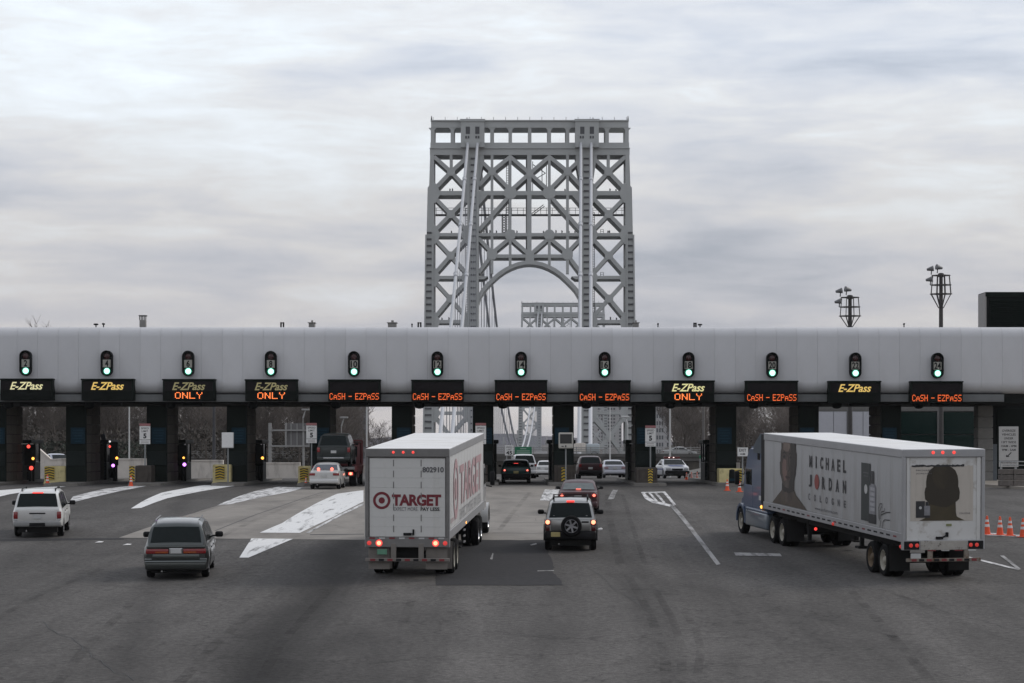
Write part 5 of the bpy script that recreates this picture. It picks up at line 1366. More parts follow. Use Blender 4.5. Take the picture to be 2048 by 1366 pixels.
mirrors(r, .985, 3.5, 1.12, M_trim, 1.25); wheels4(r, b, .83, .23)
for sg in (-1,1):
    for y in (1.8,2.9): mb = MB(); mb.rbox(sg*.985-.02,sg*.985+.02,y-.1,y+.1,.86,.90,.01); mb.build('door_handle', Mgl, r)
on_road(r, 352, 1160, 4.5)

# --- silver sport utility with spare wheel
Ms = paintm('silver_paint', (.31,.31,.30), .3, .8)
b = Body(4.35, [(0,1.12),(.03,1.15),(.28,1.66),(.42,1.73),(.7,1.77),(1.1,1.795),(1.6,1.80),(2.4,1.77),(2.7,1.70),(3.15,1.20),(4.0,1.10),(4.35,.95)], [(0,1.10),(3.1,1.10),(4.0,1.05),(4.35,.9)], [(0,.86),(.2,.88),(3.2,.89),(4.1,.86),(4.35,.78)], .42, (.80,3.45), .365, .27, .03)
r = thing('silver_suv', 'silver sport utility vehicle with a spare wheel on its tailgate', 'car')
b.mesh(Ms, M_trim, .62, 'body', r); b.top_patch(.045,.285,.90,.012,6,'rear_window',M_cglass,r)
b.side_window(.40,1.05,.58,1.08,r); b.side_window(1.15,1.95,1.15,1.9,r); b.side_window(2.03,2.85,1.98,2.5,r)
rear_parts(r, b, .90, M_platey, .60, -.52, bz=(.42,.72))
mb = MB(); mb.rbox(-.68,.68,-.022,.03,.72,1.10,.02); mb.build('tailgate', Ms, r, smooth=40)
for sg in (-1,1):
    for y in (.80,3.45):
        mb = MB(); n = 14; ra = .365*1.16; vs = []
        for i in range(n+1):
            a = math.pi*i/n; 
            for q in (ra-.0, ra+.11):
                for xx_ in (.87,.945): vs.append((sg*xx_, y+math.cos(a)*q, .365+math.sin(a)*q))
        fs = []
        for i in range(n): a = 4*i; fs += [(a,a+2,a+6,a+4),(a+1,a+5,a+7,a+3),(a,a+4,a+5,a+1),(a+2,a+3,a+7,a+6)]
        mb.vf(vs, fs); mb.build('wheel_arch', M_trim, r, smooth=40)
lights(r, .70,.89,.92,1.10, M_tail, -.03, M_brakehot, .2, .42); lights(r, .72,.88,.72,.91, mat('tail_lens_dark', (.07,.008,.01), .2, coat=.5), -.028, name='lower_tail_light')
t, m_ = wheel_meshes(.365, .23); sp = inst(t, 'spare_wheel', r, (.03,-.16,.90), (0,0,R(90))); inst(m_, 'rim', sp)
mb = MB(); mb.rbox(-.1,.16,-.06,0,.8,1.0,.02); mb.build('spare_bracket', M_trim, r)
mb = MB(); mb.rbox(.38,.64,-.05,.0,1.0,1.06,.02); mb.build('handle', M_trim, r)
mb = MB(); mb.rbox(-.14,.14,.22,.34,1.705,1.765,.02); mb.build('high_brake_light', M_brake, r)
for sx, rad in ((-.58,.055),(.56,.06)): mb = MB(); mb.lathe([(rad,-.005),(rad,0)], 'y', (sx,.065,1.20), 14); mb.build('sticker', M_plate, r)
for sg in (-1,1):
    mb = MB(); mb.tube((sg*.60,.5,1.85),(sg*.60,2.3,1.85),.028,n=8)
    for y in (.5,1.4,2.3): mb.tube((sg*.60,y,1.78),(sg*.60,y,1.85),.03,n=6)
    mb.build('roof_rail', M_trim, r)
for y in (.7,1.9): mb = MB(); mb.tube((-.60,y,1.87),(.60,y,1.87),.018,n=6); mb.build('crossbar', M_trim, r)
mirrors(r, .93, 2.72, 1.20, M_trim, 1.15); wheels4(r, b, .78, .24)
on_road(r, 1141, 1103, -1.5)
g = G(1200,1062); q = thing('litter', 'crumpled white litter lying beside the silver sport utility vehicle', 'litter', g)
t = bmesh.new(); bmesh.ops.create_icosphere(t, subdivisions=2, radius=.075)
for v in t.verts: v.co *= random.uniform(.55,1.15); v.co.x *= 1.4
mb = MB(); mb.add(t, Matrix.Translation((0,0,.06))); mb.build('paper', M_white, q)
for px, py, lab in ((198,1086,'white litter scrap on the road left of the grey minivan'),(254,1091,'tiny white scrap just left of the grey minivan')):
    q = thing('litter', lab, 'litter', G(px,py)); mb = MB(); mb.vf([(-.14,-.1,.02),(.12,-.06,.03),(.16,.1,.05),(-.1,.12,.02),(0,0,.07)], [(0,1,4),(1,2,4),(2,3,4),(3,0,4)]); mb.build('paper', M_white, q)

# --- saloons and the other cars
def saloon(name, lab, px, py, yaw, paint, L=4.7, W2=.87, H=1.42, lit=True, deck=.98, plate=M_plate, light=(.52,.86,.72,.90), glass=None, hi_light=None, trunk=.85, lm=None, bump=None):
    b = Body(L, [(0,deck-.06),(.06,deck),(trunk,deck+.03),(trunk+.60,H-.10),(trunk+.80,H-.04),(trunk+1.05,H),(trunk+1.5,H+.015),(trunk+1.95,H-.04),(trunk+2.75,deck-.01),(L-.35,deck-.14),(L,.68)], [(0,deck-.09),(trunk,deck-.02),(trunk+2.7,deck-.04),(L-.3,deck-.18),(L,.62)], [(0,W2-.07),(.3,W2-.02),(L*.5,W2),(L-.5,W2-.04),(L,W2-.14)], .24, (1.0,L-.92), .31, .42)
    r = thing(name, lab, 'car'); b.mesh(paint, None, 0, 'body', r)
    b.top_patch(trunk+.05,trunk+.59,.88,.012,6,'rear_window',glass or M_cglass,r); b.top_patch(trunk+2.0,trunk+2.72,.88,.012,6,'windscreen',glass or M_cglass,r)
    b.side_window(trunk+.45,trunk+1.25,trunk+.78,trunk+1.2,r,.03,.09); b.side_window(trunk+1.32,trunk+2.45,trunk+1.28,trunk+1.9,r,.03,.09)
    rear_parts(r, b, W2-.02, plate, deck-.24, bump=bump or paint, bz=(.34,.60))
    lights(r, light[0],light[1],light[2],light[3], lm or M_tail, -.035, M_brakemid if lit else None, .25, .40)
    if hi_light is None and lit: mb = MB(); mb.rbox(-.12,.12,trunk+.06,trunk+.14,deck+.055,deck+.10,.02); mb.build('high_brake_light', M_brakemid, r)
    mirrors(r, W2, trunk+2.35, deck+.04, M_trim, .9); wheels4(r, b, W2-.11, .21)
    on_road(r, px, py, yaw); return r, b
Mred = paintm('dark_red_paint', (.040,.007,.009), .4, .1, .2); Mred2 = paintm('maroon_paint', (.040,.009,.012), .35, .1, .3)
M_glass_lt = mat('pale_glass', (.10,.115,.115), .1, var=.3, vs=3)
r, b = saloon('dark_red_sedan', 'dark red sedan with lit brake lights ahead of the silver sport utility vehicle', 1156, 1030, -3, Mred, 4.6, .86, 1.42, True, 1.0, bump=Mred2, glass=M_glass_lt, light=(.55,.84,.76,.92))
r, b = saloon('silver_sedan', 'silver sedan with two red lights glowing in its rear window, behind the dark SUV', 648, 979, -1, paintm('pale_silver_paint', (.52,.52,.51), .3, .2), 4.5, .85, 1.47, False, 1.02, light=(.50,.84,.78,.92), glass=mat('blue_grey_glass', (.06,.07,.085), .1, var=.2))
for sx in (-.40,.36): mb = MB(); mb.lathe([(.02,.86),(.055,.865),(.09,.90)], 'y', (sx,.0,1.13), 14); mb.build('rear_deck_light', M_brakemid, r)
saloon('blue_silver_sedan', 'pale silver sedan leaving the toll lanes right of the dark red minivan', 1230, 956, 3, paintm('blue_silver_paint', (.50,.51,.56), .3, .3), 4.8, .89, 1.44, False, 1.02, lm=mat('pale_tail', (.32,.20,.22), .25, coat=.4))
saloon('white_sedan', 'white sedan farthest away between the teal wagon and the brown crash block', 1093, 953.2, 0, paintm('clean_white_paint', (.66,.66,.65)), 4.6, .88, 1.44, False, .98, lm=M_lampw)
r, b = saloon('ramp_car', 'silver car crossing on the ramp behind the police car', 1357, 953, 0, paintm('ramp_silver_paint', (.33,.335,.33), .35, .2), 4.6, .88, 1.44, False, .98)
r.location = P(1325,0,YR+3.2); r.location.z = P(0,907,YR).z-.55; r.rotation_euler = (0,0,R(-90))
saloon('far_left_car', 'pale car half hidden by the cream wall in the leftmost lane opening', 128, 954, 30, paintm('pale_blue_paint', (.42,.44,.50), .3, .2), 4.6, .88, 1.5, False, 1.0)[0].location.z += .55
# police car faces the camera
b = Body(4.9, [(0,.72),(.10,.88),(1.25,1.02),(2.05,1.44),(2.5,1.48),(3.2,1.47),(3.9,1.05),(4.8,1.0),(4.9,.8)], [(0,.66),(.12,.82),(1.25,.99),(4.0,1.0),(4.9,.78)], [(0,.80),(.4,.93),(4.5,.94),(4.9,.85)], .26, (.95,3.85), .33, .40)
r = thing('police_car', 'white and blue police car with red roof lights facing the toll plaza', 'police car')
b.mesh(paintm('police_white', (.64,.65,.66)), None, 0, 'body', r); b.top_patch(1.30,2.02,.90,.012,6,'windscreen',M_cglass,r); b.top_patch(.25,1.15,.62,.010,5,'bonnet_stripe',paintm('police_blue', (.04,.07,.24)),r)
b.side_window(1.75,2.7,2.15,2.65,r,.03,.09); b.side_window(2.75,3.5,2.72,3.15,r,.03,.09)
mb = MB(); mb.rbox(-.92,.92,-.08,.25,.36,.60,.06,2); mb.build('bumper', M_trim, r)
mb = MB(); mb.rbox(-.42,.42,-.03,.05,.62,.76,.02); mb.build('grille', M_trim, r)
lights(r, .50,.85,.64,.80, M_lampw, -.02, name='headlight')
mb = MB(); mb.box(-.75,.75,.2,4.6,.2,.6); mb.build('underbody', M_under, r)
for sg in (-1,1): mb = MB(); mb.box(min(sg*.955,sg*.975),max(sg*.955,sg*.975),.6,4.3,.66,.76); mb.build('side_stripe', paintm('police_blue', (.04,.07,.24)), r)
mb = MB(); mb.rbox(-.62,.62,2.35,2.65,1.50,1.66,.04); bar_ = mb.build('light_bar', mat('red_beacon', (.12,.012,.012), .3, var=.2), r)
for sx in (-.22,.12): mb = MB(); mb.rbox(sx-.05,sx+.05,2.33,2.36,1.56,1.63,.01); mb.build('beacon_bulb', mat('beacon_lit', (.6,.4,.4), .3, emit=(1,.75,.7), es=1.3, var=0), bar_)
mirrors(r, .93, 1.7, 1.08, M_trim, .9); wheels4(r, b, .82, .22); on_road(r, 1355, 957.2, 6)
# wagon, vans
def hatch(name, lab, px, py, yaw, paint, L=4.6, W2=.9, H=1.7, belt=1.05, rake=.4, lower=None, zl=0, lit=False, light=(.66,.88,.85,1.02), plate=M_plate, wr=.33, roof=None):
    b = Body(L, [(0,belt+.02),(.03,belt+.05),(rake,H-.12),(rake+.14,H-.07),(rake+.4,H-.03),(rake+.8,H-.005),(rake+1.4,H),(L*.56,H-.02),(L*.56+.3,H-.10),(L*.56+1.05,belt+.03),(L-.4,belt-.09),(L,.76)], [(0,belt),(L*.75,belt),(L-.4,belt-.12),(L,.70)], [(0,W2-.04),(.25,W2-.01),(L*.6,W2),(L-.5,W2-.05),(L,W2-.14)], .28, (.95,L-.95), wr, .32)
    r = thing(name, lab, 'car'); b.mesh(paint, lower, zl, 'body', r); b.top_patch(.05,rake+.01,.88,.012,6,'rear_window',M_cglass,r)
    b.side_window(rake+.12,rake+.95,rake+.3,rake+.95,r,.04,.10); b.side_window(rake+1.03,rake+1.85,rake+1.02,rake+1.8,r,.04,.10); b.side_window(rake+1.93,L*.56+.75,rake+1.88,L*.56+.25,r,.04,.10)
    if roof: b.top_patch(rake+.28, L*.55, .92, .006, 6, 'roof_panel', roof, r)
    rear_parts(r, b, W2-.01, plate, belt-.28, bump=lower or paint, bz=(.36,.62), tg=paint, tgz=(.64,belt-.02), tgw=.72)
    lights(r, light[0],light[1],light[2],light[3], M_tail, -.03, M_brakemid if lit else None, .22, .42)
    mirrors(r, W2, L*.56+.6, belt+.08, M_trim, 1.0); wheels4(r, b, W2-.11, .23); on_road(r, px, py, yaw); return r, b
r, b = hatch('teal_wagon', 'dark teal estate wagon with lit tail lights in the lane numbered 14', 1032, 966.5, 0, paintm('teal_paint', (.008,.048,.048), .4, .1, .2), 4.9, .92, 1.50, .98, .55, M_trim, .40, True, (.58,.86,.74,.88), M_platey)
mb = MB(); mb.rbox(-.14,.14,.30,.36,1.22,1.27,.01); mb.build('high_brake_light', M_brake, r)
hatch('white_van', 'white minivan just ahead of the teal wagon', 1049, 957, 3, paintm('van_white_paint', (.60,.60,.60)), 4.8, .95, 1.85, 1.08, .30, None, 0, False, (.76,.93,.92,1.1))
hatch('dark_red_minivan', 'dark red minivan with pale roof glare passing the toll booths', 1181, 957.5, 1, Mred2, 4.7, .90, 1.70, 1.06, .42, M_trim, .50, False, (.66,.88,.86,1.10))
hatch('silver_hatchback', 'silver hatchback half hidden by the centre brown crash block', 1274, 956, 0, paintm('hatch_silver_paint', (.46,.47,.50), .3, .3), 4.3, .88, 1.62, 1.0, .30)

# --- red recovery truck carrying a dark sport utility
Mrt = paintm('truck_red', (.085,.010,.012), .45, 0, .1)
r = thing('recovery_truck', 'red flatbed recovery truck mostly hidden by the silver sedan', 'truck')
g = on_road(r, 668, 974, 0); Yr = ground_Y(974)
zbed = 1.15
mb = MB(); mb.rbox(-1.22,1.22,0,6.6,zbed-.14,zbed,.02); mb.build('bed', mat('bed_steel', (.16,.16,.16), .5, metal=.4), r)
for sg in (-1,1): mb = MB(); mb.rbox(sg*1.24-.05,sg*1.24+.05,0,6.6,zbed-.26,zbed+.08,.02); mb.build('bed_rail', Mrt, r)
mb = MB(); mb.rbox(-1.15,1.15,-.08,.1,.62,.90,.03); mb.build('rear_sill', M_trim, r)
mb = MB(); mb.box(-.5,.5,.2,9,.55,.98); mb.build('chassis', M_under, r)
for sx, w_ in ((-.98,None),(.98,M_brakehot)):
    mb = MB(); mb.rbox(sx-.13,sx+.13,-.12,-.06,.70,.86,.02); o = mb.build('tail_light', M_brake if w_ else M_tail, r)
    if w_: mb = MB(); mb.lathe([(.03,-.15),(.07,-.145),(.085,-.12)], 'y', (sx,0,.78), 14); mb.build('bulb', w_, o)
for sg in (-1,1):
    wheel(r, sg*.98, 1.9, .46, .42, M_rim); wheel(r, sg*1.0, 7.8, .46, .28, M_rim)
    mb = MB(); mb.rbox(sg*1.12-.1,sg*1.12+.1,2.6,3.8,.5,1.0,.03); mb.build('tool_box', Mrt, r)
mb = MB(); mb.rbox(-1.15,1.15,6.8,8.8,.6,2.6,.15,3); mb.rbox(-1.05,1.05,8.7,10.0,.6,1.6,.15,3); mb.build('cab', Mrt, r, smooth=40)
mb = MB(); mb.rbox(-.9,.9,6.77,6.8,1.7,2.35,.02); mb.build('rear_window', M_cglass, r)
for sg in (-1,1): mb = MB(); mb.tube((sg*1.2,6.75,1.1),(sg*1.2,6.75,2.7),.06,n=8); mb.rbox(sg*1.42-.1,sg*1.42+.1,8.4,8.5,1.7,2.3,.03); mb.build('headboard_post', Mrt, r)
mb = MB(); mb.tube((-1.2,6.75,2.7),(1.2,6.75,2.7),.06,n=8); mb.build('headboard_bar', Mrt, r)
M_dk = paintm('dark_green_paint', (.008,.013,.012), .4, 0, .15)
s_, b = hatch('carried_suv', 'big dark green sport utility vehicle carried on the red recovery truck', 668, 974, 0, M_dk, 5.3, 1.0, 1.95, 1.18, .30, None, 0, False, (.80,.97,.88,1.16), M_plate, .38)
s_.location = r.location + Vector((-.07, .6, zbed)); s_.rotation_euler = (slope(Yr+3)+R(1.5),0,0)
mb = MB(); mb.rbox(-.6,.6,-.10,-.05,.50,.58,.02); mb.build('bumper_step', M_chrome, s_)

# --- pale box truck on the ramp
r = thing('ramp_truck', 'pale truck on the ramp half hidden behind the dark red minivan', 'truck', P(1160,0,YR+3))
r.location.z = P(0,907,YR).z-.6; r.rotation_euler = (0,0,R(90))
mb = MB(); mb.rbox(-1.1,1.1,-2.6,-.8,.5,1.9,.15,3); mb.build('cab', paintm('truck_pale_blue', (.36,.40,.42)), r, smooth=40)
mb = MB(); mb.rbox(-1.15,1.15,-.7,4.2,.8,2.0,.05); mb.build('load_box', M_cream, r)
for y in (-1.9,3.0):
    for sg in (-1,1): wheel(r, sg*.95, y, .48, .3)
mb = MB(); mb.rbox(-1.0,1.0,-2.2,-1.2,1.5,1.85,.05); mb.build('window', M_cglass, r)

# ------------------------------------------------------------------ articulated trucks
M_tw = mat('trailer_white', (.56,.56,.555), .5, var=.04, vs=1, dirt=(.40,.39,.37), ds=.8, dlo=.5, dhi=.75, dst=(1.5,1.5,.35))
M_tdoor = mat('trailer_door', (.56,.555,.535), .55, var=.05, vs=1, dirt=(.45,.44,.41), ds=1.1, dlo=.52, dhi=.78, dst=(1.6,1,.45))
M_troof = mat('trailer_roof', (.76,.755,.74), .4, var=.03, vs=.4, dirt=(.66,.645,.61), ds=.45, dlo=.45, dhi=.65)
M_tframe = mat('trailer_frame', (.17,.165,.16), .55, metal=.2, var=.15, vs=3)
M_alu = mat('trailer_alu', (.34,.34,.345), .45, metal=.3, var=.08, vs=2)
M_rust = mat('rusty_steel', (.20,.175,.145), .8, var=.2, vs=4, dirt=(.10,.055,.03), ds=5, dlo=.5, dhi=.65)
M_flap = mat('mud_flap_grey', (.17,.155,.14), .85, var=.15, vs=3)
M_wrim = mat('wheel_cream', (.34,.32,.27), .6, var=.12)
M_tred = mat('lettering_red', (.155,.012,.022), .5, var=.06); M_tredlt = mat('lettering_faded_red', (.44,.29,.30), .5, var=.1)
M_ink = mat('lettering_black', (.022,.022,.024), .55, var=.08); M_inkg = mat('lettering_grey', (.10,.10,.105), .55, var=.08)
M_redtape = mat('reflective_red', (.18,.02,.025), .5, var=.1)
W2 = 1.28
_ONE = {}
def one_sided(r, w, rimcol):
    if rimcol.name in _ONE: return _ONE[rimcol.name]
    mb = MB(); mb.mi = 0
    mb.lathe([(r*.665,w*.44),(r*.62,w*.47),(r*.59,w*.40),(r*.55,w*.05),(r*.26,w*.02),(r*.22,w*.30),(r*.15,w*.42),(r*.01,w*.44)], 'x', (0,0,0), 22, cap=False)
    mb.mi = 1
    for i in range(8): a = 2*math.pi*i/8; mb.tube((w*.0,math.cos(a)*r*.40,math.sin(a)*r*.40),(w*.06,math.cos(a)*r*.40,math.sin(a)*r*.40), r*.05, n=8)
    mb.lathe([(r*.64,-w*.2),(r*.64,-w*.3)], 'x', (0,0,0), 18)
    _ONE[rimcol.name] = mb.build('rim', [rimcol, M_under], link=False, smooth=35); return _ONE[rimcol.name]
def axle(r, y, rad=.50, rim=M_wrim):
    for sg in (-1,1):
        t, m_ = wheel_meshes(rad, .27, rim); one = one_sided(rad, .27, rim)
        o = inst(t, 'wheel', r, (sg*1.12,y,rad)); inst(one, 'rim', o, (0,0,0), (0,0,0 if sg > 0 else math.pi)); inst(t, 'wheel', r, (sg*.80,y,rad))
    mb = MB(); mb.tube((-.9,y,rad),(.9,y,rad),.10,n=8); mb.tube((-.98,y,rad),(-.62,y,rad),.31,n=14); mb.tube((.62,y,rad),(.98,y,rad),.31,n=14); mb.build('axle', M_under, r)
def trailer(r, L, H, zfl, side, roof, rail):
    mb = MB(); mb.box(-W2+.03,W2-.03,.06,L-.02,zfl+.02,H-.03); mb.build('box_body', side, r)
    mb = MB(); mb.rbox(-W2+.01,W2-.01,.0,L,H-.04,H,.015); mb.build('roof', roof, r)
    nP = int(L/1.22); t = MB(); t.rbox(0,.012,.008,L/nP-.008,zfl+.22,H-.26,.004,1); pm_ = t.build('side_panel', side, link=False)
    for i in range(nP):
        inst(pm_, 'side_panel', r, (W2-.028,i*L/nP,0)); inst(pm_, 'side_panel', r, (-W2+.016,i*L/nP,0))
    for sg in (-1,1):
        mb = MB(); mb.rbox(min(sg*(W2-.02),sg*(W2+.012)),max(sg*(W2-.02),sg*(W2+.012)),0,L,H-.25,H-.015,.01); mb.build('top_rail', rail, r)
        mb = MB(); mb.rbox(min(sg*(W2-.02),sg*(W2+.02)),max(sg*(W2-.02),sg*(W2+.02)),0,L,zfl-.06,zfl+.21,.015); mb.build('bottom_rail', rail, r)
        mb = MB(); mb.rbox(min(sg*(W2-.08),sg*(W2+.014)),max(sg*(W2-.08),sg*(W2+.014)),-.03,.10,zfl-.30,H-.02,.02); mb.build('corner_post', rail, r)
    mb = MB(); mb.box(-.9,.9,.2,L-.3,zfl-.32,zfl-.02); mb.build('floor_frame', M_under, r)
def rear_frame(r, H, zfl, m, hdr=.22):
    mb = MB(); mb.rbox(-W2,W2,-.05,.08,H-hdr,H-.005,.02); mb.build('header', m, r)
    mb = MB(); mb.rbox(-W2,W2,-.05,.10,zfl-.30,zfl-.0,.02); mb.build('rear_sill', m, r)
    for sg in (-1,1): mb = MB(); mb.rbox(min(sg*(W2-.10),sg*W2),max(sg*(W2-.10),sg*W2),-.045,.08,zfl,H-hdr,.015); mb.build('door_post', m, r)
def marker(r, x, z, rad=.045, y=-.05, m=M_brake, core=None, nm='marker_light'):
    mb = MB(); mb.lathe([(rad*.4,y-.03),(rad*.85,y-.022),(rad,y)], 'y', (x,0,z), 14); o = mb.build(nm, m, r, smooth=50)
    if core: mb = MB(); mb.lathe([(rad*.2,y-.04),(rad*.6,y-.034),(rad*.66,y-.02)], 'y', (x,0,z), 12); mb.build('bulb', core, o, smooth=50)
    return o
def guard(r, z, m, spread, w=W2, y=-.02):
    mb = MB(); mb.rbox(-w,w,y-.05,y+.05,z-.05,z+.05,.015); bar_ = mb.build('underride_bar', m, r)
    for i in range(9):
        mb = MB(); x = -w+.15+i*(2*w-.3)/8.6; mb.box(x,x+.16,y-.056,y-.048,z-.035,z+.035); mb.build('reflector', M_redtape if i % 2 == 0 else M_trim, bar_)
    for x in spread: mb = MB(); mb.rbox(x-.08,x+.08,y-.04,y+.04,z,1.1,.015); mb.build('underride_post', m, r)
rp = lambda y: (lambda u,v: (u,y,v))
def tractor(r, y0, paint, steer, hood_L, H, drive, cabL=3.2, dark=None, fairing=False):
    # y0: back of the cab; sleeper, cab, bonnet, tank and side skirt
    w = 1.18; pts = [(y0,1.0),(y0,H-.12),(y0+.25,H),(y0+cabL-.95,H-.04),(y0+cabL-.6,H-.35),(y0+cabL-.12,2.02),(y0+cabL,1.75),(y0+cabL,1.0)]
    mb = MB(); mb.prism_x(pts, -w, w); bmesh.ops.bevel(mb.bm, geom=[e for e in mb.bm.edges if abs(e.verts[0].co.x-e.verts[1].co.x) < .01], offset=.10, segments=3, affect='EDGES')
    mb.build('cab', paint, r, smooth=40)
    mb = MB(); yh = y0+cabL-.05; mb.prism_x([(yh,.75),(yh,1.72),(yh+hood_L*.55,1.62),(yh+hood_L-.15,1.40),(yh+hood_L,1.1),(yh+hood_L,.55),(yh+.3,.55)], -.95, .95)
    bmesh.ops.bevel(mb.bm, geom=[e for e in mb.bm.edges if abs(e.verts[0].co.x-e.verts[1].co.x) < .01], offset=.14, segments=3, affect='EDGES'); mb.build('bonnet', paint, r, smooth=40)
    for sg in (-1,1):
        mb = MB(); n = 14; vs = []; fs = []      # wheel arch fender
        for i in range(n+1):
            a = R(-5+190*i/n)
            for q in (.56,.66):
                for xx_ in (.78,1.22): vs.append((sg*xx_, steer+math.cos(a)*q*1.05, .52+math.sin(a)*q))
        for i in range(n): a = 4*i; fs += [(a,a+2,a+6,a+4),(a+1,a+5,a+7,a+3),(a,a+4,a+5,a+1),(a+2,a+3,a+7,a+6)]
        fs += [(0,1,3,2),(4*n,4*n+2,4*n+3,4*n+1)]
        mb.vf(vs, fs); mb.build('fender', paint, r, smooth=40)
        wheel(r, sg*1.06, steer, .50, .28, M_chrome if not fairing else M_wrim)
        a, c = sorted((sg*(w-.02), sg*(w+.012)))
        mb = MB(); mb.rbox(a,c,y0+cabL-1.35,y0+cabL-.45,2.0 if H < 3.2 else 1.95,2.62 if H < 3.2 else 2.55,.01); mb.build('side_window', M_cglass, r)
        mb = MB(); mb.rbox(a,c,y0+cabL-1.5,y0+cabL-.3,1.05,1.92,.01); mb.build('door', paint, r)
        mb = MB(); mb.rbox(sg*1.42-.09,sg*1.42+.09,y0+cabL-.1,y0+cabL+.02,1.9,2.42,.04); mb.bar((sg*1.15,y0+cabL-.1,2.3),(sg*1.4,y0+cabL-.06,2.35),.04,.04); mb.bar((sg*1.15,y0+cabL-.1,1.9),(sg*1.4,y0+cabL-.06,1.85),.04,.04); mb.build('mirror', dark or paint, r, smooth=40)
    mb = MB(); mb.box(-.45,.45,drive-1.6,steer+.9,.55,.95); mb.build('chassis', M_under, r)
    mb = MB(); mb.box(-1.0,1.0,y0-.03,y0,1.2,H-.2); mb.build('cab_back', M_trim, r)

# --- white box truck ahead in the middle
L1 = 15.2; H1 = 3.98; Z1 = 1.28
r = thing('white_box_truck', 'white semi truck with TARGET lettering on its closed rear door', 'truck')
trailer(r, L1, H1, Z1, M_tw, M_troof, M_alu); rear_frame(r, H1, Z1, M_tframe, .26)
rows = 8; hh = (H1-.30-Z1-.02)/rows
t = MB(); t.rbox(-W2+.13,W2-.13,0,.03,.001,hh-.001,.004,1); sl2 = t.build('door_slat', M_tdoor, link=False)
dz = {}
for i in range(rows): dz[i] = inst(sl2, 'door_slat', r, (0,-.0,Z1+.02+i*hh))
mb = MB(); mb.box(-W2+.1,W2-.1,.025,.06,Z1,H1-.25); mb.build('rear_door', M_tframe, r)
for x in (-.42,.42):
    for q in range(7): mb = MB(); z0 = Z1+.16+q*(hh*1.12); mb.rbox(x-.014,x+.014,-.010,.0,z0,z0+.2,.005); mb.build('door_hinge', M_tframe, r)
for q in range(2):
    z_ = 2.42+ (0 if q == 0 else -.02)
mb = MB(); disc(mb, (-.78,2.40), .265, rp(-.008), 40, .185); disc(mb, (-.78,2.40), .095, rp(-.008), 28); mb.build('ring_logo', M_tred, r)
mb = MB(); put_text(mb, 'TARGET', -.47, 2.235, 1.03, 2.59, rp(-.009), bold=.045, space=.94); mb.build('lettering', M_tred, r)
mb = MB(); put_text(mb, 'EXPECT MORE.', -.42, 2.085, .33, 2.195, rp(-.009)); mb.build('lettering', M_inkg, r)
mb = MB(); put_text(mb, 'PAY LESS.', .40, 2.085, 1.0, 2.195, rp(-.009), bold=.03); mb.build('lettering', M_ink, r)
mb = MB(); put_text(mb, '802910', .46, 3.25, 1.11, 3.42, rp(-.009), bold=.035); mb.build('lettering', M_inkg, r)
for x in (-.30,-.0,.30): marker(r, x-.12, H1-.115, .04)
for x, mm, co in ((-1.16,M_brake,None),(-.86,M_brake,M_brakehot),(.86,M_brake,M_brakehot),(1.15,M_brake,None)): marker(r, x, Z1-.17, .07 if co is None else .105, -.05, mm if co else mat('brake_dim', (.35,.02,.02), .3, emit=(1,.08,.07), es=.45, var=0), co, 'brake_light')
for i in range(8): mb = MB(); x = -1.15+i*.30; mb.box(x,x+.17,-.058,-.048,Z1-.045,Z1+.0); mb.build('reflector', M_redtape if i % 2 == 0 else M_plate, r)
mb = MB(); mb.rbox(-.12,.12,-.05,0,Z1+.06,Z1+.14,.01); mb.bar((.0,-.04,Z1+.10),(.2,-.04,Z1+.12),.03,.03); mb.rbox(.16,.21,-.06,0,Z1+.06,Z1+.25,.01); mb.build('door_latch', M_trim, r)
mb = MB(); mb.rbox(-.92,-.62,-.06,-.03,Z1-.52,Z1-.36,.01); mb.build('licence_plate', M_plateg, r)
guard(r, .60, M_flap, (-.42,.42))
mb = MB(); mb.box(-.36,.36,.35,.38,.62,1.0); mb.build('spare_carrier', M_under, r)
for sg in (-1,1): mb = MB(); a, c = sorted((sg*.62, sg*1.24)); mb.rbox(a,c,1.45,1.48,.20,1.05,.01); mb.build('mud_flap', M_flap, r)
for sg in (-1,1): mb = MB(); a, c = sorted((sg*.55, sg*1.2)); mb.rbox(a,c,.10,.13,.30,1.0,.01); mb.build('mud_flap', M_flap, r)
axle(r, 2.2); axle(r, 3.45)
# side lettering: rings and words, read from the rear towards the cab
sp = lambda u,v: (W2+.002, u, v)
mb = MB(); disc(mb, (2.5,2.62), .95, sp, 40, .66); disc(mb, (2.5,2.62), .34, sp, 28); mb.build('ring_logo', M_tredlt, r)
mb = MB(); put_text(mb, 'TARGET', 4.1, 2.0, 13.9, 3.3, sp, bold=.03); mb.build('lettering', M_tredlt, r)
mb = MB(); put_text(mb, 'EXPECT MORE. PAY LESS.', 4.1, 1.55, 13.9, 1.88, sp); mb.build('lettering', mat('lettering_faded_grey', (.30,.30,.31), .5), r)
mb = MB(); put_text(mb, 'target.com', .5, 1.62, 2.2, 1.82, sp); mb.build('lettering', M_tredlt, r)
mb = MB(); mb.lathe([(.02,0),(.05,.02)], 'x', (W2+.02,6.3,Z1+.02), 12); mb.build('side_marker', ML['a'], r)
for sg in (-1,1): mb = MB(); mb.bar((sg*.8,8.9,.30),(sg*.8,8.9,Z1),.10,.10); mb.rbox(sg*.8-.14,sg*.8+.14,8.75,9.05,.26,.32,.01); mb.build('landing_leg', M_under, r)
mb = MB()
for q in range(4): mb.bar((W2-.2,8.2,.5+.2*q),(W2-.2,8.7,.5+.2*q),.05,.05,(0,0,1))
stuff(mb.build('ladder_rack', M_alu, r))
for y in (13.1,14.4): axle(r, y, .50, M_chrome)
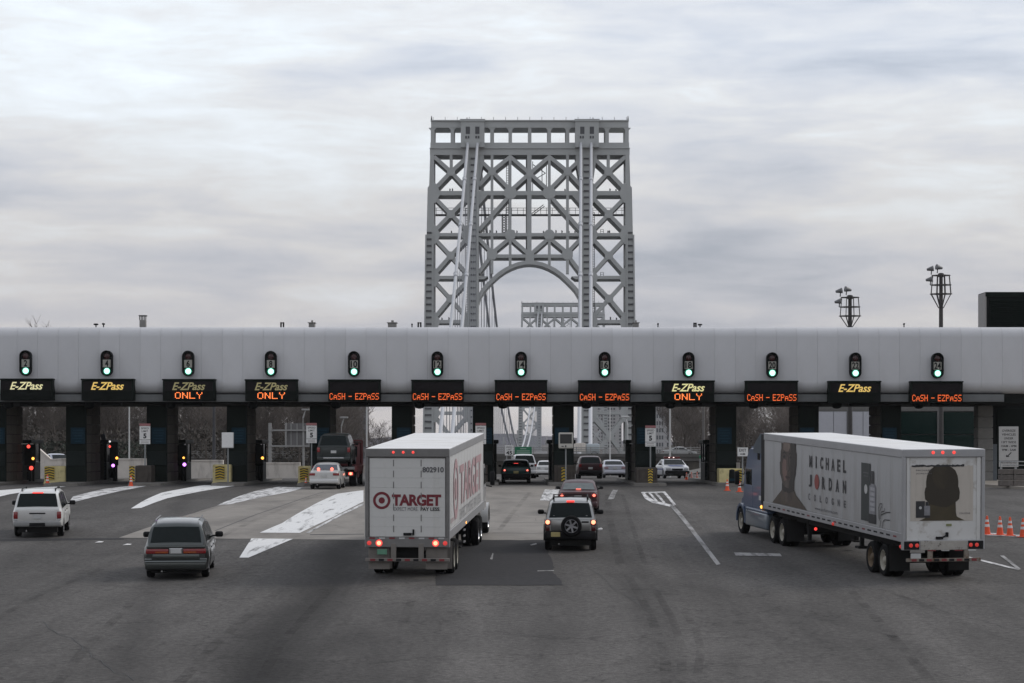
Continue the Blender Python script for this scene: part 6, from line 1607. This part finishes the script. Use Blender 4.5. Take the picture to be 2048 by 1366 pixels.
tractor(r, 15.7, paintm('cab_white_paint', (.45,.45,.445)), 19.1, 1.7, 2.9, 13.9, 2.4, M_trim)
g = on_road(r, 815, 1159, -3.2)

# --- long trailer with the cologne advertisement at the right
L2 = 16.1; H2 = 3.99; Z2 = 1.26
r = thing('blue_semi_truck', 'blue semi truck pulling a white trailer with a cologne advertisement', 'truck')
M_tside = mat('trailer_side_shaded', (.36,.36,.36), .55, var=.04, vs=1, dirt=(.255,.245,.232), ds=.9, dlo=.44, dhi=.74, dst=(1.5,1.2,.4))  # white sides with sun-away shade put into the base colour, grime on top
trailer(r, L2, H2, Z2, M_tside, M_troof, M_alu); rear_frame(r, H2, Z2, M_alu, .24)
M_ads = mat('ad_ground', (.46,.42,.37), .6, var=.06, vs=1.5, dirt=(.36,.325,.28), ds=1.4, dlo=.5, dhi=.75, dst=(3,1,.3))
mb = MB(); mb.box(-W2+.1,W2-.1,.02,.06,Z2,H2-.24); mb.build('rear_door', mat('door_white', (.56,.555,.54), .55, var=.05, vs=1, dirt=(.33,.30,.26), ds=2.4, dlo=.52, dhi=.70), r)
mb = MB(); mb.box(-W2+.13,-W2+.2,-.01,.03,Z2,H2-.25); mb.box(W2-.24,W2-.13,-.01,.03,Z2,H2-.25); mb.build('door_edge', M_tdoor, r)
mb = MB(); v = []; 
u0, u1, za, zt_ = -1.03, .93, Z2+.57, H2-.50
top = [(u1-(u1-u0)*i/26, zt_+random.uniform(-.03,.012)) for i in range(27)]
mb.vf([(x,.012,z) for x, z in [(u0,za),(u1,za)]+top], [tuple(range(29))]); mb.build('poster', M_ads, r)
mb = MB(); tear = [(u0+.03+(.84*(u1-u0))*i/40, zt_+.0+random.uniform(.008,.045)) for i in range(41)]; low = [(x, zt_-.02-random.uniform(0,.02)) for x, z in reversed(tear)]
mb.vf([(x,.004,z) for x, z in tear+low], [tuple(range(82))]); mb.build('torn_edge', M_ink, r)
# back of a head, a plain silhouette
M_sil = mat('print_dark_brown', (.028,.021,.012), .6, var=.15, vs=1.2); M_sil2 = mat('print_brown', (.075,.055,.040), .6, var=.25, vs=1.6)
cx = -.04; hd = [(.78,0),(.62,.06),(.50,.14),(.47,.28),(.46,.62),(.50,.64),(.58,.72),(.60,.95),(.57,1.10),(.545,1.12),(.55,1.30),(.52,1.50),(.44,1.68),(.30,1.79),(.12,1.84),(0,1.845)]
mb = MB(); sc_ = .90; hp = [(cx+x*.92, za+.01+z*sc_) for x, z in hd]; hp2 = [(cx-x*.92, za+.01+z*sc_) for x, z in hd[-2::-1]]
mb.vf([(x,.006,z) for x, z in hp+hp2], [tuple(range(len(hp)+len(hp2)))]); mb.build('silhouette', M_sil, r)
mb = MB(); mb.vf([(cx+x,.0045,za+.01+z) for x, z in ((-.70,.005),(-.42,.13),(-.40,.50),(-.1,.42),(.15,.40),(.40,.52),(.43,.13),(.70,.005))], [tuple(range(8))]); mb.build('silhouette_neck', mat('print_olive', (.050,.038,.017), .6, var=.3, vs=2), r)
mb = MB(); mb.vf([(cx+x,.0045,za+.01+z) for x, z in ((-.25,1.60),(-.05,1.64),(.15,1.58),(.2,1.2),(.05,.95),(-.2,1.0),(-.32,1.3))], [tuple(range(7))]); mb.build('silhouette_crown', mat('print_head_light', (.036,.027,.015), .6, var=.35, vs=2.4), r)
mb = MB(); mb.box(-.86,-.58,.002,.008,za+.10,za+.60); mb.build('bottle_box_print', M_ink, r)
mb = MB(); disc(mb, (-.72,za+.40), .045, rp(.0), 16); mb.build('seal_print', M_plate, r)
M_bot = mat('bottle_print', (.20,.20,.215), .4, var=.25, vs=9)
mb = MB(); mb.box(-.60,-.42,-.002,.003,za+.17,za+.46); mb.build('bottle_print', M_bot, r)
mb = MB(); mb.box(-.56,-.47,-.002,.003,za+.46,za+.58); mb.box(-.60,-.42,-.003,.002,za+.10,za+.17); mb.build('bottle_cap_print', M_ink, r)
mb = MB(); put_text(mb, 'MICHAEL', -.86, zt_-.16, -.38, zt_-.11, rp(.005)); put_text(mb, 'JORDAN', -.86, zt_-.26, -.38, zt_-.21, rp(.005)); mb.build('lettering', M_inkg, r)
mb = MB(); put_text(mb, 'COLOGNE', .50, za+.20, .84, za+.25, rp(.005)); mb.build('lettering', M_inkg, r)
mb = MB(); mb.rbox(-.24,-.02,-.06,0,Z2+.02,Z2+.10,.015); mb.bar((-.05,-.05,Z2+.07),(.10,-.05,Z2+.14),.04,.04); mb.rbox(.06,.15,-.06,0,Z2+.09,Z2+.23,.02); mb.build('door_latch', M_trim, r)
for z_, zz in ((.41,.48),): mb = MB(); mb.box(.09,.26,.0,.014,Z2+z_,Z2+zz); mb.build('sticker', mat('sticker_olive', (.20,.21,.10), .6), r)
mb = MB(); mb.rbox(-W2+.55,W2-.55,-.075,-.04,Z2-.30,Z2-.02,.02); mb.build('sill_plate', mat('sill_scuffed', (.33,.31,.28), .6, var=.15, vs=5, dirt=(.06,.045,.035), ds=7, dlo=.55, dhi=.65), r)
for sg in (-1,1):
    a, c = sorted((sg*(W2-.52), sg*(W2-.04))); mb = MB(); mb.rbox(a,c,-.07,-.03,Z2-.28,Z2-.03,.02); mb.build('light_housing', M_trim, r)
mdim = mat('tail_lens_glow', (.28,.015,.015), .3, emit=(1,.08,.06), es=.28, var=0)
for x in (-1.03,-.84,.84,1.03): marker(r, x, Z2-.155, .064, -.065, mdim, None, 'tail_light')
for x in (-.32,-.02,.33): marker(r, x-.03, H2-.10, .050, -.05, M_brake)
mb = MB(); mb.rbox(-1.02,-.70,-.02,.0,Z2-.56,Z2-.40,.01); mb.build('licence_plate', M_plate, r)
guard(r, .66, M_rust, (-.42,.72), 1.16)
for q in range(4): mb = MB(); x = -.5+q*.42; mb.box(x,x+.25,-.062,-.048,Z2-.33,Z2-.29); mb.build('reflector', M_redtape if q % 2 == 0 else M_plate, r)
M_rrim = mat('rusty_rim', (.13,.095,.06), .8, var=.3)
axle(r, 1.95); axle(r, 3.2, .50, M_rrim)
for y in (13.7,15.0): axle(r, y)
# side advertisement, read from the cab towards the rear: u runs backwards from the front edge
SU = 16.1/14.6
sp = lambda u,v: (-W2-.002, L2-u*SU, v)
sp2 = lambda u,v: (-W2-.004, L2-u*SU, v)
zb2, zt2 = Z2+.24, H2-.28; hs = zt2-zb2
fc = [(1.0,0),(1.7,.30),(2.25,.52),(2.32,.78),(2.15,1.0),(2.02,1.10),(1.98,1.5),(2.06,1.55),(2.10,1.9),(2.18,2.0),(2.18,hs),(4.02,hs),(4.05,1.95),(4.14,1.9),(4.12,1.5),(3.98,1.2),(3.85,.95),(3.82,.62),(4.1,.44),(5.0,.15),(5.45,0)]
mb = MB(); mb.vf([sp(.15+u*.93,zb2+v) for u, v in fc], [tuple(range(len(fc)))]); mb.build('portrait_print', mat('print_face', (.055,.040,.032), .6, var=.55, vs=1.3, dirt=(.11,.085,.07), ds=1.0, dlo=.50, dhi=.70, dst=(1,1.6,.7)), r)
mb = MB(); mb.vf([sp2(.15+u*.93,zb2+v) for u, v in ((1.05,0),(1.72,.28),(2.2,.50),(2.6,.18),(3.1,.10),(3.6,.22),(3.84,.6),(4.1,.43),(5.0,.14),(5.42,0))], [tuple(range(10))]); mb.build('shirt_print', M_sil2, r)
def ad_print(nm, col, pts, layer, var=.25):
    mb = MB(); mb.vf([(-W2-.0022-.0006*layer, L2-(.15+u*.93)*SU, zb2+v) for u, v in pts], [tuple(range(len(pts)))]); return mb.build(nm, mat('print_%02d%02d%02d' % tuple(int(c*400) for c in col), col, .6, var=var, vs=2.2), r)
ad_print('portrait_light', (.16,.12,.098), [(2.45,1.98),(2.5,2.46),(3.25,2.46),(3.32,2.08),(3.1,1.93),(2.8,1.92)], 4)
ad_print('portrait_cheek', (.165,.10,.083), [(2.32,1.45),(2.5,1.66),(2.82,1.62),(2.95,1.30),(2.88,.92),(2.6,.86),(2.36,1.15)], 4)
ad_print('portrait_shadow', (.026,.020,.017), [(3.45,2.46),(4.0,2.46),(4.03,1.2),(3.8,.92),(3.78,.60),(3.25,.55),(3.2,.86),(3.42,1.0),(3.36,1.6)], 4)
ad_print('portrait_nose', (.085,.06,.05), [(2.90,1.75),(3.06,1.75),(3.20,1.30),(3.05,1.22),(2.82,1.26)], 5)
ad_print('portrait_nose_shadow', (.03,.022,.019), [(3.06,1.75),(3.14,1.75),(3.30,1.30),(3.20,1.22),(3.05,1.22),(3.18,1.32)], 6)
for ux in (2.58, 3.42):
    ad_print('portrait_brow', (.018,.014,.012), [(ux-.24,1.86),(ux,1.92),(ux+.24,1.87),(ux+.2,1.83),(ux,1.87),(ux-.2,1.82)], 6)
    ad_print('portrait_eye', (.016,.012,.011), [(ux-.17,1.73),(ux-.05,1.78),(ux+.1,1.78),(ux+.18,1.72),(ux+.05,1.68),(ux-.1,1.68)], 6)
ad_print('portrait_mouth', (.05,.026,.024), [(2.70,1.02),(2.92,1.09),(3.03,1.06),(3.14,1.09),(3.36,1.01),(3.1,.93),(2.94,.93)], 6)
ad_print('portrait_mouth_line', (.014,.011,.01), [(2.70,1.025),(3.03,1.035),(3.36,1.015),(3.03,1.005)], 7)
ad_print('portrait_jaw_shadow', (.024,.018,.015), [(2.30,.80),(2.62,.66),(3.3,.62),(3.80,.84),(3.78,.56),(3.2,.46),(2.6,.48),(2.28,.58)], 5)
ad_print('portrait_collar', (.10,.072,.055), [(2.6,.46),(2.95,.50),(2.9,.05),(2.72,.05)], 6)
def word(s_, u0, u1, v0, v1, m=M_ink, bold=.035, g=1.0):
    n = len(s_); ch = (u1-u0)/(n+(n-1)*g)
    mb = MB()
    for i, c_ in enumerate(s_):
        if c_ == '*': continue
        a = u0+i*ch*(1+g); w_ = ch*.35 if c_ == 'I' else ch
        put_text(mb, c_, a+(ch-w_)/2, v0, a+(ch-w_)/2+w_, v1, sp, bold=bold)
    mb.build('lettering', m, r)
word('MICHAEL', 5.45, 9.35, 3.0, 3.41, g=.95); word('J*RDAN', 5.4, 9.35, 2.33, 2.75, g=1.25); word('COLOGNE', 5.35, 9.35, 1.87, 2.10, M_inkg, .02, 2.0)
mb = MB(); ch = (9.35-5.4)/(6+5*1.25); a = 5.4+ch*2.25
mb.vf([sp(a+ch/2+math.cos(2*math.pi*i/24)*ch*.78, 2.54+math.sin(2*math.pi*i/24)*.26) for i in range(24)], [tuple(range(24))]); mb.build('red_dot_print', mat('print_red', (.24,.05,.04), .6), r)
mb = MB(); put_text(mb, 'www.perfumania.com', 6.1, 1.56, 8.5, 1.70, sp); mb.build('lettering', M_inkg, r)
mb = MB(); mb.vf([sp(u,v) for u, v in ((10.85,1.60),(11.72,1.60),(11.72,3.42),(10.85,3.42))], [(0,1,2,3)]); mb.build('bottle_box_print', mat('print_black_green', (.022,.028,.027), .5, var=.1), r)
mb = MB(); disc(mb, (11.30,2.60), .15, sp2, 20); mb.build('seal_print', M_plate, r)
mb = MB(); mb.vf([sp2(u,v) for u, v in ((11.05,3.10),(11.55,3.10),(11.55,3.13),(11.05,3.13),(11.1,3.0),(11.5,3.0),(11.5,3.02),(11.1,3.02))], [(0,1,2,3),(4,5,6,7)]); stuff(mb.build('box_print_lines', M_inkg, r))
mb = MB(); mb.vf([sp2(u,v) for u, v in ((11.62,1.85),(12.22,1.85),(12.22,2.72),(12.05,2.80),(11.85,2.80),(11.62,2.72))], [tuple(range(6))]); mb.build('bottle_print', M_bot, r)
mb = MB()
for q in range(5):
    v0_ = 1.95+q*.16; mb.vf([(-W2-.0055, L2-u*SU, v) for u, v in ((11.72,v0_),(12.12,v0_),(12.12,v0_+.10),(11.72,v0_+.10))], [(0,1,2,3)])
stuff(mb.build('bottle_glint_print', mat('print_pale', (.34,.34,.36), .4, var=.2), r))
mb = MB(); mb.vf([sp2(u,v) for u, v in ((11.80,2.80),(12.05,2.80),(12.05,3.20),(11.80,3.20))], [(0,1,2,3)]); mb.vf([sp2(u,v) for u, v in ((11.58,1.56),(12.26,1.56),(12.26,1.85),(11.58,1.85))], [(0,1,2,3)]); mb.build('bottle_cap_print', M_ink, r)
mb = MB()
sig = [[(12.5,1.75),(12.45,2.05),(12.6,2.22),(12.78,2.24),(12.8,2.1)],[(12.55,1.7),(12.6,2.0),(12.75,2.15)],[(12.66,1.75),(12.74,1.98),(13.0,2.02),(13.05,2.12)],[(12.7,1.88),(13.2,2.0),(13.55,2.02)],[(12.8,1.42),(12.9,1.70),(13.05,1.76),(13.5,1.78)],[(12.62,1.5),(12.7,1.72)]]
for st_ in sig:
    for (a0,b0),(a1,b1) in zip(st_, st_[1:]):
        d = math.hypot(a1-a0,b1-b0); nx, ny = -(b1-b0)/d*.014, (a1-a0)/d*.014
        mb.vf([sp(a0+nx,b0+ny),sp(a1+nx,b1+ny),sp(a1-nx,b1-ny),sp(a0-nx,b0-ny)], [(0,1,2,3)])
mb.build('signature_print', M_ink, r)
t = MB(); t.box(-W2-.026,-W2-.019,0,.36,Z2+.05,Z2+.10); tp = t.build('rail_slot', M_trim, link=False)
t = MB(); t.box(-W2-.026,-W2-.019,0,.30,Z2+.05,Z2+.10); tp2 = t.build('reflector', M_redtape, link=False)
for i in range(24): inst(tp if i % 5 else tp2, 'rail_slot' if i % 5 else 'reflector', r, (0,.5+i*.63,0))
def lamp_side(x, y, z, m): mb = MB(); mb.lathe([(.02,-.06),(.05,-.04),(.06,0)], 'x', (x,y,z), 12); mb.build('side_marker', m, r, smooth=50)
lamp_side(-W2-.02, 7.1, Z2+.0, mdim); lamp_side(-W2+.02, .15, Z2-.2, mdim)
marker(r, -.95, .85, .055, 10.4, M_brake, None, 'brake_light')
for sg in (-1,1): mb = MB(); mb.bar((sg*.85,5.4,.62),(sg*.85,5.4,Z2),.12,.14); mb.rbox(sg*.85-.18,sg*.85+.18,5.2,5.6,.58,.66,.02); mb.build('slider_bracket', M_under, r)
for sg in (-1,1): mb = MB(); mb.bar((sg*.85,11.5,.36),(sg*.85,11.5,Z2),.13,.13); mb.bar((sg*.85,11.5,.9),(sg*.85,12.3,Z2-.1),.07,.07); mb.rbox(sg*.85-.15,sg*.85+.15,11.3,11.7,.30,.36,.02); mb.build('landing_leg', M_under, r)
for sg in (-1,1):
    for y in (1.25,13.0): mb = MB(); a, c = sorted((sg*.62, sg*1.26)); mb.rbox(a,c,y-.015,y+.015,.22,1.0,.01); mb.build('mud_flap', M_under, r)
Mb = paintm('slate_blue_paint', (.075,.105,.165), .35, 0, .4)
y0 = 16.65
tractor(r, y0, Mb, 19.85, 1.35, 3.45, 14.4, 2.95, M_trim, True)
mb = MB(); mb.prism_x([(y0-.55,1.35),(y0-.55,3.75),(y0-.30,3.92),(y0+.02,3.92),(y0+.02,1.35)], -1.24, -1.18); mb.prism_x([(y0-.55,1.35),(y0-.55,3.75),(y0-.30,3.92),(y0+.02,3.92),(y0+.02,1.35)], 1.18, 1.24); mb.build('side_fairing', M_trim, r)
mb = MB(); mb.prism_x([(y0-.05,3.2),(y0-.05,3.95),(y0+.3,3.95),(y0+1.3,3.45),(y0+1.3,3.2)], -1.2, 1.2); mb.build('roof_fairing', paintm('fairing_teal', (.075,.10,.12)), r, smooth=30)
for sg in (-1,1):
    a, c = sorted((sg*1.0, sg*1.25)); mb = MB(); mb.rbox(a,c,15.8,19.0,.40,1.02,.08,3); mb.build('side_skirt', paintm('skirt_blue_grey', (.10,.125,.15)), r, smooth=40)
    mb = MB(); mb.rbox(a,c,15.75,18.95,1.00,1.10,.03); mb.build('step', Mb, r)
    a, c = sorted((sg*1.17, sg*1.195)); mb = MB(); mb.rbox(a,c,y0+.4,y0+.75,2.95,3.30,.01); mb.build('sleeper_window', M_cglass, r)
mb = MB(); mb.rbox(-1.2,-1.185,y0+.1,y0+.5,1.45,1.62,.005); mb.build('side_print', M_plate, r)
mb = MB(); mb.lathe([(.02,-.06),(.05,-.04),(.07,0)], 'x', (-1.2,y0+.05,1.22), 12); mb.build('side_marker', ML['a'], r)
g = on_road(r, 1885, 1163, 8.6)
X = (1804-1024)*69.0/F
r.location = Vector((X+W2*math.cos(R(8.6)), 69.0+W2*math.sin(R(8.6)), zg(69.0)))
# ------------------------------------------------------------------ hazy winter air
HAZE = 0.00006
mb = MB(); mb.box(-1520,1520,-80,3020,-70,140); hz_ = stuff(mb.build('haze', None if False else bpy.data.materials.new('haze_air')))
hm = hz_.data.materials[0]; hm.use_nodes = True; t = hm.node_tree; t.nodes.clear()
o_ = t.nodes.new('ShaderNodeOutputMaterial'); pv = t.nodes.new('ShaderNodeVolumePrincipled'); pv.inputs['Color'].default_value = (.9,.91,.94,1); pv.inputs['Density'].default_value = HAZE; pv.inputs['Anisotropy'].default_value = 0
t.links.new(pv.outputs[0], o_.inputs['Volume'])
hz_['label'] = 'thin grey winter haze over the whole place'
